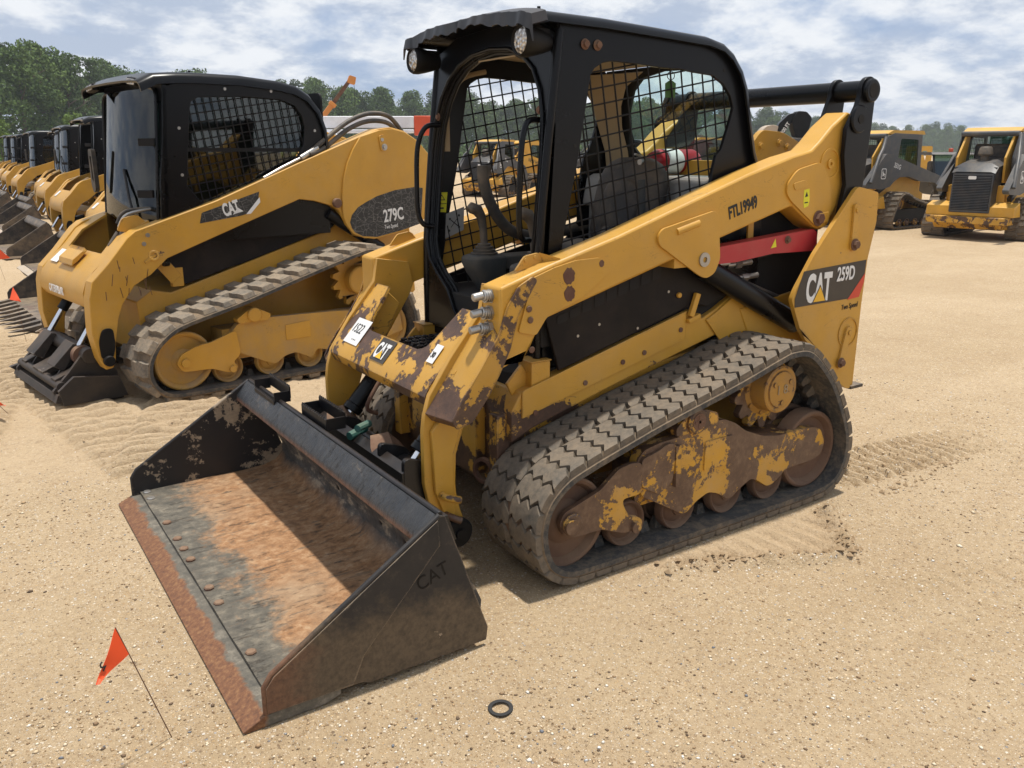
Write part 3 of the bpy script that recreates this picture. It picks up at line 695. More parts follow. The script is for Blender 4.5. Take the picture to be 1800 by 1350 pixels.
def height(x, y):
    r = np.hypot(x, y)
    h = 0.05*fbm(x*0.5, y*0.5, 4, 1)*sm(3, 8, r) + 0.012*fbm(x*2.2, y*2.2, 4, 5) + 0.005*fbm(x*14, y*14, 3, 9) - 0.006
    near = sm(7, 3, r)
    # turning scuff beside the near track: fan ripples inside, crumbly berm round it
    inn = sm(0.0, 0.05, y-0.84)*sm(0, 0.08, (0.50-x))*sm(0, 0.1, (x+0.72))*sm(0, 0.06, (1.22-y)-np.abs(x+0.35)*0.42+0.02)
    ang = (x+0.0)+0.40*(y-0.84)+0.05*np.sin(y*9)
    h += inn*(-0.020+0.030*np.maximum(0, np.sin(ang*2*math.pi/0.088))**1.3*(0.6+0.8*vnoise(x*6, y*3, 12)))
    bd = seg_d(x+0.03*fbm(x*9, y*9, 2, 3), y+0.03*fbm(x*9, y*9, 2, 8), BERM)
    h += 0.046*np.exp(-(bd/0.042)**2)*(0.45+2.6*np.abs(fbm(x*16, y*16, 4, 21)))*sm(0.62, 0.45, x)
    # tread print behind the near track and behind the far one
    for yc in (0.68, -0.68):
        w = sm(0.20, 0.16, np.abs(y-yc-0.05*np.sin(x*1.3)-(x+1)*-0.06))*sm(-0.95, -1.1, x)*sm(-2.6, -1.7, x)
        zz = 0.018*np.abs(((y*9) % 1.0)-0.5)*2
        h += w*(-0.012+0.028*np.clip(1.6*np.sin((x+zz)*2*math.pi/0.083), -1, 1)*(0.7+0.5*vnoise(x*5, y*5, 14)))
        h += 0.022*np.exp(-((np.abs(y-yc+(x+1)*0.06)-0.20)/0.035)**2)*sm(-0.95, -1.1, x)*sm(-2.4, -1.8, x)*(0.6+fbm(x*10, y*10, 3, 2))
    # churned sand in front of and between the parked machines
    dist_ = sm(-1.15, -1.9, y)*sm(-1.5, -0.6, x)*sm(5.5, 3.2, x)*sm(-30, -12, y)
    tr_ = fbm(x*1.2+y*0.3, y*1.8, 4, 31)
    h += dist_*(0.075*tr_+0.040*np.abs(fbm(x*5, y*5, 5, 37))*2-0.016+0.012*fbm(x*22, y*22, 3, 39))
    for xc, a_ in ((1.35, 0.35), (1.9, -0.15), (2.6, 0.2)):
        q = x-xc-a_*(y+2.5); w = sm(0.26, 0.2, np.abs(q))*sm(-1.2, -1.5, y)*sm(-6.5, -4.5, y)
        h += w*0.024*np.clip(1.5*np.sin(y*2*math.pi/0.12+2*fbm(x*3, y*3, 2, 4)), -1, 1)
    # old tread prints and wheel marks crossing the yard
    for (ax, ay, bx, by, wd) in ((-3.2, 2.3, 3.0, 0.98, 0.18), (-3.2, 1.55, 0.2, 2.9, 0.16), (-3.0, -0.2, -1.2, 2.8, 0.17), (1.2, 2.4, 3.2, 1.0, 0.15)):
        L_ = math.hypot(bx-ax, by-ay); ux, uy = (bx-ax)/L_, (by-ay)/L_; q = (x-ax)*ux+(y-ay)*uy; p_ = -(x-ax)*uy+(y-ay)*ux+0.06*np.sin(q*1.1)
        w = sm(wd+0.03, wd-0.02, np.abs(p_))*sm(0, 0.3, q)*sm(L_, L_-0.3, q)*(0.25+1.2*sm(0.35, 0.7, vnoise(x*1.4, y*1.4, 41)))
        h += w*(-0.004+0.0055*np.sin(q*2*math.pi/0.085+np.abs(((p_*9) % 1)-0.5)*3))
        h += 0.006*np.exp(-((np.abs(p_)-wd-0.01)/0.02)**2)*(0.5+fbm(x*9, y*9, 3, 5))*sm(0.4, 0.7, vnoise(x*1.4, y*1.4, 41))
    # under the foreground machine keep it flat
    fl = sm(0.1, 0.0, np.maximum(np.abs(x-0.5)-1.52, 0)+np.maximum(np.abs(y)-0.84, 0)*1.0)
    h = h*(1-fl)+fl*(-0.003+0.25*np.minimum(h, 0.0))
    fb = sm(0.06, 0.0, np.maximum(np.abs(x-1.6)-0.42, 0)+np.maximum(np.abs(y)-0.98, 0))
    h = np.where(fb > 0, h*(1-fb)+fb*(-0.008), h)
    h += 0.8*fbm(x*0.012, y*0.012, 3, 77)*sm(40, 160, r)
    return h, inn, dist_
def axis(lo, hi, step, far, grow=1.09):
    a = list(np.arange(lo, hi+1e-6, step)); d = step; v = hi
    while v < far: d *= grow; v += d; a.append(v)
    d = step; v = lo
    while v > -far: d *= grow; v -= d; a.insert(0, v)
    return np.array(a)
gx = axis(-3.2, 3.4, 0.015, 2200); gy = axis(-5.2, 2.9, 0.016, 2200)
GX, GY = np.meshgrid(gx, gy, indexing='ij'); GH, INN, DIS = height(GX, GY)
nx_, ny_ = GX.shape
me = bpy.data.meshes.new('ground'); co = np.stack([GX, GY, GH], -1).reshape(-1, 3)
ii = (np.arange(nx_-1)[:, None]*ny_+np.arange(ny_-1)[None, :]).reshape(-1)
fc = np.stack([ii, ii+ny_, ii+ny_+1, ii+1], -1)
me.vertices.add(len(co)); me.vertices.foreach_set('co', co.ravel())
me.loops.add(fc.size); me.loops.foreach_set('vertex_index', fc.ravel().astype(np.int32))
me.polygons.add(len(fc)); me.polygons.foreach_set('loop_start', np.arange(0, fc.size, 4, dtype=np.int32)); me.polygons.foreach_set('loop_total', np.full(len(fc), 4, dtype=np.int32))
me.polygons.foreach_set('use_smooth', np.ones(len(fc), dtype=bool)); me.update(calc_edges=True)
at_ = me.attributes.new('churned', 'FLOAT', 'POINT'); at_.data.foreach_set('value', np.maximum(INN*1.0, DIS*0.85).ravel().astype(np.float32))
gnd = bpy.data.objects.new('ground', me); link(gnd); tag(gnd, kind='structure')
def ground_mat():
    m, Nn, Ll, p = new_mat('sandy_ground'); b = NB(m)
    at = Nn.new('ShaderNodeAttribute'); at.attribute_name = 'churned'; ch = at.outputs['Fac']
    pos = b.tc.outputs['Object']
    big = b.noise(0.35, 5, 0.6); mid = b.noise(2.6, 6, 0.62); fin = b.noise(70, 5, 0.75)
    str_ = b.noise(0.8, 5, 0.6, stretch=(0.25, 1.6, 1), dist=0.6)
    c = b.mix(b.step(big, 0.3, 0.7), (0.40, 0.295, 0.175), (0.49, 0.375, 0.24))
    c = b.mix(b.math('MULTIPLY', b.step(mid, 0.4, 0.75), 0.45), c, (0.345, 0.24, 0.14))
    c = b.mix(b.math('MULTIPLY', b.step(str_, 0.5, 0.72), 0.5), c, (0.545, 0.42, 0.275))
    c = b.mix(b.math('MULTIPLY', ch, 0.6), c, (0.50, 0.375, 0.24))
    c = b.mix(b.math('MULTIPLY', b.step(b.noise(1.3, 6, 0.65, off=(9, 9, 0), dist=0.8), 0.58, 0.72), 0.45), c, (0.35, 0.25, 0.145))
    # fine grit, two sizes of stones: cell colour decides which cells are a stone
    def stones(scale, thr, c, amt, seed):
        mp = Nn.new('ShaderNodeMapping'); mp.inputs['Location'].default_value = (seed, seed*0.3, 0); Ll.new(pos, mp.inputs[0])
        v = Nn.new('ShaderNodeTexVoronoi'); v.inputs['Scale'].default_value = scale; Ll.new(mp.outputs[0], v.inputs['Vector'])
        sp = Nn.new('ShaderNodeSeparateColor'); Ll.new(v.outputs['Color'], sp.inputs[0])
        inside = b.math('SUBTRACT', 1.0, b.step(v.outputs['Distance'], 0.28, 0.42))
        on = b.math('MULTIPLY', b.math('MULTIPLY', inside, b.step(sp.outputs[0], thr, thr+0.01)), b.math('SUBTRACT', 1.0, b.math('MULTIPLY', ch, 0.85)))
        sc = b.ramp(sp.outputs[1], [(0.0, (0.17, 0.12, 0.08)), (0.18, (0.34, 0.21, 0.11)), (0.45, (0.55, 0.38, 0.2)), (0.72, (0.70, 0.55, 0.36)), (0.93, (0.80, 0.74, 0.64)), (1.0, (0.22, 0.23, 0.25))])
        return b.mix(b.math('MULTIPLY', on, amt), c, sc), on
    dens = b.step(b.noise(1.1, 5, 0.6, off=(5, 5, 0)), 0.3, 0.62)
    c, o1 = stones(170, 0.35, c, b.math('MULTIPLY', b.math('ADD', 0.6, b.math('MULTIPLY', dens, 0.4)), 0.95), 1.0)
    c, o2 = stones(75, 0.62, c, b.math('MULTIPLY', b.math('ADD', 0.3, dens, clamp=True), 0.9), 2.0)
    c = b.mix(b.math('MULTIPLY', b.step(b.noise(38, 6, 0.85, off=(1, 0, 0)), 0.50, 0.66), 0.55), c, (0.24, 0.165, 0.10))
    c = b.mix(b.math('MULTIPLY', b.step(b.noise(55, 5, 0.85, off=(4, 0, 0)), 0.56, 0.68), 0.6), c, (0.66, 0.55, 0.41))
    b.put(c, p.inputs['Base Color']); p.inputs['Roughness'].default_value = 0.95; p.inputs['Specular IOR Level'].default_value = 0.15
    n = b.bump(b.noise(9, 6, 0.7, off=(2, 2, 0)), 0.55, 0.03); n = b.bump(mid, 0.5, 0.05, n); n = b.bump(fin, 0.9, 0.010, n); n = b.bump(o1, 0.5, 0.003, n); n = b.bump(o2, 0.6, 0.005, n)
    b.put(n, p.inputs['Normal']); return m
M['ground'] = ground_mat(); me.materials.append(M['ground'])
def gh(x, y): return float(height(np.array([float(x)]), np.array([float(y)]))[0][0])
# loose gravel: one joined mesh of small faceted stones, thickest near the camera
def gravel():
    n = 85000; ph = rng.uniform(-2.85, -1.45, n)+0.0; ang_ = rng.uniform(-math.pi-0.1, -math.pi/2+0.75, n)
    rad = 0.6+rng.uniform(0, 1, n)**1.25*6.0
    x = 2.5+rad*np.cos(ang_); y = 3.1+rad*np.sin(ang_)
    k = (vnoise(x*1.3, y*1.3, 3)+vnoise(x*4, y*4, 5)*0.6 > rng.uniform(0.35, 1.15, n))
    hh, inn, dis = height(x, y)
    k &= ~((np.abs(x-1.55) < 0.46) & (np.abs(y) < 1.0)) & (inn < 0.2) & (rng.uniform(0, 1, n) > dis*0.8) & ~((np.abs(x+0.06) < 0.95) & (np.abs(np.abs(y)-0.68) < 0.18))
    x, y, hh = x[k], y[k], hh[k]; n = len(x)
    s = 0.0021+0.0042*rng.uniform(0, 1, n)**3+0.006*(rng.uniform(0, 1, n) > 0.988)*rng.uniform(0.3, 1, n)
    base = np.array([(1, 0, 0), (0.3, 0.9, 0.1), (-0.8, 0.5, 0), (-0.7, -0.6, 0.1), (0.4, -0.9, 0), (0.1, 0.1, 0.75), (0, 0, -0.5)])
    f0 = [(0, 1, 5), (1, 2, 5), (2, 3, 5), (3, 4, 5), (4, 0, 5), (1, 0, 6), (2, 1, 6), (3, 2, 6), (4, 3, 6), (0, 4, 6)]
    a = rng.uniform(0, 6.28, n); ca, sa = np.cos(a), np.sin(a)
    st = rng.uniform(0.7, 1.5, n)
    B = base[None]*(1+rng.uniform(-0.25, 0.25, (n, 7, 1)))
    X = (B[..., 0]*st[:, None]*ca[:, None]-B[..., 1]*sa[:, None])*s[:, None]+x[:, None]; Y = (B[..., 0]*st[:, None]*sa[:, None]+B[..., 1]*ca[:, None])*s[:, None]+y[:, None]; Z = B[..., 2]*s[:, None]+hh[:, None]+s[:, None]*0.15
    co = np.stack([X, Y, Z], -1).reshape(-1, 3)
    F = (np.array(f0)[None]+(np.arange(n)*7)[:, None, None]).reshape(-1, 3)
    me = bpy.data.meshes.new('gravel'); me.vertices.add(len(co)); me.vertices.foreach_set('co', co.ravel()); me.loops.add(F.size); me.loops.foreach_set('vertex_index', F.ravel().astype(np.int32))
    me.polygons.add(len(F)); me.polygons.foreach_set('loop_start', np.arange(0, F.size, 3, dtype=np.int32)); me.polygons.foreach_set('loop_total', np.full(len(F), 3, dtype=np.int32)); me.update(calc_edges=True)
    at = me.attributes.new('tone', 'FLOAT', 'POINT'); at.data.foreach_set('value', np.repeat(rng.uniform(0, 1, n), 7).astype(np.float32))
    m, Nn, Ll, p = new_mat('gravel'); b = NB(m); q = Nn.new('ShaderNodeAttribute'); q.attribute_name = 'tone'
    b.put(b.ramp(q.outputs['Fac'], [(0.0, (0.11, 0.075, 0.05)), (0.2, (0.24, 0.15, 0.08)), (0.45, (0.42, 0.28, 0.15)), (0.65, (0.60, 0.46, 0.29)), (0.85, (0.74, 0.64, 0.48)), (0.95, (0.82, 0.79, 0.72)), (0.97, (0.17, 0.18, 0.20))]), p.inputs['Base Color']); p.inputs['Roughness'].default_value = 0.85
    me.materials.append(m); o = bpy.data.objects.new('gravel', me); link(o); tag(o, 'loose tan and white gravel scattered over the sandy ground', 'gravel', kind='stuff')
gravel()
def clods():
    b = MB(); r_ = random.Random(5)
    for i in range(420):
        k = r_.random()
        if k < 0.6: a, c = (0.30, 0.93), (-0.42, 1.27)
        elif k < 0.85: a, c = (-0.42, 1.27), (-0.72, 0.92)
        else: a, c = (-1.1, 0.93), (-1.9, 0.93)
        t = r_.random(); x = a[0]+(c[0]-a[0])*t+r_.gauss(0, 0.028); y = a[1]+(c[1]-a[1])*t+r_.gauss(0, 0.028)
        if k < 0.6: y -= 0.03*math.sin(math.pi*t)
        s = r_.uniform(0.004, 0.010)+(r_.uniform(0, 0.013) if r_.random() < 0.25 else 0); z = gh(x, y)+s*0.2
        vs = [(x+s*r_.uniform(0.7, 1.1)*cx, y+s*r_.uniform(0.7, 1.1)*cy, z+s*r_.uniform(0.5, 0.9)*cz) for cx, cy, cz in ((1, 0, 0), (0.3, 0.9, 0.1), (-0.8, 0.5, 0), (-0.7, -0.6, 0.1), (0.4, -0.9, 0), (0.1, 0.1, 1), (0, 0, -0.6))]
        b.add(vs, [(0, 1, 5), (1, 2, 5), (2, 3, 5), (3, 4, 5), (4, 0, 5), (1, 0, 6), (2, 1, 6), (3, 2, 6), (4, 3, 6), (0, 4, 6)])
    M['clod'] = paint('damp_sand', (0.33, 0.225, 0.125), 0.0, rough=0.95, dust=0.5)
    o = b.build('sand_clod', 'clod', ang=20); tag(o, 'crumbled clods of damp sand pushed up beside the track', 'clods', kind='stuff')
clods()

# ================================================================== FOREGROUND LOADER
H = empty('track_loader', (0, 0, 0), label='rust-patched yellow track loader with open cab and wide rusty bucket in the foreground', cat='track loader')
LOOP = [(0.60, 0.024), (0.724, 0.034), (0.812, 0.092), (0.853, 0.192), (0.854, 0.288), (0.818, 0.372), (0.740, 0.440), (0.64, 0.478), (0.487, 0.522), (0.245, 0.587), (-0.152, 0.68), (-0.40, 0.748), (-0.503, 0.768), (-0.636, 0.745), (-0.794, 0.604), (-0.905, 0.437), (-0.972, 0.283), (-0.962, 0.145), (-0.883, 0.052), (-0.74, 0.025), (-0.4, 0.022), (0.0, 0.022), (0.35, 0.022)]
FRAME = [(0.324, 0.265), (0.23, 0.211), (0.09, 0.131), (0.06, 0.131), (0.009, 0.168), (-0.061, 0.193), (-0.12, 0.175), (-0.184, 0.133), (-0.215, 0.133), (-0.257, 0.161), (-0.331, 0.195), (-0.38, 0.175), (-0.44, 0.134), (-0.475, 0.134), (-0.528, 0.157), (-0.565, 0.19), (-0.761, 0.195), (-0.821, 0.213), (-0.84, 0.27), (-0.80, 0.34), (-0.74, 0.361), (-0.634, 0.367), (-0.50, 0.365), (-0.387, 0.385), (-0.274, 0.429), (-0.2, 0.48), (-0.133, 0.508), (-0.019, 0.508), (0.088, 0.481), (0.233, 0.474), (0.32, 0.46), (0.36, 0.42), (0.35, 0.34)]
FARM = [(0.470, 0.42), (0.40, 0.43), (0.349, 0.42), (0.347, 0.29), (0.447, 0.288), (0.432, 0.244), (0.40, 0.205), (0.352, 0.19), (0.33, 0.165), (0.352, 0.14), (0.428, 0.14), (0.551, 0.188), (0.679, 0.187), (0.735, 0.21), (0.752, 0.26), (0.735, 0.30), (0.65, 0.325), (0.557, 0.353)]
for s in (1, -1):
    rubber_track(H, LOOP, s*0.838, s*0.458, style='zig')
    f = MB(); f.prism(rounded(FRAME, 0.02, 3), s*0.745, s*0.79)
    f.box(-0.80, 0.32, min(s*0.60, s*0.745), max(s*0.60, s*0.745), 0.20, 0.36)
    f.prism([(0.30, 0.25), (0.30, 0.46), (0.05, 0.48), (-0.25, 0.45), (-0.30, 0.30), (0.1, 0.2)], s*0.60, s*0.745)
    tf = f.build('track_frame', 'rusty', H, bevel=0.004, ang=30)
    b = MB(); b.prism(rounded(FARM, 0.02, 3), s*0.792, s*0.812); b.cyl((0.70, s*0.79, 0.25), (0.70, s*0.83, 0.25), 0.045, n=24, bev=0.006); b.cyl((0.715, s*0.81, 0.25), (0.715, s*0.845, 0.25), 0.03, n=16)
    b.cyl((0.375, s*0.81, 0.155), (0.375, s*0.828, 0.155), 0.024, n=16)
    b.build('idler_arm', 'rusty', tf, bevel=0.003)
    b = MB()                                    # welded plates, cover, clamp round the cross tube
    b.prism(rounded([(0.34, 0.31), (0.345, 0.43), (0.25, 0.45), (0.21, 0.47), (0.16, 0.46), (0.17, 0.30), (0.24, 0.26)], 0.02), s*0.791, s*0.806)
    b.prism(rounded([(-0.02, 0.30), (-0.02, 0.43), (-0.19, 0.43), (-0.21, 0.30)], 0.01), s*0.791, s*0.797)
    b.prism([(0.155, 0.27), (0.165, 0.45), (0.135, 0.45), (0.125, 0.27)], s*0.791, s*0.81)
    b.build('side_cover', 'rusty', tf, bevel=0.002)
    b = MB(); cx, cz = 0.045, 0.535
    b.prism(rounded([(cx+0.115, cz-0.015), (cx+0.11, cz-0.05), (cx+0.03, cz-0.05), (cx-0.06, cz-0.04), (cx-0.13, cz-0.03), (cx-0.125, cz+0.015), (cx-0.05, cz+0.04), (cx+0.04, cz+0.045)], 0.015), s*0.765, s*0.80)
    b.cyl((cx, s*0.74, cz), (cx, s*0.815, cz), 0.055, n=24, bev=0.006)
    b.build('axle_clamp', 'yellow_worn', tf, bevel=0.003)
    b = MB(); b.cyl((cx, s*0.815, cz), (cx, s*0.817, cz), 0.036, n=20); b.box(cx-0.026, cx+0.026, min(s*0.8, s*0.819), max(s*0.8, s*0.819), cz-0.006, cz+0.006); b.box(cx-0.006, cx+0.006, min(s*0.8, s*0.819), max(s*0.8, s*0.819), cz-0.026, cz+0.026)
    b.build('axle_cap', 'rust_bolt', tf)
    wheel(H, 'front_idler', (0.69, 0.238), 0.183, 0.09, s*0.785); wheel(H, 'front_idler', (0.69, 0.238), 0.183, 0.05, s*0.65)
    wheel(H, 'rear_idler', (-0.745, 0.245), 0.188, 0.09, s*0.78); wheel(H, 'rear_idler', (-0.745, 0.245), 0.188, 0.05, s*0.65)
    for x in (0.375, 0.085, -0.205, -0.485):
        wheel(H, 'track_roller', (x, 0.148), 0.098, 0.055, s*0.765, hub=0.035, dish=0.022); wheel(H, 'track_roller', (x, 0.148), 0.098, 0.05, s*0.66, hub=0.035)
    # drive motor with toothed sprocket
    b = MB(); n_ = 14; pl = []
    for k in range(n_):
        for a_, r_ in ((0, 0.155), (0.3, 0.195), (0.5, 0.20), (0.7, 0.195)):
            t = 2*math.pi*(k+a_)/n_; pl.append((-0.50+r_*math.cos(t), 0.575+r_*math.sin(t)))
    b.prism(pl, s*0.655, s*0.69); b.build('sprocket', 'rusty', H, bevel=0.003)
    b = MB(); b.disc_profile((-0.50, s*0.66, 0.578), (0, s, 0), [(0, 0.0), (0, 0.14), (0.03, 0.135), (0.04, 0.112), (0.115, 0.108), (0.12, 0.10), (0.118, 0.085), (0.125, 0.082), (0.13, 0.0)], n=40)
    for k in range(9): t = 2*math.pi*k/9; b.cyl((-0.5+0.125*math.cos(t), s*0.68, 0.578+0.125*math.sin(t)), (-0.5+0.125*math.cos(t), s*0.70, 0.578+0.125*math.sin(t)), 0.012, n=6)
    for k in range(3): t = 2*math.pi*k/3+0.5; b.cyl((-0.5+0.06*math.cos(t), s*0.785, 0.578+0.06*math.sin(t)), (-0.5+0.06*math.cos(t), s*0.792, 0.578+0.06*math.sin(t)), 0.011, n=10)
    M['motor'] = paint('dusty_motor_paint', (0.42, 0.22, 0.04), 0.12, rough=0.65, dust=0.75, edge=0.3, scale=7, dustc=(0.26, 0.165, 0.095))
    dm = b.build('drive_motor', 'motor', H, bevel=0.0)
    if s > 0:
        text('1 8', 0.06, 'beige', dm, (-0.455, 0.7910, 0.56), (-1, 0, 0), (0, 0, 1), name='cast_numbers', ext=0.001)

# hull -------------------------------------------------------------
hull = [(0.735, 0.24), (0.755, 0.30), (0.755, 0.62), (0.712, 0.689), (-0.163, 0.915), (-0.20, 0.925), (-0.272, 0.879), (-0.35, 0.91), (-0.456, 0.965), (-0.60, 0.90), (-0.934, 0.80), (-1.15, 0.80), (-1.18, 0.42), (-1.05, 0.25), (-0.6, 0.22)]
b = MB(); b.prism([(0.735, 0.24), (0.755, 0.30), (0.755, 0.60), (-1.0, 0.80), (-1.15, 0.78), (-1.18, 0.42), (-1.05, 0.25), (-0.6, 0.22)], -0.44, 0.44)
b.prism([(0.7555, 0.49), (0.7555, 0.62), (0.712, 0.689), (-0.163, 0.915), (-0.20, 0.925), (-0.272, 0.879), (-0.35, 0.91), (-0.456, 0.965), (-0.60, 0.90), (-0.934, 0.80), (-1.15, 0.80), (-1.18, 0.43), (-1.04, 0.43), (-0.96, 0.62), (-0.74, 0.815), (-0.50, 0.825), (-0.15, 0.74), (0.245, 0.645), (0.487, 0.58), (0.65, 0.535)], -0.498, 0.498)
hl = b.build('hull', 'yellow_hull', H, bevel=0.006)
for s in (1, -1):
    b = MB()                                    # bolted side strip above the tracks
    b.prism([(0.712, 0.585), (0.712, 0.692), (0.70, 0.70), (-0.163, 0.925), (-0.163, 0.80)], s*0.4985, s*0.507)
    b.build('side_strip', 'yellow_mid', hl, bevel=0.003)
    b = MB()
    for x, z in ((0.40, 0.685), (0.08, 0.77), (-0.13, 0.845), (0.65, 0.60), (0.2, 0.745)): b.cyl((x, s*0.507, z), (x, s*0.512, z), 0.011, n=12)
    b.build('rivet', 'rust_bolt', hl)
    b = MB()                                    # dark brown engine cover
    b.prism([(0.604, 0.985), (0.192, 1.095), (-0.094, 1.16), (-0.345, 1.10), (-0.43, 0.975), (-0.287, 0.93), (-0.243, 0.945), (-0.205, 0.95), (0.531, 0.753)], s*0.485, s*0.502)
    cv = b.build('engine_cover', 'cover', H, bevel=0.004)
    b = MB()                                    # row of vent openings under the arm
    for k in range(9):
        x0 = 0.545-k*0.062; z0 = 0.955+k*0.0165; hh = 0.05 if k > 1 else 0.035
        b.prism(rounded([(x0, z0-0.012), (x0-0.050, z0-0.002), (x0-0.050, z0+hh), (x0, z0+hh-0.012)], 0.006, 2), s*0.5025, s*0.5040)
    b.build('vent_opening', 'void', cv)
    b = MB()
    for x, z in ((0.44, 0.885), (0.33, 0.92), (-0.05, 1.02), (0.12, 0.88)): b.cyl((x, s*0.502, z), (x, s*0.505, z), 0.006, n=10)
    b.build('screw', 'steel', cv)
    # front corner box, latch and fender shelf
    b = MB(); b.box(0.57, 0.66, min(s*0.40, s*0.495), max(s*0.40, s*0.495), 0.66, 0.80); b.box(0.565, 0.665, min(s*0.395, s*0.5), max(s*0.395, s*0.5), 0.80, 0.806)
    b.prism([(0.75, 0.72), (0.68, 0.79), (0.63, 0.71), (0.70, 0.62)], s*0.44, s*0.455)
    b.build('corner_bracket', 'yellow_mid', hl, bevel=0.003)
    b = MB(); b.obox((-0.18, s*0.515, 0.90), (-0.215, s*0.515, 1.0), 0.02, 0.028); b.obox((-0.165, s*0.512, 0.88), (-0.235, s*0.512, 0.90), 0.025, 0.02); b.cyl((-0.11, s*0.50, 1.0), (-0.11, s*0.515, 1.0), 0.012, n=10)
    b.build('cover_latch', 'yellow_clean', hl, bevel=0.003)
    b = MB(); b.prism([(-0.29, 0.87), (-0.35, 0.90), (-0.45, 0.96), (-0.50, 0.95), (-0.80, 0.62), (-0.52, 0.62)], s*0.499, s*0.508)
    b.prism([(-0.50, 0.90), (-0.86, 0.95), (-0.95, 0.70), (-0.80, 0.60), (-0.65, 0.62)], s*0.50, s*0.514)
    b.build('rear_fender', 'yellow_clean', hl, bevel=0.006)
b = MB(); b.box(0.30, 0.70, -0.44, 0.44, 0.6, 0.75); b.box(-0.62, 0.60, -0.47, 0.47, 0.85, 0.98); b.box(-1.10, -0.55, -0.44, 0.44, 0.78, 1.36)
b.prism([(-0.55, 1.20), (-0.58, 1.50), (-1.06, 1.44), (-1.13, 1.34), (-1.13, 0.7), (-0.55, 0.7)], -0.43, 0.43)
b.build('engine_compartment', 'void', H, bevel=0.004)
b = MB(); b.prism([(-0.585, 1.505), (-0.61, 1.525), (-1.05, 1.47), (-1.15, 1.36), (-1.15, 1.34), (-1.08, 1.43)], -0.44, 0.44)
b.build('engine_hood', 'light_grey', H, bevel=0.006)
b = MB()
b.box(-0.54, -0.53, -0.42, 0.42, 1.45, 1.56)
b.prism(rounded([(-0.70, 1.40), (-0.70, 1.60), (-0.80, 1.70), (-0.95, 1.69), (-1.20, 1.60), (-1.20, 1.45)], 0.03), 0.28, 0.31)
for x, z in ((-0.795, 1.625), (-0.93, 1.64), (-0.99, 1.62), (-0.96, 1.56)): hexbolt(b, (x, 0.31, z), (0, 1, 0), 0.013, 0.012)
b.build('rear_bracket', 'yellow_clean', H, bevel=0.003)
# rusty hull nose details
b = MB()
b.prism([(0.755, 0.36), (0.785, 0.36), (0.785, 0.60), (0.755, 0.66)], -0.30, -0.06); b.prism([(0.755, 0.3), (0.80, 0.3), (0.80, 0.56), (0.755, 0.66)], 0.06, 0.30)
b.box(0.74, 0.80, -0.46, -0.40, 0.28, 0.60); b.box(0.74, 0.80, 0.40, 0.46, 0.28, 0.60)
b.build('nose_plate', 'yellow_worn', hl, bevel=0.005)
for y in (0.10, 0.36):
    b = MB(); b.ring((0.80, y, 0.34), (1, 0.3, 0), 0.055, 0.042, 0.02, n=24); b.build('tie_down_ring', 'rust_bolt', hl)

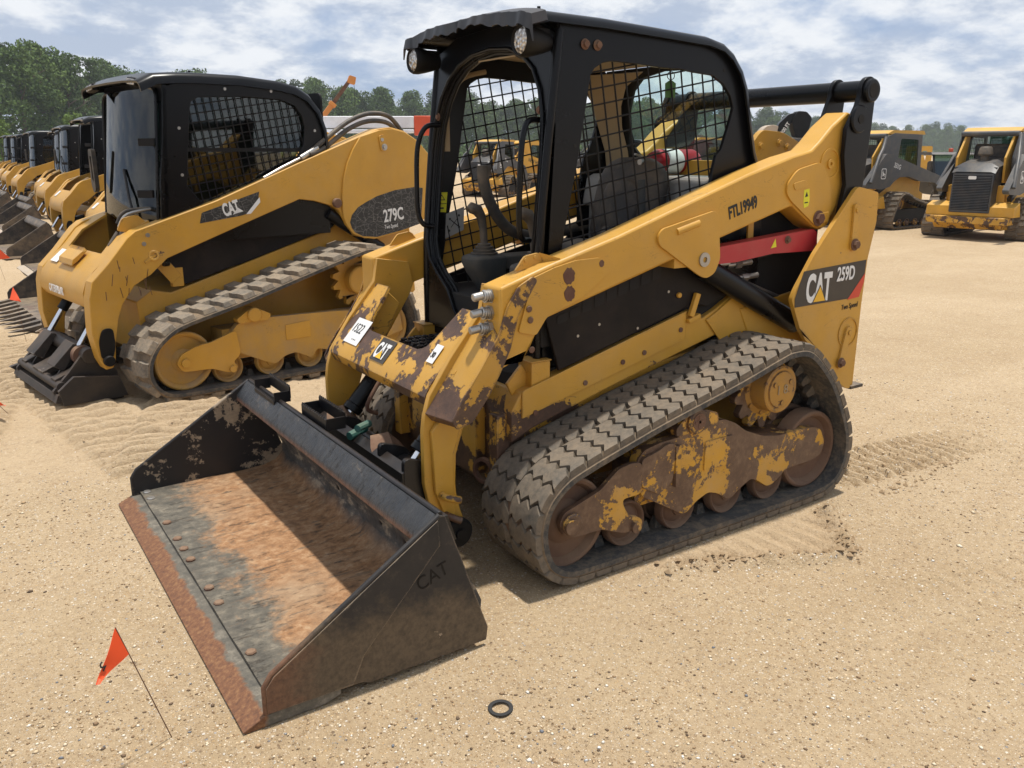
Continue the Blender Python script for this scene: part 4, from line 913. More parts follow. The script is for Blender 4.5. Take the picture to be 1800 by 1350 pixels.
# rear panels with the model decal ---------------------------------------
RP = [(-1.060, 1.425), (-1.086, 1.442), (-1.247, 1.411), (-1.255, 1.274), (-1.216, 1.094), (-1.188, 0.448), (-1.150, 0.455), (-1.089, 0.49), (-0.90, 0.68), (-0.80, 0.74), (-0.75, 0.80), (-0.671, 0.947), (-0.693, 0.992), (-0.804, 1.145)]
for s in (1, -1):
    b = MB(); b.prism(rounded(RP, 0.012, 2), s*0.640, s*0.662); b.box(-1.24, -1.18, min(s*0.45, s*0.64), max(s*0.45, s*0.64), 0.45, 1.38)
    rp = b.build('rear_upright', 'yellow_mid', H, bevel=0.004)
    if s > 0:
        b = MB(); y = 0.6630
        b.m = 0; b.prism([(-0.694, 0.909), (-0.690, 0.950), (-0.738, 1.072), (-1.206, 1.094), (-1.203, 0.985), (-1.178, 0.915)], y, y+0.0006)
        b.m = 1; b.prism([(-1.2055, 1.03), (-1.2035, 0.985), (-1.176, 0.915), (-1.085, 0.909)], y+0.001, y+0.0016)
        b.build('model_decal', ['decal_black', 'decal_red'], rp)
        logo(rp, (-0.765, y+0.0014, 0.928), (-1, 0, 0.004), (0, 0, 1), 0.132)
        text('259D', 0.092, 'white', rp, (-0.985, y+0.0022, 1.008), (-1, 0, 0.01), (0, 0, 1), xs=0.66, off=0.0022, name='lettering')
        text('Two Speed', 0.036, 'ink', rp, (-1.045, y+0.0008, 0.862), (-1, 0, 0.05), (0, 0, 1), xs=0.78, name='lettering', shear=0.15)
    b = MB()
    for (xa, za, xb_, zb_) in ((-1.075, 1.335, -1.082, 1.175), (-1.118, 0.745, -1.072, 0.60)):
        b.prism(rounded([(xa+0.022, za+0.03), (xa-0.022, za+0.03), (xb_-0.022, zb_-0.03), (xb_+0.022, zb_-0.03)], 0.02), s*0.663, s*0.674)
        b.cyl((xa, s*0.672, za), (xa, s*0.68, za), 0.012, n=10)
    b.build('pin_keeper', 'yellow_mid', rp, bevel=0.002)
    b = MB()
    hexbolt(b, (-1.082, s*0.674, 1.175), (0, s, 0), 0.019, 0.02); hexbolt(b, (-1.072, s*0.674, 0.60), (0, s, 0), 0.017, 0.018)
    b.build('pin_bolt', 'rust_bolt', rp)
    b = MB(); b.ring((-1.118, s*0.664, 0.745), (0, 1, 0), 0.075, 0.068, 0.006, n=30); b.build('boss_ring', 'yellow_mid', rp)
    b = MB(); b.box(-1.30, -1.20, min(s*0.60, s*0.66), max(s*0.60, s*0.66), 0.44, 0.455); b.build('tail_bracket', 'dark_steel', rp)
    # black rear links and tower ears
    b = MB()
    ear = arc(-1.122, 1.868, 0.062, 165, 10, 8)
    b.prism([(-1.172, 1.85)]+[(-1.122+0.062*math.cos(R(a)), 1.868+0.062*math.sin(R(a))) for a in range(165, -16, -15)]+[(-1.045, 1.80), (-0.985, 1.70), (-0.985, 1.58), (-1.02, 1.45), (-1.00, 1.36), (-0.965, 1.20), (-1.08, 1.20), (-1.15, 1.44), (-1.168, 1.70)], s*0.615, s*0.638)
    b.prism([(-1.168+0.0, 1.85)]+[(-1.115+0.058*math.cos(R(a)), 1.868+0.058*math.sin(R(a))) for a in range(165, -16, -15)]+[(-1.02, 1.76), (-0.93, 1.66), (-0.93, 1.56), (-1.14, 1.60)], s*0.462, s*0.482)
    lk = b.build('rear_link', 'black', H, bevel=0.004)
    b = MB(); b.cyl((-1.122, s*0.60, 1.868), (-1.122, s*0.662, 1.868), 0.052, n=30, bev=0.006); b.cyl((-1.062, s*0.63, 1.742), (-1.062, s*0.652, 1.742), 0.062, n=28, bev=0.006)
    b.build('pivot_boss', 'black', lk)
    b = MB(); b.cyl((-1.122, s*0.662, 1.868), (-1.122, s*0.6635, 1.868), 0.033, n=24); b.cyl((-1.062, s*0.652, 1.742), (-1.062, s*0.655, 1.742), 0.02, n=20); b.build('pivot_bore', 'void', lk)
b = MB(); b.cyl((-1.118, -0.64, 1.868), (-1.118, 0.64, 1.868), 0.047, n=32); b.build('cross_tube', 'black', H)

# lift arms --------------------------------------------------------------
ARM = [(0.875, 1.128), (0.654, 1.195), (0.326, 1.283), (0.0, 1.385), (-0.411, 1.512), (-0.65, 1.575), (-0.738, 1.592), (-0.80, 1.605), (-0.85, 1.64), (-0.93, 1.71), (-1.03, 1.775), (-1.062, 1.768), (-1.091, 1.628), (-1.099, 1.523), (-1.06, 1.42), (-1.015, 1.339), (-0.951, 1.262), (-0.915, 1.247), (-0.867, 1.262), (-0.698, 1.363), (-0.236, 1.241), (-0.10, 1.195), (0.016, 1.173), (0.281, 1.101), (0.677, 0.995), (0.701, 0.965), (0.729, 0.914), (0.742, 0.888), (0.828, 0.843), (0.876, 0.826), (0.911, 0.766), (0.985, 0.675), (1.075, 0.645), (1.075, 0.665), (1.03, 0.735), (0.95, 0.845), (0.885, 0.94), (0.875, 0.98)]
LEG = [(0.862, 1.128), (0.880, 1.025), (1.012, 0.868), (1.105, 0.735), (1.128, 0.66), (1.136, 0.60), (1.136, 0.392), (1.122, 0.326), (1.105, 0.24), (1.085, 0.175), (1.045, 0.135), (0.99, 0.14), (0.958, 0.186), (0.985, 0.26), (1.000, 0.33), (1.003, 0.371), (0.998, 0.488), (0.96, 0.60), (0.902, 0.657), (0.80, 0.80), (0.70, 0.95), (0.68, 1.0), (0.70, 1.10)]
for s in (1, -1):
    yi, yo = 0.478, 0.600
    b = MB(); b.prism(ARM, s*yi, s*yo)
    arm = b.build('lift_arm', 'yellow', H, bevel=0.010, ang=30)
    b = MB(); b.prism(LEG, s*0.452, s*0.4775)
    leg = b.build('arm_plate', 'yellow_mid', arm, bevel=0.0025)
    b = MB(); b.prism([(1.085, 0.63), (1.11, 0.60), (1.10, 0.36), (1.06, 0.25), (1.015, 0.25), (1.022, 0.36), (1.02, 0.49), (0.985, 0.60), (1.0, 0.66)], s*0.4778, s*0.497)
    b.build('leg_doubler', 'yellow_mid', arm, bevel=0.003)
    # flange: heavy worn front rim of the outer box
    b = MB(); path = [(0.715, 1.152), (0.775, 1.128), (0.838, 1.06), (0.882, 0.95), (0.955, 0.843), (1.035, 0.737), (1.082, 0.662), (1.055, 0.628), (0.965, 0.675)]
    pth2 = [(p[0]-0.018 if i < 5 else p[0]-0.02, p[1]-0.03 if i < 7 else p[1]+0.03) for i, p in enumerate(path)]
    b.prism(rounded([(1.086, 0.668), (1.068, 0.632), (1.00, 0.650), (0.93, 0.735), (0.88, 0.815), (0.835, 0.90), (0.80, 1.02), (0.745, 1.10), (0.715, 1.145), (0.735, 1.162), (0.80, 1.13), (0.85, 1.06), (0.888, 0.955), (0.96, 0.85), (1.04, 0.745)], 0.01, 2), s*0.601, s*0.609)
    b.build('rim_plate', 'yellow_worn', arm, bevel=0.002)
    b = MB(); b.add([(1.128, s*0.478, 0.672), (1.082, s*0.600, 0.662), (0.885, s*0.600, 0.955), (0.862, s*0.478, 1.03), (1.10, s*0.478, 0.640), (1.07, s*0.600, 0.640), (0.85, s*0.6, 0.93), (0.83, s*0.478, 1.0)], [(0, 1, 2, 3), (4, 7, 6, 5), (0, 4, 5, 1), (2, 6, 7, 3), (1, 5, 6, 2), (0, 3, 7, 4)])
    b.build('front_gusset', 'yellow_worn', arm, bevel=0.003)
    # reinforcing plates and pressed pads
    b = MB(); b.prism(rounded([(0.735, 1.155), (0.640, 1.185), (0.540, 1.205), (0.420, 1.208), (0.385, 1.185), (0.378, 1.145), (0.497, 1.066), (0.672, 1.003), (0.72, 0.94), (0.80, 0.96)], 0.012), s*0.6005, s*0.6085)
    b.build('reinforcing_plate', 'yellow_clean', arm, bevel=0.003)
    b = MB(); b.prism(rounded([(0.108, 1.300), (-0.185, 1.362), (-0.212, 1.345), (-0.238, 1.158), (-0.21, 1.10), (-0.160, 1.080), (-0.118, 1.096), (0.118, 1.236), (0.13, 1.27)], 0.02), s*0.6005, s*0.612)
    b.build('cylinder_lug', 'yellow_clean', arm, bevel=0.005)
    b = MB(); b.prism(rounded([(0.118, 1.236), (-0.160, 1.080), (-0.21, 1.10), (-0.22, 1.2), (0.0, 1.22)], 0.02), s*0.478, s*0.49); b.box(-0.12, 0.02, min(s*0.49, s*0.6), max(s*0.49, s*0.6), 1.135, 1.18)
    b.build('cylinder_lug', 'yellow_clean', arm, bevel=0.004)
    b = MB(); b.tube([(0.025, s*0.6055, 1.285), (-0.10, s*0.6055, 1.315)], 0.016, n=12); b.build('pressed_slot', 'yellow_clean', arm)
    b = MB(); b.ring((-0.138, s*0.612, 1.162), (0, 1, 0), 0.030, 0.012, 0.016, n=24); b.build('grease_boss', 'steel', arm)
    b = MB(); b.prism(rounded([(-0.640, 1.462), (-0.700, 1.522), (-0.86, 1.555), (-0.93, 1.48), (-0.965, 1.36), (-0.955, 1.275), (-0.915, 1.255), (-0.86, 1.27), (-0.675, 1.385), (-0.64, 1.42)], 0.03), s*0.6005, s*0.610)
    b.prism(rounded([(-0.675, 1.463), (-0.76, 1.478), (-0.775, 1.447), (-0.69, 1.43)], 0.02), s*0.610, s*0.614)
    b.build('pivot_plate', 'yellow_clean', arm, bevel=0.004)
    b = MB(); b.ring((-0.938, s*0.6005, 1.545), (0, 1, 0), 0.072, 0.060, 0.008, n=32); b.ring((-0.938, s*0.6005, 1.545), (0, 1, 0), 0.022, 0.008, 0.016, n=16)
    b.build('arm_boss', 'yellow_clean', arm)
    b = MB(); hexbolt(b, (-0.875, s*0.610, 1.302), (0, s, 0), 0.024, 0.022); b.build('pivot_bolt', 'rust_bolt', arm)
    b = MB(); b.obox((-0.875, s*0.612, 1.302), (-0.945, s*0.612, 1.305), 0.008, 0.05); b.build('pin_keeper', 'yellow_clean', arm, bevel=0.003)
    # worn-through round pads, bolt pairs
    b = MB()
    for x, z, r_ in ((0.572, 1.149, 0.030), (0.568, 1.082, 0.028), (0.415, 1.185, 0.013)):
        b.prism([(x+(r_*(0.92+0.1*math.sin(k*2.3)))*math.cos(k*math.pi/10), z+(r_*(1.05+0.1*math.cos(k*3.1)))*math.sin(k*math.pi/10)) for k in range(20)], s*0.6088, s*0.6100)
    b.build('worn_pad', 'rust_bolt', arm)
    b = MB()
    for x, z in ((0.755, 1.043), (0.749, 1.001), (0.742, 0.888)): b.cyl((x, s*0.6085, z), (x, s*0.615, z), 0.013, n=14, bev=0.003)
    b.build('arm_bolt', 'rust_bolt', arm)
    b = MB()                                    # bracket on top of the arm
    b.prism(rounded([(0.765, 1.17), (0.72, 1.225), (0.655, 1.235), (0.625, 1.205), (0.62, 1.19)], 0.012), s*0.520, s*0.530); b.add([(0.64, s*0.53, 1.20), (0.655, s*0.53, 1.235), (0.60, s*0.59, 1.215), (0.60, s*0.59, 1.19)], [(0, 1, 2, 3)])
    for x, z in ((0.715, 1.21), (0.672, 1.218)): b.cyl((x, s*0.53, z), (x, s*0.534, z), 0.008, n=12)
    b.build('hose_bracket', 'yellow_mid', arm, bevel=0.002)
    if s > 0:
        for z, m_ in ((1.092, 'steel'), (1.031, 'steel'), (0.972, 'steel')):
            b = MB(); x0 = 0.872+(1.09-z)*0.12; b.cyl((x0-0.02, 0.535, z), (x0+0.006, 0.535, z), 0.028, n=6)
            b.cyl((x0, 0.535, z), (x0+0.035, 0.532, z+0.004), 0.021, n=20, bev=0.003); b.cyl((x0+0.035, 0.532, z+0.004), (x0+0.075, 0.53, z-0.002), 0.015, n=20, bev=0.003)
            for q in range(3): b.ring((x0+0.01+q*0.009, 0.535, z), (1, 0, 0), 0.023, 0.018, 0.004, n=20)
            b.build('hydraulic_coupling', m_, arm)
        text('FTL19949', 0.072, 'ink', arm, (-0.288, 0.6015, 1.322), (-1, 0, 0.27), (0, 0, 1), xs=0.62, off=0.0022, name='stencil_lettering')
        b = MB(); b.m = 0; b.prism([(-0.756, 1.432), (-0.792, 1.438), (-0.800, 1.385), (-0.795, 1.36), (-0.765, 1.352), (-0.757, 1.385)], 0.6105, 0.6110)
        b.m = 1; b.add([(-0.765, 0.6113, 1.40), (-0.787, 0.6113, 1.404), (-0.775, 0.6113, 1.425)], [(0, 1, 2)]); b.prism([(-0.766, 1.372), (-0.79, 1.375), (-0.79, 1.38), (-0.766, 1.378)], 0.6111, 0.6113)
        b.build('warning_decal', ['warn_yellow', 'ink'], arm, recalc=False)
        for z in (0.34, 0.255):                   # pipe stubs on the lower leg
            b = MB(); b.tube([(1.075 if z > 0.3 else 1.06, 0.497, z+0.005), (1.07 if z > 0.3 else 1.05, 0.53, z+0.003), (1.02 if z > 0.3 else 1.02, 0.545, z-0.012)], 0.014, n=12, smooth=4); b.build('pin_handle', 'yellow_worn', arm)
    b = MB(); b.cyl((1.02, s*0.497, 0.185), (1.02, s*0.535, 0.185), 0.060, n=30, bev=0.008); b.cyl((1.02, s*0.535, 0.185), (1.02, s*0.548, 0.185), 0.020, n=14); b.build('lower_pivot', 'black_mat', arm)
    b = MB(); b.ring((0.99, s*0.465, 0.80), (0, 1, 0), 0.030, 0.012, 0.09, n=20); b.build('pin_boss', 'yellow_mid', arm)

# cross member -------------------------------------------------------------
prof = [(1.000, 0.640), (1.050, 0.655), (1.095, 0.685), (1.112, 0.725), (1.092, 0.765), (1.055, 0.805), (1.015, 0.850), (0.975, 0.895), (0.935, 0.940), (0.895, 0.985), (0.870, 1.015)]
def yb(i):
    return {5: None, 6: 0.22, 7: 0.285, 8: 0.315, 9: 0.33, 10: 0.345}.get(i)
b = MB(); full = [[(x, -0.452+0.904*j/16, z) for j in range(17)] for x, z in prof[:7]]
lim = [0.20, 0.26, 0.285, 0.30, 0.312, 0.325]
full[6] = [(prof[6][0], y, prof[6][1]) for _, y, _ in full[6]]
b.shell(full, 0.014)
for s in (1, -1):
    rows = []
    pr = [(1.015, 0.850, 0.215), (1.008, 0.858, 0.245), (0.998, 0.869, 0.265), (0.975, 0.895, 0.282), (0.935, 0.940, 0.297), (0.895, 0.985, 0.312), (0.870, 1.015, 0.325)]
    for x, z, yy in pr: rows.append([(x, s*(yy+(0.452-yy)*j/5), z) for j in range(6)] if s > 0 else [(x, s*(0.452-(0.452-yy)*j/5), z) for j in range(6)])
    b.shell(rows, 0.014)
cm = b.build('cross_member', 'yellow_worn', H, bevel=0.0)
b = MB(); 
for s in (1, -1): b.prism([(1.0, 0.66), (1.09, 0.70), (0.87, 1.0), (0.80, 0.93), (0.93, 0.66)], s*0.36, s*0.385)
b.build('inner_web', 'yellow_worn', cm, bevel=0.003)
def on_cm(y, t, lift=0.002):                      # t: 0 at bend, 1 at cutout edge
    a = Vector((1.095, y, 0.760)); c = Vector((1.018, y, 0.847)); nn = Vector((0.75, 0, 0.66))
    return a.lerp(c, t) + nn*lift
def sticker(name, y0, y1, t0, t1, mats, lift=0.002):
    b = MB(); P_ = [on_cm(y0, t0, lift), on_cm(y1, t0, lift), on_cm(y1, t1, lift), on_cm(y0, t1, lift)]; Q_ = [p+Vector((0.75, 0, 0.66))*0.0008 for p in P_]
    b.add(P_+Q_, [(3, 2, 1, 0), (4, 5, 6, 7), (0, 1, 5, 4), (1, 2, 6, 5), (2, 3, 7, 6), (3, 0, 4, 7)]); return b.build(name, mats, cm)
up_cm = (on_cm(0, 1)-on_cm(0, 0)).normalized()
tagp = sticker('lot_tag', -0.375, -0.235, 0.25, 1.35, 'white', 0.004)
text('1522', 0.066, 'ink', tagp, on_cm(-0.366, 0.74, 0.0065), (0, 1, 0), up_cm, xs=0.72, off=-0.0012, name='handwritten_number', shear=0.25)
text('. . .', 0.05, 'ink', tagp, on_cm(-0.310, 0.42, 0.0065), (0, 1, 0), up_cm, xs=0.6, name='print')
lp = sticker('logo_plate', -0.070, 0.060, 0.05, 0.98, 'decal_black', 0.003)
logo(lp, on_cm(-0.060, 0.20, 0.0052), (0, 1, 0), up_cm, 0.072)
sk = sticker('number_tag', 0.335, 0.385, 0.75, 1.45, 'white', 0.005)
text('30', 0.035, 'ink', sk, on_cm(0.342, 0.95, 0.0075), (0, 1, 0), up_cm, xs=0.8, name='number')

# cylinders, brace, hoses --------------------------------------------------
for s in (1, -1):
    b = MB(); a = Vector((0.88, s*0.33, 0.69)); c = Vector((1.075, s*0.33, 0.47)); d = (c-a).normalized()
    b.cyl(a, c, 0.040, n=28, bev=0.004); b.cyl(c-d*0.03, c+d*0.006, 0.044, n=28, bev=0.004)
    tl = b.build('tilt_cylinder', 'black', H)
    b = MB(); b.cyl(c, c+d*0.13, 0.017, n=20); b.build('rod', 'chrome', tl)
    b = MB(); b.cyl(c+d*0.13+Vector((0, -0.03, 0)), c+d*0.13+Vector((0, 0.03, 0)), 0.035, n=20, bev=0.004); b.build('rod_eye', 'black_mat', tl)
    b = MB(); b.tube([a+Vector((0.02, s*-0.04, -0.03)), c+Vector((-0.05, s*-0.06, 0.03)), c+Vector((-0.1, s*-0.05, -0.02))], 0.010, smooth=4); b.build('feed_pipe', 'rust_bolt', tl)
    b = MB(); a = Vector((-0.20, s*0.545, 1.12)); c = Vector((-0.86, s*0.545, 0.80)); b.cyl(a, c, 0.050, n=28, bev=0.005)
    lc = b.build('lift_cylinder', 'black', H)
    b = MB(); b.tube([(-0.26, s*0.52, 1.13), (-0.5, s*0.50, 1.03), (-0.85, s*0.50, 0.90)], 0.013, smooth=4); b.build('feed_pipe', 'hose', lc)
    b = MB(); b.cyl((-0.138, s*0.50, 1.162), (-0.138, s*0.60, 1.162), 0.05, n=20); b.build('cylinder_eye', 'black_mat', lc)
    # couplings of steel hoses behind the brace
    b = MB()
    for q, (z, x0) in enumerate(((1.105, -0.30), (1.10, -0.45), (1.035, -0.50))):
        b.cyl((x0, s*0.46, z), (x0-0.16, s*0.46, z+0.004), 0.014, n=12); b.cyl((x0-0.05, s*0.46, z), (x0-0.09, s*0.46, z), 0.020, n=6)
    b.build('hose_coupling', 'steel', H)
    b = MB(); b.tube([(-0.45, s*0.42, 1.18), (-0.7, s*0.43, 1.12), (-0.95, s*0.44, 1.2)], 0.013, smooth=5); b.tube([(-0.25, s*0.43, 1.20), (-0.55, s*0.42, 1.22), (-0.9, s*0.4, 1.10)], 0.013, smooth=5); b.tube([(-0.3, s*0.44, 1.04), (-0.6, s*0.45, 0.98), (-0.9, s*0.46, 0.86)], 0.012, smooth=5)
    b.build('hydraulic_hose', 'hose', H)
    b = MB(); b.obox((-0.545, s*0.50, 1.22), (-0.54, s*0.50, 1.33), 0.01, 0.035, upv=(1, 0, 0)); b.build('brace_hanger', 'yellow_clean', H)
    b = MB(); b.prism([(-0.60, 0.86), (-0.55, 1.34), (-1.02, 1.32), (-1.1, 0.9)], s*0.415, s*0.425); b.build('inner_side_sheet', 'yellow_clean', H)
b = MB(); b.prism(rounded([(-0.245, 1.205), (-0.56, 1.228), (-0.875, 1.252), (-0.905, 1.235), (-0.915, 1.165), (-0.905, 1.148), (-0.885, 1.150), (-0.60, 1.155), (-0.36, 1.133), (-0.245, 1.133)], 0.008, 2), 0.525, 0.590)
br = b.build('arm_brace', 'red', H, bevel=0.006)
b = MB(); b.prism([(-0.585, 1.18), (-0.622, 1.184), (-0.612, 1.222)], 0.5905, 0.5910); b.build('warning_decal', 'warn_yellow', br)
b = MB(); hexbolt(b, (-0.695, 0.59, 1.212), (0, 1, 0), 0.012, 0.014); b.cyl((-0.898, 0.59, 1.165), (-0.898, 0.5915, 1.165), 0.008, n=10); b.build('brace_bolt', 'rust_bolt', br)

# coupler behind the bucket ---------------------------------------------------
b = MB()
b.prism([(1.17, 0.46), (1.21, 0.44), (1.20, 0.12), (1.15, 0.10), (1.12, 0.40)], -0.44, 0.44)
for y in (-0.43, -0.22, 0.22, 0.43): b.prism(rounded([(1.20, 0.50), (1.08, 0.46), (1.0, 0.26), (1.0, 0.12), (1.12, 0.10), (1.21, 0.14)], 0.03), y-0.012, y+0.012)
b.cyl((1.10, -0.46, 0.40), (1.10, 0.46, 0.40), 0.035, n=18)
cp = b.build('quick_coupler', 'black_edge', H, bevel=0.003)
for y in (-0.36, 0.10):
    b = MB(); b.loft([[(1.18+0.03*math.sin(k*0.9), y+0.05*k, 0.47-0.02*k+0.02*math.cos(k*1.3)) for k in range(6)], [(1.10+0.02*math.sin(k), y+0.05*k, 0.49-0.02*k+0.02*math.sin(k*1.7)) for k in range(6)], [(1.05, y+0.05*k, 0.44-0.015*k) for k in range(6)]]); b.build('latch_cover', 'rust_bolt', cp, recalc=False)
b = MB(); b.cyl((1.13, -0.06, 0.47), (1.22, -0.02, 0.46), 0.018, n=10); b.cyl((1.13, -0.02, 0.50), (1.2, 0.02, 0.50), 0.016, n=10); b.build('hose_plug', 'teal', cp)
BK = make_bucket(H, hero=True)

# cab ---------------------------------------------------------------------------
cab = MB()
WIN = [(0.371, 1.881), (0.352, 1.904), (0.316, 1.924), (0.271, 1.933), (0.143, 1.930), (0.006, 1.922), (-0.098, 1.922), (-0.17, 1.914), (-0.285, 1.907), (-0.349, 1.878), (-0.4, 1.829), (-0.422, 1.783), (-0.409, 1.731), (-0.384, 1.662), (-0.364, 1.609), (-0.334, 1.583), (-0.319, 1.523), (-0.305, 1.42), (-0.30, 1.25), (-0.20, 1.13), (0.10, 1.02), (0.465, 0.923), (0.490, 0.94), (0.528, 1.059), (0.479, 1.321), (0.428, 1.551)]
SIDE = [(0.520, 2.05), (0.540, 1.90), (0.565, 1.70), (0.590, 1.40), (0.605, 1.10), (0.610, 0.95), (0.60, 0.80), (0.30, 0.775), (-0.30, 0.90), (-0.66, 1.0), (-0.665, 1.25), (-0.64, 1.42), (-0.595, 1.545), (-0.565, 1.60), (-0.515, 1.76), (-0.487, 1.86), (-0.445, 1.935), (-0.385, 1.99), (-0.32, 2.02), (-0.235, 2.035), (0.03, 2.05), (0.324, 2.06)]
for s in (1, -1):
    b = MB(); b.prism(SIDE, s*0.445, s*0.462, holes=[WIN])
    sd = b.build('cab_side', 'black', H, bevel=0.003)
    b = MB(); wiregrid(b, WIN, s*0.444, 0.060, 0.0036, R(-10.5)); b.build('window_screen', 'black_mat', sd)
    if s > 0:
        b = MB()
        for x in (0.405, 0.345): b.cyl((x, 0.462, 1.985), (x, 0.470, 1.985), 0.020, n=16, bev=0.004); b.cyl((x, 0.470, 1.985), (x, 0.480, 1.985), 0.013, n=6)
        b.build('roof_bolt', 'rust_bolt', sd)
        b = MB()
        for x, z in ((-0.35, 1.93), (0.44, 1.62), (0.50, 1.03), (-0.53, 1.4)): b.cyl((x, 0.462, z), (x, 0.4635, z), 0.007, n=10)
        b.build('screw', 'void', sd)
        b = MB(); b.tube([(-0.52, 0.465, 1.52), (-0.55, 0.49, 1.53), (-0.57, 0.50, 1.50), (-0.57, 0.465, 1.47)], 0.008, smooth=4); b.build('hook', 'black', sd)
# front frame: flat face with an arched door hole, plus a foot at the bottom
def dooredge(inset=0.0):
    k = 1-inset/0.42
    pts = [(0.425, 1.20), (0.425, 1.60), (0.41, 1.73), (0.375, 1.825), (0.32, 1.90), (0.24, 1.955), (0.14, 1.988), (0, 2.0)]
    low = [(0.40, 1.12), (0.33, 1.055), (0.235, 0.99), (0.185, 0.91), (0.14, 0.865)]
    a = [(y*k, z-inset*0.8*(z > 1.7)) for y, z in pts]; l = [(y*k, z) for y, z in low]
    return list(reversed(l)) + a + [(-y, z) for y, z in reversed(a[:-1])] + [(-y, z) for y, z in l]
outer = [(0.462, 0.80), (0.462, 1.70), (0.458, 1.90), (0.44, 2.02), (0.30, 2.075), (0, 2.09), (-0.30, 2.075), (-0.44, 2.02), (-0.458, 1.90), (-0.462, 1.70), (-0.462, 0.80)]
def fx(z): return 0.612-0.095*max(0, (z-1.1)/0.95)**1.3
def framemb(out, hole, dx0, dx1):
    b = MB(); b.prism(out, 0, 1, plane='yz', holes=[hole] if hole else ())
    b.v = [((fx(v[2])+dx0) if v[0] < 0.5 else (fx(v[2])+dx1), v[1], v[2]) for v in b.v]; return b
b = framemb(outer, dooredge(), -0.03, 0.0)
ff = b.build('door_frame', 'black', H, bevel=0.004)
for ins, dx, rr in ((-0.003, 0.004, 0.009), (0.016, -0.035, 0.010), (0.006, -0.018, 0.006)):
    b = MB(); e = dooredge(ins); b.tube([(fx(z)+dx, y, z) for y, z in e]+[(fx(e[0][1])+dx, e[0][0], e[0][1])], rr, n=10, cap=False); b.build('door_seal', 'black', ff)
b = MB()                                          # inner jamb joining the seals
e0, e1 = dooredge(-0.002), dooredge(0.018)
b.loft([[(fx(z)-0.0, y, z) for y, z in e0], [(fx(z)-0.045, y, z) for y, z in e1]], closed=True); b.build('jamb', 'black', ff, recalc=False)
b = MB()                                          # front corner posts turned out of round stock
for s in (1, -1): b.tube([(fx(z)-0.006, s*(0.452), z) for z in (0.80, 1.0, 1.2, 1.4, 1.6, 1.8, 1.95, 2.03)], 0.017, n=12)
b.build('corner_post', 'black', ff)
for s in (1, -1):
    b = MB(); b.tube([(fx(1.70)-0.005, s*0.385, 1.715), (fx(1.70)+0.06, s*0.400, 1.705), (fx(1.6)+0.085, s*0.415, 1.62), (fx(1.4)+0.075, s*0.415, 1.45), (fx(1.3)+0.065, s*0.412, 1.33), (fx(1.25)+0.04, s*0.40, 1.275), (fx(1.2)-0.01, s*0.385, 1.265)], 0.0115, n=12, smooth=6); b.build('grab_handle', 'black', ff)
    b = MB(); hexbolt(b, (fx(1.74)+0.003, s*0.392, 1.75), (1, 0, 0), 0.011, 0.01); b.build('handle_bolt', 'rust_bolt', ff)
    # work lights
    b = MB(); b.disc_profile((0.66, s*0.418, 1.985), (-1, 0, 0), [(-0.004, 0.045), (-0.012, 0.050), (0.0, 0.056), (0.02, 0.056), (0.05, 0.050), (0.09, 0.040), (0.12, 0.030), (0.12, 0)], n=28); b.box(0.55, 0.60, s*0.418-0.02, s*0.418+0.02, 1.96, 2.03)
    lt = b.build('work_light', 'black_mat', ff)
    b = MB(); b.disc_profile((0.662, s*0.418, 1.985), (1, 0, 0), [(0, 0.045), (0.006, 0.038), (0.009, 0.02), (0.010, 0.0)], n=24); b.build('lens', 'lens', lt)
# roof
RPR = [(0.655, 2.068), (0.588, 2.082), (0.324, 2.078), (0.03, 2.065), (-0.236, 2.052), (-0.327, 2.034), (-0.392, 1.998), (-0.454, 1.935), (-0.493, 1.864), (-0.522, 1.762), (-0.572, 1.60), (-0.60, 1.545)]
ys_ = [-0.492, -0.488, -0.475, -0.45, -0.40, -0.30, -0.15, 0, 0.15, 0.30, 0.40, 0.45, 0.475, 0.488, 0.492]
dz_ = [-0.035, -0.018, -0.003, 0.006, 0.014, 0.026, 0.034, 0.036, 0.034, 0.026, 0.014, 0.006, -0.003, -0.018, -0.035]
rows = []
rr_ = random.Random(11)
fine = []
for i in range(len(RPR)):
    x, z = RPR[i]; nx, nz = (0, 1)
    if i: 
        d = Vector((RPR[min(i+1, len(RPR)-1)][0]-RPR[i-1][0], RPR[min(i+1, len(RPR)-1)][1]-RPR[i-1][1])).normalized(); nx, nz = d.y, -d.x
    rows.append([(x+nx*dz_[j], ys_[j], z+nz*dz_[j]) for j in range(len(ys_))])
b = MB(); b.shell(rows[:7], 0.010); b.shell([r_[:5] for r_ in rows[6:]], 0.010); b.shell([r_[-5:] for r_ in rows[6:]], 0.010)
rf = b.build('roof', 'black', H, ang=50, split=False)
# ragged torn lip at the roof's front edge
b = MB(); nn_ = 70; r0, r1, r2 = [], [], []
for k in range(nn_+1):
    y = -0.492+0.984*k/nn_; u_ = abs(y)/0.492; zt = 2.068+0.036*(1-u_**3.2)-(0.03 if u_ > 0.985 else 0)
    jag = 0.026*mnoise.noise(Vector((k*0.19, 1.3, 0)))+0.012*mnoise.noise(Vector((k*0.55, 4.3, 0)))+0.003*mnoise.noise(Vector((k*1.7, 2.3, 0)))
    r0.append((0.60, y, zt+0.010)); r1.append((0.655+abs(jag)*0.6, y, zt-0.004+jag*0.3)); r2.append((0.665+jag*0.5, y, zt-0.032-0.018*u_+jag*0.75))
b.shell([r0, r1, r2], 0.006); b.build('torn_visor', 'black_edge', rf)
b = MB(); b.cyl((0.50, 0.30, 2.10), (0.50, 0.30, 2.128), 0.007, n=8); b.build('roof_stud', 'black', rf)
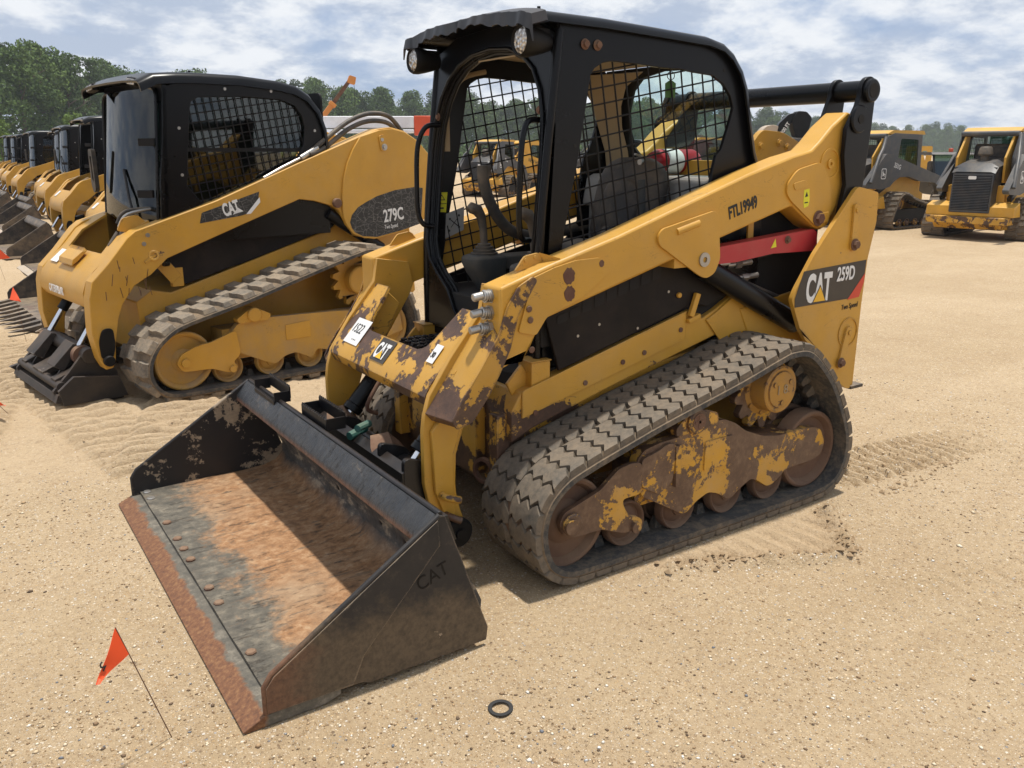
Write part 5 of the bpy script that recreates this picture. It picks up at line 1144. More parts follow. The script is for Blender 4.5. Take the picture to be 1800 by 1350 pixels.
# liner, rear frame and window
b = MB(); b.shell([[(x+0.0, y, z-0.05) for y in (-0.43, -0.2, 0, 0.2, 0.43)] for x, z in [(0.50, 2.02)]+[(q[0], q[1]) for q in RPR[2:6]]], 0.006); b.build('headliner', 'beige', H, recalc=False)
RW = [(-0.30, 1.56), (-0.345, 1.62), (-0.345, 1.70), (-0.31, 1.80), (-0.24, 1.89), (-0.15, 1.945), (0.0, 1.965), (0.15, 1.96), (0.30, 1.94), (0.38, 1.87), (0.40, 1.75), (0.39, 1.62), (0.34, 1.56)]
def rxx(z): return -0.61+max(0, z-1.55)*0.42
b = MB(); b.prism([(-0.44, 1.0), (-0.44, 1.90), (-0.40, 1.99), (0.40, 1.99), (0.44, 1.90), (0.44, 1.0)], 0, 1, plane='yz', holes=[RW])
b.v = [((rxx(v[2])-(0.0 if v[0] < 0.5 else 0.02)), v[1], v[2]) for v in b.v]
rw = b.build('rear_frame', 'black_mat', H, bevel=0.003)
b = MB(); b.prism(RW, 0, 1, plane='yz'); b.v = [((rxx(v[2])-(0.010 if v[0] < 0.5 else 0.014)), v[1], v[2]) for v in b.v]; b.build('rear_window', 'glass_clear', rw)
b = MB(); b.shell([[(rxx(z)+0.03, y1, z), (rxx(z)+0.07, (y1-0.43)/2, z), (rxx(z)+0.13, -0.432, z)] for z, y1 in ((1.45, -0.36), (1.60, -0.365), (1.72, -0.36), (1.82, -0.325), (1.91, -0.25), (1.97, -0.10))], 0.006); b.build('pillar_trim', 'beige', rw, recalc=False)
b = MB(); b.box(-0.60, -0.34, -0.42, 0.42, 1.0, 1.49); b.prism([(-0.58, 1.49), (-0.33, 1.48), (-0.30, 1.33), (-0.58, 1.33)], -0.43, 0.43); b.build('rear_shelf', 'light_grey', H, bevel=0.02)
# floor, footwell and step
b = MB(); b.box(-0.5, 0.58, -0.44, 0.44, 0.76, 0.80); b.box(0.575, 0.60, -0.44, 0.44, 0.76, 0.86); b.build('cab_floor', 'black_mat', H, bevel=0.003)
b = MB(); b.box(0.60, 0.83, -0.33, 0.25, 0.735, 0.760)
st = b.build('entry_step', 'black_edge', H, bevel=0.004)
b = MB()
for i in range(6):
    for j in range(10):
        x = 0.63+i*0.036+(0.008 if j % 2 else 0); y = -0.31+j*0.058
        b.ring((x, y, 0.765), (0, 0, 1), 0.015, 0.009, 0.018, n=10)
b.box(0.615, 0.825, -0.325, 0.245, 0.7602, 0.7625); b.build('tread_buttons', 'black_edge', st)
b = MB(); b.box(0.60, 0.66, -0.33, -0.05, 0.76, 0.772); b.build('step_mat', 'grey_plastic', st)
# seat ------------------------------------------------------------------------
def cushion(b, c, size, tilt, n=10, e=3.2):
    rows = []
    for i in range(n+1):
        ph = -math.pi/2+math.pi*i/n; r_ = []
        for j in range(24):
            th = 2*math.pi*j/24; sgn = lambda v: math.copysign(abs(v)**(2/e), v)
            v = Vector((sgn(math.cos(ph))*sgn(math.cos(th))*size[0], sgn(math.cos(ph))*sgn(math.sin(th))*size[1], sgn(math.sin(ph))*size[2]))
            v = Matrix.Rotation(tilt, 3, 'Y') @ v; r_.append(Vector(c)+v)
        rows.append(r_)
    b.loft(rows, closed=True)
b = MB(); cushion(b, (-0.10, 0, 1.14), (0.24, 0.24, 0.055), R(-5)); seat = b.build('seat', 'seat', H, ang=80)
b = MB(); cushion(b, (-0.245, 0, 1.34), (0.055, 0.235, 0.24), R(-12)); b.build('backrest', 'seat', seat, ang=80)
b = MB(); cushion(b, (-0.200, 0, 1.35), (0.03, 0.13, 0.13), R(-12)); b.build('back_cushion', 'seat', seat, ang=80)
b = MB(); b.box(-0.30, 0.12, -0.20, 0.20, 0.80, 1.08); b.build('seat_base', 'black_mat', seat, bevel=0.02)
b = MB(); b.tube([(-0.10, 0.25, 1.48), (-0.10, 0.26, 1.30), (-0.05, 0.27, 1.16)], 0.016, smooth=4); b.build('belt_guide', 'grey_plastic', seat)
# joystick pods and lap bar
for s in (1, -1):
    b = MB(); rows = []
    for z, ax_, ay_, cx_ in ((0.93, 0.03, 0.045, 0.40), (0.99, 0.055, 0.06, 0.41), (1.06, 0.085, 0.075, 0.43), (1.11, 0.10, 0.082, 0.44), (1.135, 0.098, 0.08, 0.44), (1.145, 0.07, 0.06, 0.44)):
        rows.append([(cx_+ax_*math.copysign(abs(math.cos(t))**0.6, math.cos(t)), s*0.20+ay_*math.copysign(abs(math.sin(t))**0.6, math.sin(t)), z) for t in [2*math.pi*k/24 for k in range(24)]])
    b.loft(rows, closed=True); b.add(rows[-1], [tuple(range(24))]); b.box(-0.05, 0.40, min(s*0.17, s*0.30), max(s*0.17, s*0.30), 1.07, 1.13)
    pod = b.build('control_pod', 'grey_plastic', H, bevel=0.006, ang=50)
    b = MB(); b.disc_profile((0.44, s*0.20, 1.14), (0, 0, 1), [(0, 0.062), (0.012, 0.063), (0.014, 0.050), (0.026, 0.052), (0.028, 0.040), (0.040, 0.042), (0.042, 0.030), (0.052, 0.031), (0.055, 0.018), (0.075, 0.015)], n=24); b.build('rubber_boot', 'hose', pod)
    b = MB(); b.tube([(0.44, s*0.20, 1.19), (0.445, s*0.20, 1.26), (0.455, s*0.20, 1.315), (0.475, s*0.20, 1.345), (0.505, s*0.20, 1.355), (0.52, s*0.20, 1.345)], [0.017, 0.018, 0.022, 0.027, 0.026, 0.018], n=14, smooth=0); b.build('joystick', 'hose', pod, ang=80)
    b = MB(); b.tube([(0.47, s*0.16, 1.54), (0.465, s*0.16, 1.47), (0.43, s*0.165, 1.38), (0.36, s*0.18, 1.29), (0.25, s*0.22, 1.23), (0.05, s*0.30, 1.20), (-0.2, s*0.34, 1.22)] if s < 0 else [(0.15, 0.30, 1.27), (0.0, 0.33, 1.23), (-0.2, 0.34, 1.22)], 0.026, n=14, smooth=6); b.build('lap_bar', 'hose', H, ang=80)
# decals on the inside of the far side
fs_ = [o for o in H.children if o.name.startswith('cab_side')][1]
yd = -0.4435
b = MB(); b.m = 0; b.prism([(0.545, 1.415), (0.490, 1.415), (0.500, 1.322), (0.550, 1.326)], yd, yd+0.0008)
b.m = 1; b.add([(0.541, yd+0.0012, 1.378), (0.503, yd+0.0012, 1.378), (0.521, yd+0.0012, 1.405)], [(0, 1, 2)]); b.prism([(0.545, 1.364), (0.497, 1.364), (0.4975, 1.361), (0.5455, 1.361)], yd+0.001, yd+0.0014)
b.m = 0; b.add([(0.534, yd+0.0016, 1.382), (0.510, yd+0.0016, 1.382), (0.521, yd+0.0016, 1.399)], [(0, 1, 2)])
b.m = 1; b.box(0.512, 0.530, yd+0.001, yd+0.0014, 1.338, 1.346)
b.build('warning_decal', ['warn_yellow', 'ink'], fs_, recalc=False)
b = MB(); b.prism([(0.500, 1.315), (0.400, 1.345), (0.405, 1.235), (0.508, 1.198)], yd-0.0, yd+0.0012)
pd = b.build('control_diagram', 'light_grey', fs_)
b = MB()
for (x, z) in ((0.48, 1.29), (0.43, 1.305), (0.485, 1.235), (0.43, 1.25)): b.cyl((x, yd+0.0012, z), (x, yd+0.0018, z), 0.006, n=12)
b.obox((0.475, yd+0.0015, 1.285), (0.435, yd+0.0015, 1.255), 0.001, 0.005); b.obox((0.44, yd+0.0015, 1.29), (0.475, yd+0.0015, 1.25), 0.001, 0.003); b.build('diagram_print', 'ink', pd)
b = MB(); b.prism([(0.575, 1.612), (0.535, 1.612), (0.537, 1.588), (0.577, 1.588)], yd, yd+0.001); b.m = 1
for k in range(9): b.box(0.572-k*0.0038, 0.5705-k*0.0038, yd+0.001, yd+0.0014, 1.596, 1.609)
b.build('barcode_label', ['white', 'ink'], fs_)
b = MB(); b.tube([(0.50, -0.43, 1.60), (0.505, -0.43, 1.72), (0.48, -0.42, 1.83), (0.42, -0.41, 1.92), (0.30, -0.40, 1.955)], 0.012, n=6, smooth=4); b.box(0.49, 0.515, -0.44, -0.41, 1.60, 1.76); b.build('edge_trim', 'beige', fs_)
# things lying or hanging in the cab
E_ = MB(); E_.disc_profile((0, 0, 0), (1, 0, 0), [(-0.19, 0.0), (-0.19, 0.03), (-0.175, 0.05), (-0.15, 0.058), (0.10, 0.058), (0.14, 0.045), (0.165, 0.018), (0.20, 0.018), (0.20, 0)], n=28)
ext = E_.build('fire_extinguisher', 'red_ext', None, ang=50); ext.location = (-0.47, 0.05, 1.553); ext.rotation_euler = (0, 0, R(8))
tag(ext, 'red fire extinguisher lying on the grey shelf behind the seat of the foreground loader', 'fire extinguisher')
b = MB(); b.disc_profile((0, 0, 0), (1, 0, 0), [(-0.03, 0.0590), (0.085, 0.0590)], n=28); b.build('paper_label', 'white', ext)
b = MB(); b.cyl((0.19, 0, 0), (0.235, 0, 0.0), 0.014, n=10); b.obox((0.20, 0, 0.02), (0.27, 0, 0.035), 0.012, 0.008); b.build('valve', 'steel', ext)
kt = MB(); kt.prism([(-0.022, -0.055), (0.022, -0.055), (0.024, 0.0), (0.0, 0.016), (-0.024, 0.0)], -0.0015, 0.0015)
kt = kt.build('key_tag', 'green', None, bevel=0.001); kt.location = (-0.07, 0.435, 1.868); kt.rotation_euler = (0, 0, R(-20))
tag(kt, 'small green plastic tag hanging on the cab screen of the foreground loader', 'tag')
b = MB(); b.ring((0, 0, 0.030), (0, 1, 0), 0.017, 0.0145, 0.003, n=18); b.build('wire_loop', 'ink', kt)

# ================================================================== SECOND LOADER (closed cab) and the row behind
LOOP2 = [(0.72, 0.024), (0.86, 0.050), (0.945, 0.14), (0.965, 0.25), (0.925, 0.36), (0.845, 0.448), (0.70, 0.525), (0.29, 0.625), (-0.25, 0.775), (-0.66, 0.885), (-0.78, 0.90), (-0.90, 0.86), (-1.02, 0.70), (-1.16, 0.42), (-1.19, 0.24), (-1.14, 0.09), (-1.02, 0.03), (-0.5, 0.022), (0, 0.022), (0.4, 0.022)]
ARM2 = [(0.890, 1.065), (0.836, 1.105), (0.277, 1.275), (-0.358, 1.515), (-0.924, 1.720), (-1.06, 1.768), (-1.20, 1.785), (-1.32, 1.76), (-1.45, 1.69), (-1.60, 1.55), (-1.66, 1.30), (-1.60, 1.10), (-1.30, 0.98), (-1.0, 0.93), (-0.83, 0.965), (-0.74, 1.06), (-0.69, 1.17), (-0.62, 1.21), (-0.50, 1.245), (-0.361, 1.264), (0.10, 1.105), (0.648, 0.914), (0.765, 0.817), (0.877, 0.757), (0.967, 0.644), (1.002, 0.559), (1.038, 0.403), (1.053, 0.279), (1.075, 0.235), (1.12, 0.23), (1.150, 0.30), (1.178, 0.478), (1.165, 0.70), (1.137, 0.802), (1.026, 0.911)]
def closed_loader(name, loc, rz, label, detailed=True, group=None, coupler=True):
    G = empty(name, loc, rz, label=label, cat='track loader', group=group)
    for s in (1, -1):
        rubber_track(G, LOOP2, s*0.902, s*0.452, style='block', pitch=0.15, h=0.03, mats=('belt', 'tread2', 'belt_dirty'))
        f = MB(); f.prism(rounded([(0.45, 0.30), (0.35, 0.41), (0.30, 0.46), (0.10, 0.475), (-0.45, 0.45), (-1.05, 0.40), (-1.08, 0.22), (-0.80, 0.16), (-0.62, 0.20), (-0.45, 0.15), (-0.30, 0.19), (-0.25, 0.13), (-0.12, 0.19), (-0.04, 0.18), (0.04, 0.13), (0.12, 0.16), (0.30, 0.25)], 0.02), s*0.78, s*0.83)
        f.box(-1.0, 0.4, min(s*0.6, s*0.78), max(s*0.6, s*0.78), 0.2, 0.42)
        tf = f.build('track_frame', 'yellow_dusty', G, bevel=0.006)
        b = MB(); b.prism(rounded([(0.72, 0.31), (0.60, 0.355), (0.52, 0.36), (0.33, 0.42), (0.31, 0.25), (0.37, 0.20), (0.33, 0.16), (0.40, 0.13), (0.52, 0.18), (0.72, 0.19), (0.76, 0.25)], 0.025), s*0.832, s*0.852); b.cyl((0.70, s*0.83, 0.25), (0.70, s*0.87, 0.25), 0.03, n=18); b.cyl((0.38, s*0.83, 0.155), (0.38, s*0.87, 0.155), 0.024, n=14)
        b.build('idler_arm', 'yellow_mid', tf, bevel=0.003)
        b = MB(); b.cyl((0.19, s*0.76, 0.51), (0.19, s*0.87, 0.51), 0.05, n=22, bev=0.006); b.prism(rounded([(0.32, 0.49), (0.30, 0.46), (0.08, 0.46), (0.06, 0.50), (0.15, 0.545), (0.23, 0.545)], 0.015), s*0.79, s*0.85)
        b.build('axle_clamp', 'yellow_mid', tf, bevel=0.003)
        b = MB(); b.prism([(-0.05, 0.29), (-0.05, 0.40), (-0.25, 0.41), (-0.25, 0.29)], s*0.8305, s*0.835); b.build('side_cover', 'yellow_clean', tf, bevel=0.003)
        wheel(G, 'front_idler', (0.69, 0.255), 0.20, 0.10, s*0.82, 'yellow_dusty', hub=0.04); wheel(G, 'rear_idler', (-0.93, 0.26), 0.20, 0.10, s*0.82, 'yellow_dusty')
        for x in (0.385, 0.07, -0.25, -0.57): wheel(G, 'track_roller', (x, 0.155), 0.105, 0.06, s*0.81, 'yellow_dusty', hub=0.035)
        b = MB(); pl = []
        for k in range(14):
            for a_, r_ in ((0, 0.16), (0.3, 0.21), (0.6, 0.21)): t = 2*math.pi*(k+a_)/14; pl.append((-0.76+r_*math.cos(t), 0.645+r_*math.sin(t)))
        b.prism(pl, s*0.64, s*0.68); b.cyl((-0.76, s*0.6, 0.645), (-0.76, s*0.76, 0.645), 0.11, n=28, bev=0.01)
        b.build('sprocket', 'yellow_mid', G, bevel=0.003)
    b = MB(); b.prism([(0.80, 0.24), (0.83, 0.62), (0.72, 0.69), (0.59, 0.66), (-0.701, 1.02), (-0.80, 1.10), (-1.45, 1.10), (-1.50, 0.45), (-1.2, 0.25)], -0.448, 0.448)
    hl = b.build('hull', 'yellow_mid', G, bevel=0.008)
    b = MB(); b.box(-1.45, -0.62, -0.44, 0.44, 1.0, 1.50); b.box(-0.70, 0.5, -0.43, 0.43, 0.8, 1.1); b.build('engine_compartment', 'void', G, bevel=0.01)
    b = MB(); b.prism(rounded([(-0.64, 1.50), (-0.70, 1.60), (-1.35, 1.56), (-1.50, 1.45), (-1.50, 1.30), (-0.64, 1.30)], 0.04), -0.45, 0.45); b.build('engine_hood', 'yellow_clean', G, bevel=0.01)
    for s in (1, -1):
        b = MB(); b.prism([(0.612, 0.90), (0.377, 0.985), (-0.531, 1.275), (-0.713, 1.20), (-0.70, 1.03), (0.482, 0.712), (0.591, 0.745)], s*0.45, s*0.466); cv = b.build('engine_cover', 'cover', G, bevel=0.004)
        b = MB()
        for k in range(12):
            x0 = 0.33-k*0.062; z0 = 0.955+k*0.0195; b.prism([(x0, z0), (x0-0.05, z0+0.012), (x0-0.05, z0+0.05), (x0, z0+0.038)], s*0.4665, s*0.4675)
        b.build('vent_opening', 'void', cv)
        b = MB(); b.box(0.50, 0.58, min(s*0.42, s*0.47), max(s*0.42, s*0.47), 0.70, 0.83); b.obox((0.64, s*0.47, 0.87), (0.55, s*0.47, 0.75), 0.01, 0.09); b.build('corner_bracket', 'yellow_clean', hl, bevel=0.004)
        arm = MB(); arm.prism(ARM2, s*0.480, s*0.600); ao = arm.build('lift_arm', 'yellow_mid' if detailed else 'yellow_clean', G, bevel=0.012, ang=30)
        circ = [(-0.900, 1.712), (-0.83, 1.62), (-0.775, 1.52), (-0.735, 1.40), (-0.716, 1.272), (-0.712, 1.19), (-0.718, 1.11), (-0.745, 1.05), (-0.795, 0.985), (-0.90, 0.945), (-1.018, 0.937), (-1.3, 0.985), (-1.6, 1.11), (-1.655, 1.3), (-1.59, 1.54), (-1.45, 1.68), (-1.32, 1.75), (-1.20, 1.775), (-1.06, 1.76)]
        b = MB(); b.prism(circ, s*0.6005, s*0.618); rp = b.build('rear_arm_plate', 'yellow_clean', ao, bevel=0.005)
        b = MB(); b.cyl((-0.665, s*0.60, 1.225), (-0.665, s*0.635, 1.225), 0.036, n=24, bev=0.005); b.build('pivot_pin', 'rust_bolt', ao)
        b = MB(); b.prism(rounded([(-1.06, 1.72), (-1.12, 1.73), (-1.14, 1.62), (-1.08, 1.60)], 0.02), s*0.6185, s*0.628); b.build('pin_keeper', 'yellow_mid', rp, bevel=0.003)
        b = MB(); hexbolt(b, (-1.11, s*0.628, 1.635), (0, s, 0), 0.017, 0.015); b.cyl((-1.09, s*0.628, 1.69), (-1.09, s*0.634, 1.69), 0.014, n=12); b.build('pin_bolt', 'steel', rp)
        b = MB(); b.prism(rounded([(1.115, 0.50), (1.05, 0.50), (1.045, 0.38), (1.07, 0.30), (1.14, 0.30), (1.145, 0.42)], 0.03), s*0.6005, s*0.612); b.cyl((1.10, s*0.60, 0.29), (1.10, s*0.64, 0.29), 0.035, n=20, bev=0.005); b.build('leg_cover', 'black_mat', ao, bevel=0.003)
        if detailed and s > 0:
            b = MB(); b.prism([(0.385, 1.200), (0.405, 1.130), (0.10, 1.168), (0.035, 1.185), (-0.030, 1.245), (-0.045, 1.328)], 0.6010, 0.6016); b.build('side_decal', 'scratched', ao)
            b = MB(); b.prism([(-0.045, 1.290), (-0.048, 1.255), (0.03, 1.178), (0.065, 1.176)], 0.6018, 0.6022); b.build('decal_stripe', 'white', ao)
            logo(ao, (0.225, 0.6022, 1.168), (-1, 0, 0.26), (0.1, 0, 1), 0.088, tri=False)
            b = MB(); b.add([(0.165, 0.6030, 1.178), (0.085, 0.6030, 1.198), (0.125, 0.6030, 1.225)], [(0, 1, 2)]); b.build('triangle', 'white', ao, recalc=False)
            b = MB(); b.prism([(-1.479, 1.315), (-1.40, 1.325), (-1.20, 1.305), (-1.028, 1.264), (-0.93, 1.225), (-0.849, 1.186), (-0.79, 1.13), (-0.770, 1.075), (-0.785, 1.03), (-0.813, 0.995), (-0.88, 0.963), (-1.011, 0.948), (-1.25, 0.985), (-1.45, 1.03)], 0.6185, 0.6191); rd = b.build('side_decal', 'scratched', rp)
            text('279C', 0.135, 'white', rd, (-1.085, 0.620, 1.060), (-1, 0, 0.09), (0, 0, 1), xs=0.66, off=0.003)
            text('Two Speed', 0.045, 'white', rd, (-1.09, 0.620, 1.005), (-1, 0, 0.09), (0, 0, 1), xs=0.62)
            b = MB()
            for x, z in ((0.76, 1.075), (0.79, 1.02)): b.cyl((x, 0.60, z), (x, 0.607, z), 0.014, n=14)
            b.build('arm_bolt', 'steel', ao)
            b = MB(); b.ring((0.735, 0.60, 0.94), (0.2, 1, 0.1), 0.035, 0.02, 0.02, n=20); b.obox((0.80, 0.602, 0.90), (0.70, 0.602, 0.955), 0.01, 0.02); b.build('lift_eye', 'yellow_mid', ao, bevel=0.002)
            r_ = random.Random(9)
            for k in range(15):                  # rusty scratches on the arm's front
                x = r_.uniform(0.78, 1.10); z = r_.uniform(0.72, 0.99); 
                if z > 1.50-0.55*x: continue
                l_ = r_.uniform(0.03, 0.10); a = R(r_.uniform(60, 115)); b = MB()
                b.tube([(x+l_*t*math.cos(a)*0.5, 0.6005, z-l_*t*math.sin(a)) for t in (0, 0.4, 1)], 0.0022, n=5); b.build('scratch', 'rust_bolt', ao)
        b = MB(); b.cyl((-0.12 if not coupler else 0.95, s*0.33, 0.68), (1.09, s*0.33, 0.50), 0.036, n=20, bev=0.004); tl = b.build('tilt_cylinder', 'black', G)
        b = MB(); b.cyl((1.09, s*0.33, 0.50), (1.20, s*0.33, 0.34), 0.019, n=16); b.build('rod', 'chrome', tl)
        b = MB(); b.cyl((-0.62, s*0.54, 1.15), (-1.1, s*0.54, 0.85), 0.045, n=18); b.build('lift_cylinder', 'black', G)
    # front cross member
    pf = [(1.085, 0.60), (1.135, 0.615), (1.165, 0.66), (1.165, 0.72), (1.14, 0.79), (1.08, 0.86), (1.00, 0.93), (0.98, 0.95)]
    b = MB(); b.shell([[(x, -0.48+0.96*j/12, z) for j in range(13)] for x, z in pf], 0.014)
    for s in (1, -1): b.shell([[(x, s*(0.34+0.14*j/3) if s > 0 else -0.48+0.14*j/3, z) for j in range(4)] for x, z in ((0.98, 0.95), (0.88, 1.06), (0.70, 1.16))], 0.014)
    cmm = b.build('cross_member', 'yellow_mid' if detailed else 'yellow_clean', G)
    b = MB(); b.add([(1.10, -0.40, 0.852), (1.10, -0.25, 0.852), (1.01, -0.25, 0.928), (1.01, -0.40, 0.928)], [(0, 1, 2, 3)]); b.build('paper_tag', 'white', cmm, recalc=False)
    if detailed:
        b = MB(); b.prism([(1.06, 0.895), (1.11, 0.86), (1.10, 0.90), (1.03, 0.955), (1.00, 0.955)], -0.17, 0.13); st_ = b.build('step_plate', 'yellow_mid', cmm, bevel=0.003)
        b = MB()
        for k in range(14): yy = -0.16+k*0.0215; b.add([(1.03, yy-0.009, 0.955), (1.03, yy+0.009, 0.955), (1.00, yy+0.009, 0.955), (1.00, yy-0.009, 0.955), (1.015, yy, 0.978)], [(0, 1, 4), (1, 2, 4), (2, 3, 4), (3, 0, 4)])
        b.build('grip_step', 'yellow_mid', st_, recalc=False)
        text('CATERPILLAR', 0.072, 'white', cmm, (1.1750, -0.23, 0.664), (0, 1, 0), (0.0, 0, 1), xs=0.72, off=0.002)
        # hydraulic couplings and hoses on the arm front
        b = MB(); b.tube([(0.86, 0.36, 1.08), (0.92, 0.36, 1.0), (0.9, 0.34, 0.9)], 0.020, n=12); b.cyl((0.86, 0.40, 1.03), (0.80, 0.34, 1.10), 0.032, n=16, bev=0.005); b.build('hydraulic_coupling', 'hose', G)
        b = MB(); b.prism(rounded([(0.90, 1.10), (0.86, 1.18), (0.76, 1.20), (0.70, 1.14), (0.80, 1.08)], 0.02), 0.44, 0.455); b.build('coupling_bracket', 'yellow_mid', G, bevel=0.003)
        for k, (dy, dz) in enumerate(((0, 0), (-0.03, 0.02), (-0.06, -0.02))):
            b = MB(); b.tube([(0.86, 0.38+dy, 1.12+dz), (0.80, 0.40+dy, 1.20+dz), (0.6, 0.42, 1.235), (0.4, 0.46, 1.245)] if k < 2 else [(0.95, 0.30, 0.92), (0.80, 0.34, 0.95), (0.6, 0.36, 1.0)], 0.011, n=10, smooth=5); b.build('hose', 'steel' if k == 0 else 'hose', G)
        for k, (hh, dy) in enumerate(((0.02, 0.0), (-0.035, 0.05))):
            b = MB(); b.tube([(-0.48, 0.56+dy*0.3, 1.585+hh*0.1), (-0.62, 0.55, 1.66+hh), (-0.85, 0.53, 1.80+hh), (-1.05, 0.52, 1.865+hh), (-1.25, 0.50, 1.85+hh), (-1.40, 0.46, 1.74+hh)], 0.018, n=12, smooth=6); hs = b.build('hydraulic_hose', 'hose', G)
            if k == 0:
                b = MB(); b.cyl((-0.41, 0.565, 1.555), (-0.56, 0.553, 1.63), 0.022, n=12); b.tube([(-0.41, 0.565, 1.555), (-0.25, 0.575, 1.49), (-0.1, 0.58, 1.42)], 0.011); b.build('hose_end', 'steel', hs)
        b = MB(); b.tube([(-0.55, 0.1, 1.55), (-0.62, 0.1, 1.78), (-0.75, 0.12, 1.80), (-0.9, 0.2, 1.6)], 0.022, n=10, smooth=5); b.tube([(-0.6, 0.2, 1.5), (-0.70, 0.22, 1.68), (-0.82, 0.25, 1.55)], 0.012, n=8, smooth=5); b.build('hydraulic_hose', 'hose', G)
    # cab: black box with domed roof, screened side windows, glass door
    SD = [(0.545, 2.00), (0.575, 1.70), (0.62, 1.40), (0.64, 1.15), (0.60, 1.0), (-0.64, 1.0), (-0.66, 1.50), (-0.655, 1.73), (-0.60, 1.87), (-0.50, 1.98), (-0.40, 2.045), (-0.20, 2.065), (0.35, 2.07)]
    WN = [(0.375, 1.87), (0.36, 1.92), (0.307, 1.950), (0, 1.965), (-0.305, 1.955), (-0.40, 1.92), (-0.452, 1.85), (-0.470, 1.77), (-0.451, 1.646), (-0.385, 1.55), (-0.2, 1.46), (0.34, 1.25), (0.442, 1.379)]
    for s in (1, -1):
        b = MB(); b.prism(SD, s*0.530, s*0.546, holes=[WN]); sd = b.build('cab_side', 'black', G, bevel=0.004)
        b = MB(); wiregrid(b, WN, s*0.531, 0.056, 0.004, R(-9)); b.box(-0.44, 0.41, s*0.53-0.004, s*0.53+0.004, 1.60, 1.625); b.build('window_screen', 'black_mat', sd)
        b = MB(); b.prism(WN, s*0.515, s*0.519); b.build('window_glass', 'glass', sd)
        b = MB()
        for x, z in ((0.12, 2.01), (-0.22, 2.01), (0.46, 1.75), (-0.55, 1.75), (0.47, 1.45), (-0.56, 1.55)): b.cyl((x, s*0.546, z), (x, s*0.552, z), 0.010, n=12)
        b.build('screw', 'steel', sd)
    def fx2(z): return 0.64-0.10*max(0, (z-1.15)/0.9)
    b = MB(); op = rounded([(-0.49, 0.92), (-0.49, 1.98), (0.49, 1.98), (0.49, 0.92)], 0.09)
    b.prism(rounded([(-0.546, 0.85), (-0.546, 2.05), (0.546, 2.05), (0.546, 0.85)], 0.04), 0, 1, plane='yz', holes=[op]); b.v = [(fx2(v[2])-(0.03 if v[0] < 0.5 else 0), v[1], v[2]) for v in b.v]; dr = b.build('door_frame', 'black', G, bevel=0.004)
    b = MB(); b.shell([[(fx2(z)+0.012+0.05*(1-(y/0.5)**2), y, z) for y in (-0.49, -0.42, -0.3, -0.15, 0, 0.15, 0.3, 0.42, 0.49)] for z in (0.88, 1.1, 1.3, 1.5, 1.7, 1.9, 2.0)], 0.005); b.build('door_glass', 'glass_dark', dr, recalc=False)
    b = MB(); b.tube([(fx2(z)+0.02, y, z) for y, z in rounded([(-0.50, 0.88), (-0.50, 2.0), (0.50, 2.0), (0.50, 0.88)], 0.08)], 0.012, n=8); b.build('door_seal', 'black', dr)
    b = MB(); b.obox((fx2(1.65)+0.02, 0.50, 1.66), (fx2(1.65)+0.09, 0.40, 1.66), 0.03, 0.05); b.obox((fx2(1.2)+0.02, 0.50, 1.33), (fx2(1.2)+0.09, 0.42, 1.33), 0.03, 0.05); b.build('door_hinge', 'black_mat', dr, bevel=0.004)
    b = MB(); b.prism(rounded([(-0.475, 1.33), (-0.475, 1.62), (-0.55, 1.62), (-0.56, 1.36), (-0.52, 1.30)], 0.03), 0.0, 0.03, plane='yz', holes=[rounded([(-0.495, 1.38), (-0.495, 1.57), (-0.53, 1.57), (-0.53, 1.40)], 0.012)]); b.v = [(v[0]+fx2(1.45)+0.07, v[1], v[2]) for v in b.v]; b.build('door_handle', 'hose', dr, bevel=0.004)
    b = MB(); b.tube([(fx2(1.0)+0.07, 0.30, 1.05), (fx2(1.3)+0.08, 0.18, 1.30), (fx2(1.5)+0.07, 0.05, 1.48)], 0.009, n=6); b.build('wiper', 'ink', dr)
    xs_ = [0.70, 0.60, 0.45, 0.30, 0.0, -0.28, -0.42, -0.52, -0.61, -0.66, -0.675]; zs_ = [2.035, 2.085, 2.10, 2.105, 2.105, 2.085, 2.06, 2.005, 1.90, 1.76, 1.60]
    yy_ = [-0.57, -0.565, -0.54, -0.48, -0.3, 0, 0.3, 0.48, 0.54, 0.565, 0.57]; dd_ = [-0.07, -0.03, -0.005, 0.003, 0.012, 0.015, 0.012, 0.003, -0.005, -0.03, -0.07]
    rows = []
    for i in range(len(xs_)):
        d = Vector((xs_[min(i+1, len(xs_)-1)]-xs_[max(i-1, 0)], zs_[min(i+1, len(xs_)-1)]-zs_[max(i-1, 0)])).normalized(); nx, nz = d.y, -d.x
        if i == 0: nx, nz = 0.2, 0.97
        rows.append([(xs_[i]+nx*dd_[j]*(0.6 if i > 6 else 1), yy_[j], zs_[i]+nz*dd_[j]) for j in range(len(yy_))])
    b = MB(); b.shell(rows, 0.014); rf = b.build('roof', 'black', G, ang=50)
    for s in (1, -1):
        b = MB(); b.obox((0.66, s*0.47, 2.03), (0.66, s*0.34, 2.045), 0.05, 0.05); lt = b.build('work_light', 'black_mat', rf, bevel=0.006)
        b = MB(); b.obox((0.688, s*0.465, 2.030), (0.688, s*0.345, 2.043), 0.006, 0.035); b.build('lens', 'lens', lt, bevel=0.002)
    b = MB(); b.cyl((0.25, 0.3, 2.11), (0.25, 0.3, 2.135), 0.009, n=8); b.build('roof_stud', 'black', rf)
    b = MB(); b.prism(rounded([(-0.52, 1.05), (-0.52, 2.02), (0.52, 2.02), (0.52, 1.05)], 0.05), -0.645, -0.63, plane='yz', holes=[rounded([(-0.42, 1.5), (-0.42, 1.90), (0.42, 1.90), (0.42, 1.5)], 0.06)]); b.build('rear_frame', 'black_mat', G)
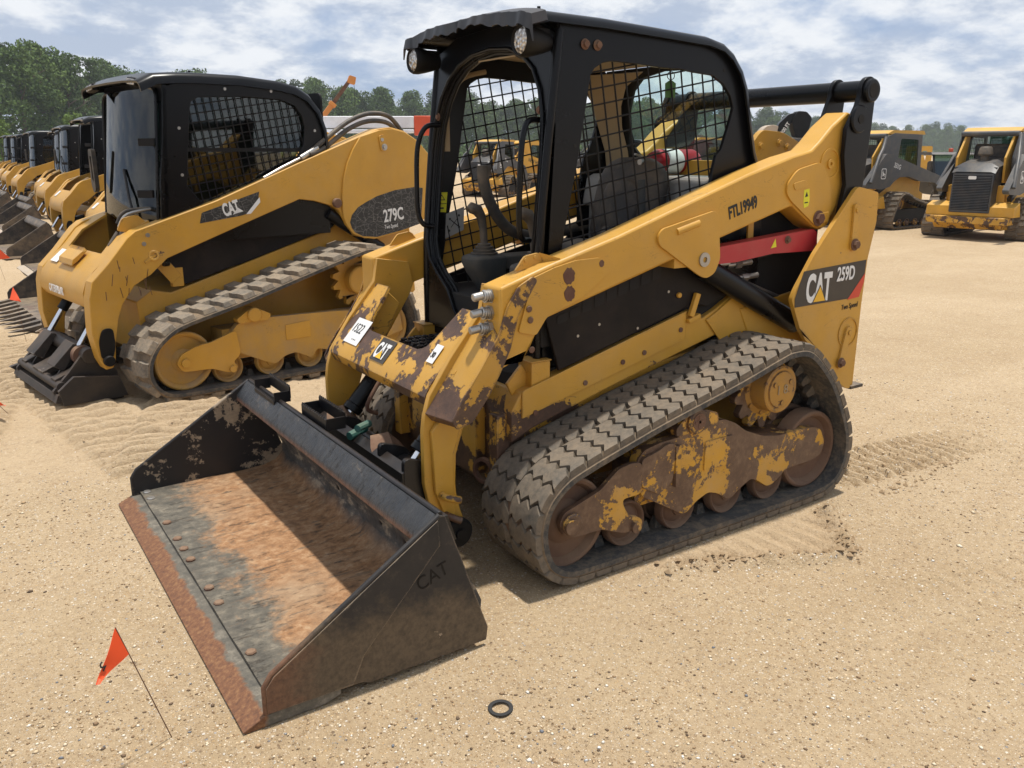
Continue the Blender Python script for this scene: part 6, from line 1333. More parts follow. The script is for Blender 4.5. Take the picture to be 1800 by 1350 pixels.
    b = MB(); cushion(b, (-0.05, 0, 1.18), (0.24, 0.24, 0.06), R(-5)); se = b.build('seat', 'seat', G, ang=80)
    b = MB(); cushion(b, (-0.26, 0, 1.45), (0.06, 0.24, 0.28), R(-12)); b.build('backrest', 'seat', se, ang=80)
    b = MB(); b.box(-0.3, 0.15, -0.2, 0.2, 0.9, 1.12); b.build('seat_base', 'black_mat', se, bevel=0.02)
    if detailed:
        b = MB(); b.box(0.0, 0.42, 0.26, 0.42, 1.12, 1.20); b.tube([(0.36, 0.32, 1.2), (0.37, 0.32, 1.38)], 0.022); b.build('armrest', 'grey_plastic', G, bevel=0.01)
        b = MB(); b.prism([(-0.3, 1.35), (-0.3, 1.6), (-0.34, 1.6), (-0.34, 1.35)], 0.28, 0.40); b.build('red_panel', 'red_ext', G)
    if coupler:
        b = MB()
        for s in (1, -1):
            b.prism(rounded([(1.18, 0.36), (1.05, 0.30), (1.00, 0.16), (1.05, 0.03), (1.35, 0.02), (1.42, 0.10), (1.30, 0.22)], 0.02), s*0.42, s*0.45); b.prism(rounded([(1.18, 0.36), (1.05, 0.30), (1.02, 0.14), (1.35, 0.06), (1.36, 0.14)], 0.02), s*0.26, s*0.28)
        b.cyl((1.36, -0.48, 0.13), (1.36, 0.46, 0.13), 0.032, n=14); b.prism([(1.10, 0.22), (1.16, 0.24), (1.16, 0.10), (1.08, 0.10)], -0.44, 0.44)
        for y0, y1 in ((-0.12, 0.12), (-0.40, -0.30), (0.30, 0.40)): b.prism([(1.15, 0.26), (1.38, 0.17), (1.38, 0.14), (1.15, 0.20)], y0, y1)
        b.cyl((1.17, -0.48, 0.31), (1.17, 0.48, 0.31), 0.05, n=20)
        b.prism([(1.40, 0.09), (1.12, 0.05), (1.0, 0.02), (1.0, 0.0), (1.2, -0.01), (1.42, 0.04)], -0.52, 0.50); b.prism([(1.44, 0.10), (1.36, 0.03), (1.30, 0.02), (1.36, 0.12)], -0.54, -0.50); b.prism([(1.40, 0.12), (1.30, 0.20), (1.02, 0.16), (0.98, 0.02), (1.38, 0.02)], 0.50, 0.53)
        M['coupler'] = paint('grimy_coupler', (0.022, 0.018, 0.015), 0.06, rough=0.5, dust=0.35, edge=0.25, dustc=(0.13, 0.09, 0.06), rust=[(0.3, (0.10, 0.05, 0.03)), (0.7, (0.28, 0.24, 0.20))])
        b.build('quick_coupler', 'coupler', G, bevel=0.006)
        for s in (1, -1):
            b = MB(); b.prism([(1.36, 0.24), (1.22, 0.38), (1.19, 0.36), (1.30, 0.20)], s*0.15, s*0.33); b.build('lock_lever', 'coupler', G, bevel=0.005)
            b = MB(); b.ring((1.19, s*0.37, 0.30), (0, 1, 0), 0.065, 0.025, 0.06, n=24); b.build('rod_eye', 'rust_bolt', G)
    return G
G2 = closed_loader('track_loader', (0.732, -3.542, 0), 0.1606, 'yellow track loader with closed black cab and scratched side decals parked behind the foreground one')

def copy_tree(o, parent=None, skip=()):
    c = o.copy(); COL.objects.link(c); c.parent = parent
    for ch in list(o.children):
        if ch.name.split('.')[0] in skip: continue
        copy_tree(ch, c, skip)
    return c
GRP = 'track loaders parked in a row on the left'
rowp = closed_loader('track_loader', (-0.12, -6.75, 0), 0.08, 'yellow track loader hidden behind the closed-cab one with its toothed bucket sticking out', detailed=False, group=GRP, coupler=False)
row_spec = [(-0.42, -10.1, 0.05, 0.97, 'next yellow loader after the toothed-bucket one, with a plain pale-floored bucket'),
            (-0.36, -13.2, 0.05, 1.032, 'yellow loader whose black cab is the nearest showing left of the big closed cab'),
            (-0.60, -18.2, 0.05, 1.026, 'second black-cabbed yellow loader of the left row, counting away from the camera'),
            (-0.88, -21.8, 0.05, 1.018, 'yellow loader of the left row whose cab just peeks between two bigger cabs'),
            (-0.64, -25.5, 0.05, 1.036, 'yellow loader of the left row with wide black cab and small decal on its arm'),
            (-0.74, -31.0, 0.05, 1.04, 'yellow loader of the left row, next beyond the wide black cab'),
            (-0.86, -35.0, 0.05, 1.062, 'yellow loader near the far end of the left row, before the orange one'),
            (-0.90, -39.0, 0.05, 1.08, 'smallest-looking yellow loader at the far end of the left row')]
bkp = make_bucket(rowp, w=0.93, dx=0.12)
for i, (x, y, rz, sc_, lb) in enumerate(row_spec):
    c = copy_tree(rowp, skip=((), ('door_glass', 'wiper', 'door_handle'), (), ('window_glass', 'door_handle'), ('wiper',), ('door_glass', 'door_handle', 'wiper'), (), ())[i]); c.location = (x, y, 0); c.rotation_euler = (0, 0, rz); c.scale = (sc_,)*3; c['label'] = lb
# teeth only on the first of them
for k in range(9):
    y = -0.88+1.76*k/8; b = MB()
    b.add([(2.03, y-0.045, 0.06), (2.03, y+0.045, 0.06), (2.03, y+0.045, 0.0), (2.03, y-0.045, 0.0), (2.33, y-0.020, 0.010), (2.33, y+0.020, 0.010)], [(0, 1, 5, 4), (3, 4, 5, 2), (0, 4, 3), (1, 2, 5), (0, 3, 2, 1)])
    b.build('tooth', 'dark_steel', bkp)

# ================================================================== DARK GREY / YELLOW LOADERS ON THE RIGHT
def grey_loader(name, loc, rz, label, group=None, text_='331G', armm='deere'):
    G = empty(name, loc, rz, label=label, cat='track loader', group=group)
    lp = [(0.75, 0.024), (0.90, 0.10), (0.93, 0.22), (0.86, 0.36), (0.70, 0.45), (0.30, 0.55), (-0.06, 0.64), (-0.25, 0.72), (-0.42, 0.755), (-0.58, 0.68), (-0.70, 0.46), (-0.80, 0.22), (-0.78, 0.08), (-0.68, 0.026), (-0.3, 0.022), (0.3, 0.022)]
    for s in (1, -1):
        rubber_track(G, lp, s*0.98, s*0.55, style='block', pitch=0.12, h=0.028, mats=('belt', 'tread', 'belt_dirty'))
        b = MB(); b.prism(rounded([(0.72, 0.2), (0.70, 0.34), (0.35, 0.42), (-0.1, 0.42), (-0.62, 0.40), (-0.66, 0.18), (-0.4, 0.14), (0.5, 0.14)], 0.03), s*0.82, s*0.88); b.box(-0.6, 0.6, min(s*0.6, s*0.82), max(s*0.6, s*0.82), 0.2, 0.4); b.build('track_frame', 'black_mat', G, bevel=0.006)
        for x in (0.45, 0.15, -0.15, -0.42): wheel(G, 'track_roller', (x, 0.13), 0.085, 0.05, s*0.90, 'rusty', hub=0.03)
        wheel(G, 'front_idler', (0.72, 0.22), 0.16, 0.08, s*0.9, 'rusty', hub=0.03); wheel(G, 'sprocket', (-0.42, 0.55), 0.16, 0.05, s*0.85, 'rusty', hub=0.05)
        b = MB()
        b.prism(rounded([(-1.57, 0.93), (-1.50, 0.87), (-1.34, 0.86), (-0.98, 0.84), (-0.72, 0.89), (-0.58, 1.0), (-0.41, 1.08), (-0.07, 1.09), (0.34, 0.99), (0.91, 0.95), (1.03, 0.88), (1.11, 0.76), (1.14, 0.30), (1.24, 0.16), (1.34, 0.30), (1.33, 0.80), (1.12, 1.09), (-0.85, 1.565), (-0.96, 1.56)], 0.03), s*0.66, s*0.77)
        ao = b.build('lift_arm', armm, G, bevel=0.012, ang=30)
        b = MB(); b.tube([(-1.44, s*0.80, 0.98), (-1.10, s*0.70, 1.50), (-0.88, s*0.62, 1.66), (-0.72, s*0.56, 1.90)], 0.035, n=12); b.build('rear_link', armm, G)
        b = MB(); b.prism([(-0.85, 0.78), (-0.85, 0.98), (-0.50, 1.02), (-0.15, 1.12), (0.55, 1.06), (0.66, 0.96), (0.68, 0.78), (0.85, 0.70), (0.86, 0.5), (-0.8, 0.5)], s*0.44, s*0.56); b.build('side_hull', 'deere_y', G, bevel=0.01)
        if text_:
            rr_ = (1, 0, -0.24) if s < 0 else (-1, 0, 0.24)
            text(text_, 0.14, 'white', ao, ((-0.66, s*0.7715, 1.295) if s < 0 else (-0.25, s*0.7715, 1.22)), rr_, (0, 0, 1), xs=0.8, off=0.003)
            b = MB(); cx, cz = -0.98, 1.16; u = -s
            ro = rounded([(cx-0.085, cz-0.11), (cx-0.085, cz+0.11), (cx+0.085, cz+0.11), (cx+0.085, cz-0.11)], 0.045); ri = rounded([(cx-0.068, cz-0.093), (cx-0.068, cz+0.093), (cx+0.068, cz+0.093), (cx+0.068, cz-0.093)], 0.035)
            b.prism(ro, s*0.7705, s*0.7715, holes=[ri])
            b.prism([(cx+u*x_, cz+z_) for x_, z_ in ((0.045, -0.07), (0.015, -0.02), (0.05, -0.03), (0.055, -0.015), (0.0, 0.015), (-0.02, 0.03), (-0.03, 0.07), (-0.045, 0.03), (-0.055, 0.02), (-0.035, 0.005), (-0.04, -0.03), (-0.055, -0.06), (-0.02, -0.035), (0.02, -0.05))], s*0.7705, s*0.7715)
            b.build('emblem', 'white', ao)
        b = MB(); b.obox((-0.45, s*0.60, 1.0), (-0.95, s*0.60, 0.75), 0.08, 0.08); b.build('lift_cylinder', 'black', G)
        b = MB(); b.prism([(-0.88, 1.05), (-0.62, 1.05), (-0.45, 1.92), (-0.60, 1.92), (-0.92, 1.50)], s*0.40, s*0.44); b.build('rear_pillar', 'deere_y', G, bevel=0.006)
        SDg = [(0.75, 1.05), (0.66, 1.97), (-0.35, 1.99), (-0.62, 1.90), (-0.80, 1.5), (-0.70, 1.05)]; WNg = rounded([(0.60, 1.15), (0.53, 1.86), (-0.10, 1.88), (-0.18, 1.15)], 0.05)
        b = MB(); b.prism(SDg, s*0.49, s*0.51, holes=[WNg]); sd = b.build('cab_side', armm, G, bevel=0.006)
        b = MB(); wiregrid(b, WNg, s*0.50, 0.08, 0.004); b.build('window_screen', 'black_mat', sd)
    b = MB(); b.box(-0.90, 0.80, -0.5, 0.5, 0.30, 1.0); b.build('hull', 'deere_y', G, bevel=0.01)
    b = MB(); b.prism([(-1.15, 0.44), (-1.15, 0.62), (-0.9, 0.70), (-0.8, 0.44)], -0.78, 0.78); b.build('rear_wing', 'deere_y', G, bevel=0.01)
    b = MB(); b.prism([(-1.17, 0.50), (-1.17, 1.22), (-0.75, 1.25), (-0.75, 0.50)], -0.36, 0.36); gd = b.build('rear_door', armm, G, bevel=0.015)
    b = MB(); b.box(-1.176, -1.171, -0.33, 0.33, 0.55, 1.18); b.build('grille_opening', 'void', gd)
    b = MB()
    for k in range(21): b.obox((-1.185, -0.33, 0.57+k*0.029), (-1.185, 0.33, 0.57+k*0.029), 0.016, 0.010, upv=(0.5, 0, 1))
    b.build('grille', armm, gd)
    b = MB(); b.prism(rounded([(-0.07, 1.11), (-0.07, 1.17), (0.07, 1.17), (0.07, 1.11)], 0.02), -1.195, -1.19, plane='yz'); b.build('badge', 'white', gd)
    b = MB(); b.loft([[(-1.18, -0.38, 1.22), (-1.18, -0.30, 1.245), (-1.18, 0.30, 1.245), (-1.18, 0.38, 1.22)], [(-1.05, -0.38, 1.33), (-1.05, -0.26, 1.40), (-1.05, 0.26, 1.40), (-1.05, 0.38, 1.33)], [(-0.55, -0.38, 1.42), (-0.55, -0.24, 1.50), (-0.55, 0.24, 1.50), (-0.55, 0.38, 1.42)], [(-0.5, -0.38, 1.0), (-0.5, -0.3, 1.0), (-0.5, 0.3, 1.0), (-0.5, 0.38, 1.0)]]); b.box(-1.1, -0.5, -0.37, 0.37, 1.1, 1.33)
    hd = b.build('hood', armm, G, ang=25)
    b = MB(); b.cyl((-0.78, -0.02, 1.44), (-0.78, -0.02, 1.53), 0.075, n=20); b.cyl((-0.78, -0.02, 1.53), (-0.78, -0.02, 1.70), 0.13, 0.11, n=24, bev=0.03); b.build('air_cleaner', 'hose', hd)
    b = MB(); b.prism([(-1.27, 0.30), (-1.27, 0.43), (-1.10, 0.44), (-0.9, 0.30)], -0.72, 0.72); b.prism([(-1.24, 0.30), (-1.14, 0.20), (-0.8, 0.20), (-0.8, 0.30)], -0.6, 0.6); b.build('rear_bumper', 'yellow_worn', G, bevel=0.01)
    b = MB(); b.prism(rounded([(0.78, 1.97), (0.72, 2.05), (-0.40, 2.05), (-0.60, 1.97)], 0.02), -0.50, 0.50); b.build('roof', 'deere_y', G, bevel=0.02)
    b = MB(); b.cyl((-0.62, -0.50, 1.93), (-0.62, 0.50, 1.93), 0.05, n=16); b.build('roof_bar', armm, G)
    b = MB(); b.box(-0.45, -0.25, -0.32, 0.32, 1.05, 1.75); b.build('seat', 'seat', G, bevel=0.05)
    b = MB(); b.box(0.70, 0.74, -0.46, 0.46, 1.05, 1.9); b.build('windscreen', 'glass', G)
    return G
GR = 'grey-armed yellow loaders parked on the right'
R1 = grey_loader('track_loader', (-15.05, -8.35, 0), R(179), 'yellow loader with dark grey lift arm seen side-on behind the foreground machine', GR)
R2 = copy_tree(R1); R2.location = (-14.72, -5.62, 0); R2.rotation_euler = (0, 0, R(-172)); 
for ch in R2.children:
    if ch.name.split('.')[0] in ('lift_arm', 'rear_link') and ch.data.vertices[0].co.y > 0: ch.location = (0.42, -0.12, 0)
R2['label'] = 'yellow loader seen from the rear with dark grey louvred engine door at the right edge'
b = MB()
b.prism([(1.15, 0.0), (1.95, 0.02), (1.9, 0.08), (1.35, 0.12), (1.30, 0.55), (1.22, 0.55)], -0.95, 0.95); b.build('bucket', 'dark_steel', R1, bevel=0.006)

# ================================================================== OTHER MACHINES FAR BEHIND
bg1 = copy_tree(R1, skip=('bucket',)); bg1.location = (-15.3, -24.6, 0); bg1.rotation_euler = (0, 0, R(-150)); bg1['label'] = 'distant yellow machine with dark engine door seen left of the lap bar through the cab'; bg1['group'] = 'distant machines seen through the foreground cab'
bg2 = grey_loader('track_loader', (-17.8, -26.3, 0), R(196), 'distant loader with black lettering on its yellow boom, seen through the foreground cab', 'distant machines seen through the foreground cab', None, 'deere_y')
for ch in list(bg2.children):
    if ch.name.startswith('lift_arm') and ch.data.vertices[0].co.y < 0:
        text('NEW HOLLAND', 0.20, 'ink', ch, (-0.62, -0.7715, 1.25), (1, 0, -0.24), (0, 0, 1), xs=0.85, off=0.004)
bg3 = copy_tree(G2, skip=('quick_coupler', 'lock_lever')); bg3.location = (-27.0, -24.0, 0); bg3.rotation_euler = (0, 0, R(170)); bg3['label'] = 'distant yellow loader glimpsed through the rear window of the foreground cab'; bg3['group'] = 'distant machines seen through the foreground cab'
for ch in [c for c in bg3.children_recursive if c.name.split('.')[0] in ('lettering', 'logo', 'side_decal')]: bpy.data.objects.remove(ch)
for i, (x, y, a, lb) in enumerate(((-20.5, -32.0, -120, 'faint yellow loader far behind, left of the cab opening'), (-25.5, -30.5, 150, 'faint yellow loader far behind, right of the lettered boom'), (-22.5, -25.0, 120, 'faint yellow loader far behind, beside the right grab handle'), (-18.5, -17.2, 175, 'faint yellow loader far behind, seen low through the side screen'))):
    c = copy_tree(R1 if i % 2 else rowp, skip=('bucket', 'emblem', 'lettering')); c.location = (x, y, 0); c.rotation_euler = (0, 0, R(a)); c['label'] = lb; c['group'] = 'distant machines seen through the foreground cab'

def wheel_pair(G, xs, yw, r, w=0.25, nm='wheel'):
    for x in xs:
        for s in (1, -1):
            b = MB(); b.disc_profile((x, s*yw, r), (0, s, 0), [(-w, 0.0), (-w, r*0.7), (-w*0.95, r*0.95), (-w*0.8, r), (-w*0.2, r), (-0.02, r*0.95), (0, r*0.75), (-0.03, r*0.55), (-0.06, r*0.5), (-0.05, 0.0)], n=28); b.build(nm, 'hose', G)
# boom truck: white beam with a red end
P0 = Vector((-3.0, -21.0, 2.36)); P1 = Vector((-8.70, -17.10, 2.27)); dd = (P1-P0); ang_b = math.atan2(dd.y, dd.x); Lb = dd.length
T_ = empty('boom_truck', (P0.x, P0.y, 0), ang_b, label='white boom with red end lying level behind the closed-cab loader', cat='crane')
b = MB(); b.box(0, Lb*0.915, -0.16, 0.16, 2.20, 2.50); b.box(0, Lb*0.915, -0.20, 0.20, 2.08, 2.17); b.build('boom', 'white_boom', T_, bevel=0.02, split=False) if False else None
bm_ = b.build('boom', 'white_boom', T_, bevel=0.02)
b = MB(); b.box(Lb*0.915+0.002, Lb, -0.165, 0.165, 2.02, 2.51); b.build('boom_tip', 'boom_red', T_, bevel=0.02)
b = MB(); b.box(1.0, 1.35, -0.205, -0.201, 2.22, 2.32); b.build('plate', 'ink', T_)
b = MB(); b.box(0.3, 6.2, -1.1, 1.1, 0.75, 1.0); b.box(0.5, 2.0, -1.0, 1.0, 1.0, 1.9); b.box(3.3, 4.2, -0.5, 0.5, 1.0, 2.08); b.build('carrier', 'white_boom', T_, bevel=0.03)
wheel_pair(T_, (1.1, 4.4, 5.6), 1.1, 0.5)
# orange telescopic crane
C_ = empty('telescopic_crane', (-8.4, -27.2, 0), math.atan2(0.6, -2.0), label='orange telescopic crane boom rising above the tree line behind the closed-cab loader', cat='crane')
b = MB(); b.obox((-0.2, 0, 1.2), (0.95, 0, 2.62), 0.20, 0.24); b.build('outer_boom', 'crane_orange', C_, bevel=0.01)
b = MB(); b.obox((0.90, 0, 2.56), (1.50, 0, 3.28), 0.15, 0.18); b.obox((1.44, 0, 3.20), (1.52, 0, 3.30), 0.22, 0.26); b.build('mid_boom', 'crane_orange', C_, bevel=0.01)
b = MB(); b.obox((1.50, 0, 3.28), (2.12, 0, 4.06), 0.09, 0.13); b.build('inner_boom', 'rust_bolt', C_)
b = MB(); b.prism(rounded([(2.02, 4.00), (2.12, 4.25), (2.36, 4.18), (2.30, 3.92)], 0.05), -0.10, 0.10); b.build('boom_head', 'crane_orange', C_, bevel=0.01)
b = MB(); b.cyl((2.28, 0, 3.2), (2.28, 0, 3.98), 0.008, n=5); b.build('hoist_rope', 'ink', C_)
b = MB(); b.box(-2.2, 1.6, -1.0, 1.0, 0.6, 1.25); b.box(-1.9, -0.8, -0.9, 0.9, 1.25, 2.0); b.build('carrier', 'crane_orange', C_, bevel=0.04); wheel_pair(C_, (-1.5, 1.0), 1.0, 0.5)
# excavator whose raised arm and bucket show above the hood
X_ = empty('excavator', (-19.9, -14.75, 0), math.atan2(0.556, -0.83), label='excavator with raised black arm and worn grey bucket showing over the foreground machine', cat='excavator')
b = MB(); b.prism([(-1.6, 0.4), (-1.6, 1.75), (-0.2, 1.80), (0.2, 1.5), (0.9, 1.2), (0.9, 0.4)], -0.8, 0.8); b.build('body', 'deere_y', X_, bevel=0.03)
b = MB(); b.prism([(-0.2, 1.8), (0.85, 1.72), (0.85, 2.0), (-0.1, 2.02)], -0.55, 0.5); b.build('engine_cover', 'deere', X_, bevel=0.02)
for s in (1, -1): rubber_track(X_, [(1.0, 0.03), (1.2, 0.3), (1.0, 0.6), (-1.2, 0.6), (-1.4, 0.3), (-1.2, 0.03), (0, 0.03)], s*0.95, s*0.6, style='block', pitch=0.15, h=0.03)
b = MB(); b.prism(rounded([(-0.55, 1.75), (-0.38, 2.45), (-0.10, 2.72), (0.12, 2.78), (0.15, 2.62), (-0.12, 2.35), (-0.28, 1.75)], 0.05), -0.12, 0.12); ar_ = b.build('arm', 'black', X_, bevel=0.02)
b = MB(); b.prism(rounded([(0.0, 2.55), (0.15, 2.82), (0.42, 2.80), (0.60, 2.62), (0.52, 2.20), (0.50, 2.0), (0.15, 2.05), (0.05, 2.3)], 0.06), -0.20, 0.20); b.build('auger_head', 'black_mat', X_, bevel=0.03)
b = MB(); b.prism(arc(-0.62, 2.05, 0.36, 200, 60, 10)+[(-0.50, 1.9), (-0.55, 1.75)], -0.28, 0.28); b.build('bucket', 'pale_steel', X_, bevel=0.01)
text('LX300 FT', 0.16, 'white', ar_, (-0.32, -0.1225, 1.98), (0.52, 0, 0.85), (-0.85, 0, 0.52), xs=0.85, off=0.004)
# dark utility vehicle between the grey-armed loaders
U_ = empty('utility_vehicle', (-21.6, -10.4, 0), R(50), label='dark utility vehicle with dusty windscreen and orange beacon between the two grey-armed loaders', cat='utility vehicle')
b = MB(); b.prism(rounded([(1.35, 0.45), (1.35, 0.80), (0.70, 0.95), (0.55, 0.98), (-1.0, 0.95), (-1.3, 0.8), (-1.3, 0.45)], 0.05), -0.70, 0.70); b.build('body', 'black', U_, bevel=0.03)
b = MB(); b.prism([(0.66, 0.95), (0.30, 1.52), (0.27, 1.52), (0.63, 0.95)], -0.62, 0.62); b.build('windscreen', 'glass', U_)
b = MB()
for s in (1, -1): b.tube([(0.66, s*0.66, 0.93), (0.28, s*0.62, 1.54), (-0.75, s*0.62, 1.54), (-0.9, s*0.66, 0.95)], 0.03, n=8)
b.build('roll_cage', 'black', U_)
b = MB(); b.prism(rounded([(0.42, 1.53), (0.30, 1.60), (-0.75, 1.60), (-0.82, 1.54)], 0.03), -0.70, 0.70); b.build('roof', 'deere', U_, bevel=0.02)
b = MB(); b.cyl((0.1, -0.1, 1.6), (0.1, -0.1, 1.70), 0.06, n=14, bev=0.01); b.build('beacon', 'boom_red', U_)
b = MB(); b.box(0.472, 0.48, 0.38, 0.50, 1.24, 1.34); b.build('paper_tag', 'white', U_)
b = MB(); b.box(-0.5, -0.1, -0.5, 0.5, 0.95, 1.35); b.build('seat', 'seat', U_, bevel=0.05)
wheel_pair(U_, (0.95, -0.9), 0.72, 0.33, 0.22)
# yellow slotted frame far behind
Y_ = empty('attachment_frame', (-33.0, -18.3, 0), R(55), label='yellow slotted attachment frame standing far behind the dark utility vehicle', cat='attachment')
b = MB(); b.prism(rounded([(-0.55, 0.9), (-0.55, 1.85), (0.55, 1.85), (0.55, 0.9)], 0.08), 0, 0.06, plane='yz', holes=[[(-0.35, 1.65), (-0.10, 1.65), (-0.30, 1.20)], [(0.35, 1.65), (0.12, 1.65), (0.30, 1.20)]]); b.build('frame_plate', 'deere_y', Y_)
b = MB(); b.box(-0.5, 0.1, -0.9, 0.9, 0.0, 0.9); b.build('frame_base', 'deere_y', Y_, bevel=0.02)

# ================================================================== FLAGS, RING
def marker_flag(name, base, top, tip, low, label):
    T0 = empty(name, base, 0, label=label, cat='marker flag', group='orange marker flags stuck in the sand')
    B_ = Vector(base); b = MB(); b.cyl((0, 0, -0.03), Vector(top)-B_, 0.0016, n=6); b.build('wire_stake', 'rust_bolt', T0)
    t, q, l = Vector(top)-B_, Vector(tip)-B_, Vector(low)-B_; rows = []
    for i in range(7):
        f = i/6; a = t.lerp(l, f); rows.append([])
        for j in range(9):
            g = j/8; w = (1-abs(f-0.0))
            e = q.lerp(q*0.97+l*0.03, f); p = a.lerp(e, g); nn = (q-t).cross(l-t).normalized(); rows[-1].append(p+nn*0.006*math.sin(g*5+f*2)*g)
    b = MB(); b.shell(rows, 0.0006); b.build('flag', 'flag', T0)
    return T0
f1 = marker_flag('marker_flag', (2.164, 0.866, 0.0), (2.278, 0.914, 0.405), (2.345, 1.010, 0.315), (2.252, 0.903, 0.312), 'large near orange marker flag leaning beside the rusty cutting edge')
text('2', 0.035, 'ink', f1, Vector((2.312, 0.968, 0.335))-Vector((2.164, 0.866, 0.0))+Vector((0.004, 0.003, 0.004)), (0.35, 0.45, -0.35), (0.3, 0.2, 0.9), name='handwritten_mark', off=0.0004)
marker_flag('marker_flag', (2.02, -5.3, 0.0), (2.06, -5.25, 0.48), (2.02, -5.16, 0.36), (2.10, -5.21, 0.38), 'orange marker flag standing before the toothed bucket')
marker_flag('marker_flag', (2.30, -2.9, 0.0), (2.50, -2.75, 0.30), (2.33, -2.72, 0.10), (2.42, -2.80, 0.10), 'orange marker flag cut off by the left picture edge, lowest of the three there')
marker_flag('marker_flag', (1.90, -9.6, 0.0), (2.0, -9.4, 0.50), (1.82, -9.35, 0.30), (1.98, -9.4, 0.28), 'orange marker flag at the left picture edge beside the pale-floored buckets')
b = MB(); b.ring((0, 0, 0.002), (0, 0, 1), 0.038, 0.026, 0.0045, n=40); rg_ = b.build('rubber_ring', 'ink', None, bevel=0.001); rg_.location = (1.323, 1.282, gh(1.323, 1.282)+0.007); rg_.rotation_euler = (0.0, 0.02, 0)
tag(rg_, 'small black rubber ring lying on the gravel in front of the track', 'rubber ring')

# ================================================================== TREES
def foliage_mat(name, dark, light):
    m, Nn, Ll, p = new_mat(name); b = NB(m)
    q = Nn.new('ShaderNodeAttribute'); q.attribute_name = 'tone'; oi = Nn.new('ShaderNodeObjectInfo')
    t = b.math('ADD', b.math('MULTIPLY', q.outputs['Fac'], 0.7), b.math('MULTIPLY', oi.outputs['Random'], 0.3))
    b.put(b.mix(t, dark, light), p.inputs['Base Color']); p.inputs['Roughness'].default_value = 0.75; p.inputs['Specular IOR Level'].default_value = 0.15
    return m
M['leaf_dark'] = foliage_mat('foliage_dark', (0.032, 0.060, 0.018), (0.095, 0.15, 0.042))
M['leaf_mid'] = foliage_mat('foliage_mid', (0.045, 0.085, 0.022), (0.15, 0.22, 0.06))
M['leaf_bright'] = foliage_mat('foliage_bright', (0.07, 0.12, 0.02), (0.17, 0.25, 0.05))
M['bark'] = paint('bark', (0.10, 0.075, 0.055), 0.0, rough=0.9, dust=0.1)
def crown_mesh(name, H, Wd, z0, lobes, nleaf, size, mat, seed, pine=False):
    r = np.random.default_rng(seed); P_ = []; TN = []
    for k in range(lobes):
        f = r.uniform(0, 1)**0.8; z = z0+(H-z0)*f*0.92
        env = math.sin(math.pi*min(1, 0.18+0.80*f))**0.7 if not pine else (0.45+0.75*f if f < 0.75 else 1.0-(f-0.75)*1.4)
        a = r.uniform(0, 2*math.pi); rr = Wd*0.5*env*r.uniform(0.25, 0.85); c = np.array([rr*math.cos(a), rr*math.sin(a), z])
        lr = Wd*r.uniform(0.12, 0.24)*(0.7 if pine else 1); n = int(nleaf/lobes)
        d = r.normal(size=(n, 3)); d /= np.linalg.norm(d, axis=1)[:, None]; rad = r.uniform(0.55, 1.08, n)**0.6
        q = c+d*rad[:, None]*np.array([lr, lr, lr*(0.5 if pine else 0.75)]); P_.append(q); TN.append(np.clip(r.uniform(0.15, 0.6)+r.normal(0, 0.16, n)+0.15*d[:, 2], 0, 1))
    P_ = np.concatenate(P_); TN = np.concatenate(TN); n = len(P_)
    u = r.normal(size=(n, 3)); u /= np.linalg.norm(u, axis=1)[:, None]; v = r.normal(size=(n, 3)); v -= u*(u*v).sum(1)[:, None]; v /= np.linalg.norm(v, axis=1)[:, None]
    s = size*r.uniform(0.5, 1.15, n)[:, None]
    co = np.stack([P_-u*s*0.5, P_+v*s*0.32, P_+u*s*0.5, P_-v*s*0.32], 1).reshape(-1, 3); F = np.arange(n*4, dtype=np.int32)
    me = bpy.data.meshes.new(name); me.vertices.add(n*4); me.vertices.foreach_set('co', co.ravel()); me.loops.add(n*4); me.loops.foreach_set('vertex_index', F)
    me.polygons.add(n); me.polygons.foreach_set('loop_start', np.arange(0, n*4, 4, dtype=np.int32)); me.polygons.foreach_set('loop_total', np.full(n, 4, dtype=np.int32)); me.update(calc_edges=True)
    at = me.attributes.new('tone', 'FLOAT', 'POINT'); at.data.foreach_set('value', np.repeat(TN, 4).astype(np.float32)); me.materials.append(M[mat]); return me
def make_tree(kind, H, Wd, z0, lobes, nleaf, size, mat, seed, pine=False):
    T0 = empty(kind, (0, 0, 0)); r = random.Random(seed); b = MB()
    b.tube([(0, 0, -0.3), (0.1, 0.05, H*0.3), (-0.1, 0.1, H*0.6), (0.05, 0, H*0.88)], [H*0.018, H*0.014, H*0.009, H*0.003], n=8)
    for k in range(7):
        z = H*(0.35+0.07*k); a = r.uniform(0, 6.28); l_ = Wd*0.35; b.tube([(0, 0, z), (l_*0.5*math.cos(a), l_*0.5*math.sin(a), z+l_*0.25), (l_*math.cos(a), l_*math.sin(a), z+l_*0.55)], [H*0.006, H*0.004, H*0.001], n=5)
    b.build('trunk', 'bark', T0, split=False)
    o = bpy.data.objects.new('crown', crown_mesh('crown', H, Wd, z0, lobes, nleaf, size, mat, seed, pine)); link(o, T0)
    return T0
protos = [make_tree('broadleaf_tree', 15, 9.5, 1.0, 56, 9500, 0.46, 'leaf_mid', 1), make_tree('broadleaf_tree', 14, 8.5, 0.8, 50, 8500, 0.44, 'leaf_dark', 2),
          make_tree('pine_tree', 16.5, 7.5, 7.0, 34, 6000, 0.42, 'leaf_dark', 3, True), make_tree('broadleaf_tree', 13, 9, 0.8, 54, 8500, 0.46, 'leaf_mid', 4)]
shrub = make_tree('young_tree', 4.2, 3.6, 0.2, 22, 2400, 0.26, 'leaf_bright', 6)
tr_ = random.Random(21)
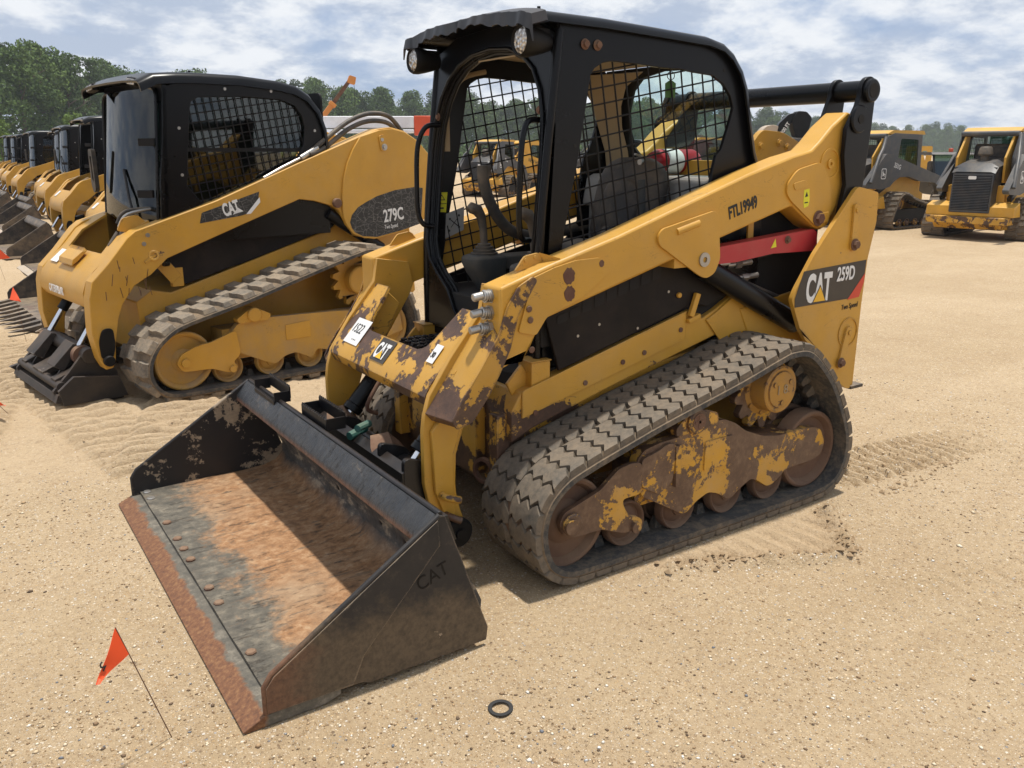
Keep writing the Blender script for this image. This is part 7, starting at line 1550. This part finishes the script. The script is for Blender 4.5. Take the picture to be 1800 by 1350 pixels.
def place_px(px, depth):
    q = (px-900)/1475.8; F2 = Vector((math.cos(YAW), math.sin(YAW), 0)); R2_ = Vector((rt.x, rt.y, 0)); p = Vector((2.5, 3.1, 0))+F2*depth+R2_*q*depth*math.cos(PITCH); return p
tops = [(-200, 90), (0, 88), (60, 86), (110, 104), (180, 110), (230, 140), (330, 140), (450, 150), (545, 152), (640, 163), (740, 176), (820, 166), (880, 188), (930, 180), (1100, 185), (1250, 190), (1330, 200), (1420, 207), (1500, 214), (1560, 232), (1620, 229), (1660, 221), (1700, 238), (1760, 242), (1800, 240), (2000, 238)]
def top_at(px):
    for (a, ya_), (c, yc_) in zip(tops[:-1], tops[1:]):
        if a <= px <= c: return ya_+(yc_-ya_)*(px-a)/(c-a)
    return tops[-1][1]
first = [True]*4
cnt = 0
regions = [(-300, 50, 'at the left picture edge'), (50, 115, 'above the far end of the loader row'), (115, 200, 'above the nearest cabs of the row'), (200, 330, 'just left of the big closed cab roof'), (330, 540, 'behind the big closed cab roof'), (540, 620, 'beside the orange crane boom'), (620, 770, 'between the crane boom and the foreground cab'),
           (770, 860, 'seen through the left half of the foreground cab opening'), (860, 960, 'seen through the right half of the cab opening'), (960, 1150, 'hidden by the foreground cab pillar'), (1150, 1320, 'seen through the rear window of the foreground cab'), (1320, 1420, 'under the left half of the cross tube'), (1420, 1540, 'under the right half of the cross tube'), (1540, 1620, 'above the side-on grey-armed loader'), (1620, 1710, 'above the dark utility vehicle'), (1710, 2100, 'at the right picture edge')]
adj = ['green broadleaf', 'dark broadleaf', 'dark pine', 'spreading green']
for rowi in range(3):
    px = -190+rowi*17
    while px < 1990:
        yt = top_at(px)+tr_.uniform(-5, 8)+(-4 if rowi else 6)
        k = tr_.choice((0, 1, 3, 0, 1, 2) if rowi else (0, 1, 3, 3)); Hs = (15, 14, 16.5, 13)[k]; sc_ = tr_.uniform(0.85, 1.1)
        base_d = 1475.8*(14.2-1.6)/(268-top_at(px)); dep = base_d*(1+0.07*rowi)*tr_.uniform(0.97, 1.04)
        Hneed = (268-yt)*dep/1475.8+1.6; sz = Hneed/Hs
        T0 = copy_tree(protos[k]) if not first[k] else protos[k]; first[k] = False
        p = place_px(px, dep); T0.location = (p.x, p.y, -0.3); T0.rotation_euler = (0, 0, tr_.uniform(0, 6.28)); T0.scale = (sz*tr_.uniform(0.85, 1.1), sz*tr_.uniform(0.85, 1.1), sz)
        rg = [q for q in regions if q[0] <= px <= q[1]] or [regions[-1]]
        tag(T0, ('front', 'middle', 'rearmost')[rowi]+' '+adj[k]+' tree '+rg[0][2], 'tree', 'trees of the wood '+rg[0][2]); cnt += 1
        px += (5.2 if rowi == 0 else 6.5)*1475.8/dep*tr_.uniform(0.8, 1.2)
for i, (px, dep, sz, lb) in enumerate(((5, 78, 1.05, 'bright green young tree at the left picture edge below the wood'), (130, 80, 1.2, 'bright green young tree just above the nearest row cab'), (88, 84, 0.72, 'small bright green tree above the row of cabs'), (160, 84, 1.12, 'bright green young tree touching the big closed cab'))):
    T0 = shrub if i == 0 else copy_tree(shrub); p = place_px(px, dep); T0.location = (p.x, p.y, 0); T0.scale = (sz,)*3; T0.rotation_euler = (0, 0, i*1.3); tag(T0, lb, 'tree', 'bright young trees before the wood')
# low brush along the foot of the wood: nobody could count it
def brush():
    r = np.random.default_rng(8); P_ = []
    for px in np.arange(-200, 2000, 5.0):
        d = 1475.8*12.6/(268-top_at(px))*0.93; p = place_px(px, d*r.uniform(0.95, 1.0)); hgt = r.uniform(1.2, 3.2)
        n = 80; q = np.array([p.x, p.y, 0])+r.normal(size=(n, 3))*np.array([d*0.006+0.6, d*0.006+0.6, 0]); q[:, 2] = r.uniform(0, hgt, n); P_.append(q)
    P_ = np.concatenate(P_); n = len(P_); u = r.normal(size=(n, 3)); u /= np.linalg.norm(u, axis=1)[:, None]; v = np.roll(u, 1, axis=1)*np.array([1, -1, 1]); s = 0.45*r.uniform(0.5, 1.3, n)[:, None]
    co = np.stack([P_-u*s, P_+v*s*0.7, P_+u*s, P_-v*s*0.7], 1).reshape(-1, 3); me = bpy.data.meshes.new('brush'); me.vertices.add(n*4); me.vertices.foreach_set('co', co.ravel()); me.loops.add(n*4); me.loops.foreach_set('vertex_index', np.arange(n*4, dtype=np.int32))
    me.polygons.add(n); me.polygons.foreach_set('loop_start', np.arange(0, n*4, 4, dtype=np.int32)); me.polygons.foreach_set('loop_total', np.full(n, 4, dtype=np.int32)); me.update(calc_edges=True)
    at = me.attributes.new('tone', 'FLOAT', 'POINT'); at.data.foreach_set('value', np.repeat(r.uniform(0, 1, n), 4).astype(np.float32)); me.materials.append(M['leaf_mid'])
    o = bpy.data.objects.new('brush', me); link(o); tag(o, 'low green brush along the foot of the distant wood', 'brush', kind='stuff')
brush()
by_ = {}
for o in COL.objects:
    if o.parent is None and o.get('category') == 'tree' and not o['label'].startswith('bright'): by_.setdefault(o['label'], []).append(o)
for lb, os_ in by_.items():
    if len(os_) > 1:
        os_.sort(key=lambda o: (o.location-cam.location).dot(rt)/(o.location-cam.location).dot(fw))
        for k, o in enumerate(os_): o['label'] = lb+(' leftmost', ' second from left', ' third from left', ' fourth from left', ' fifth from left', ' sixth from left', ' seventh from left', ' eighth from left', ' ninth from left', ' tenth from left')[min(k, 9)]

# ================================================================== HAZE
hz = MB(); hz.box(-420, 120, -420, 60, -3.5, 24); hz = hz.build('haze', 'ink'); tag(hz, 'thin pale summer haze in the air between the camera and the distant wood', 'haze', kind='stuff')
m_ = bpy.data.materials.new('haze'); m_.use_nodes = True; m_.node_tree.nodes.remove(m_.node_tree.nodes['Principled BSDF'])
pv = m_.node_tree.nodes.new('ShaderNodeVolumePrincipled'); pv.inputs['Density'].default_value = 0.0005; pv.inputs['Color'].default_value = (0.86, 0.90, 0.96, 1); pv.inputs['Anisotropy'].default_value = 0.2
m_.node_tree.links.new(pv.outputs[0], m_.node_tree.nodes['Material Output'].inputs['Volume'])
hz.data.materials.clear(); hz.data.materials.append(m_)
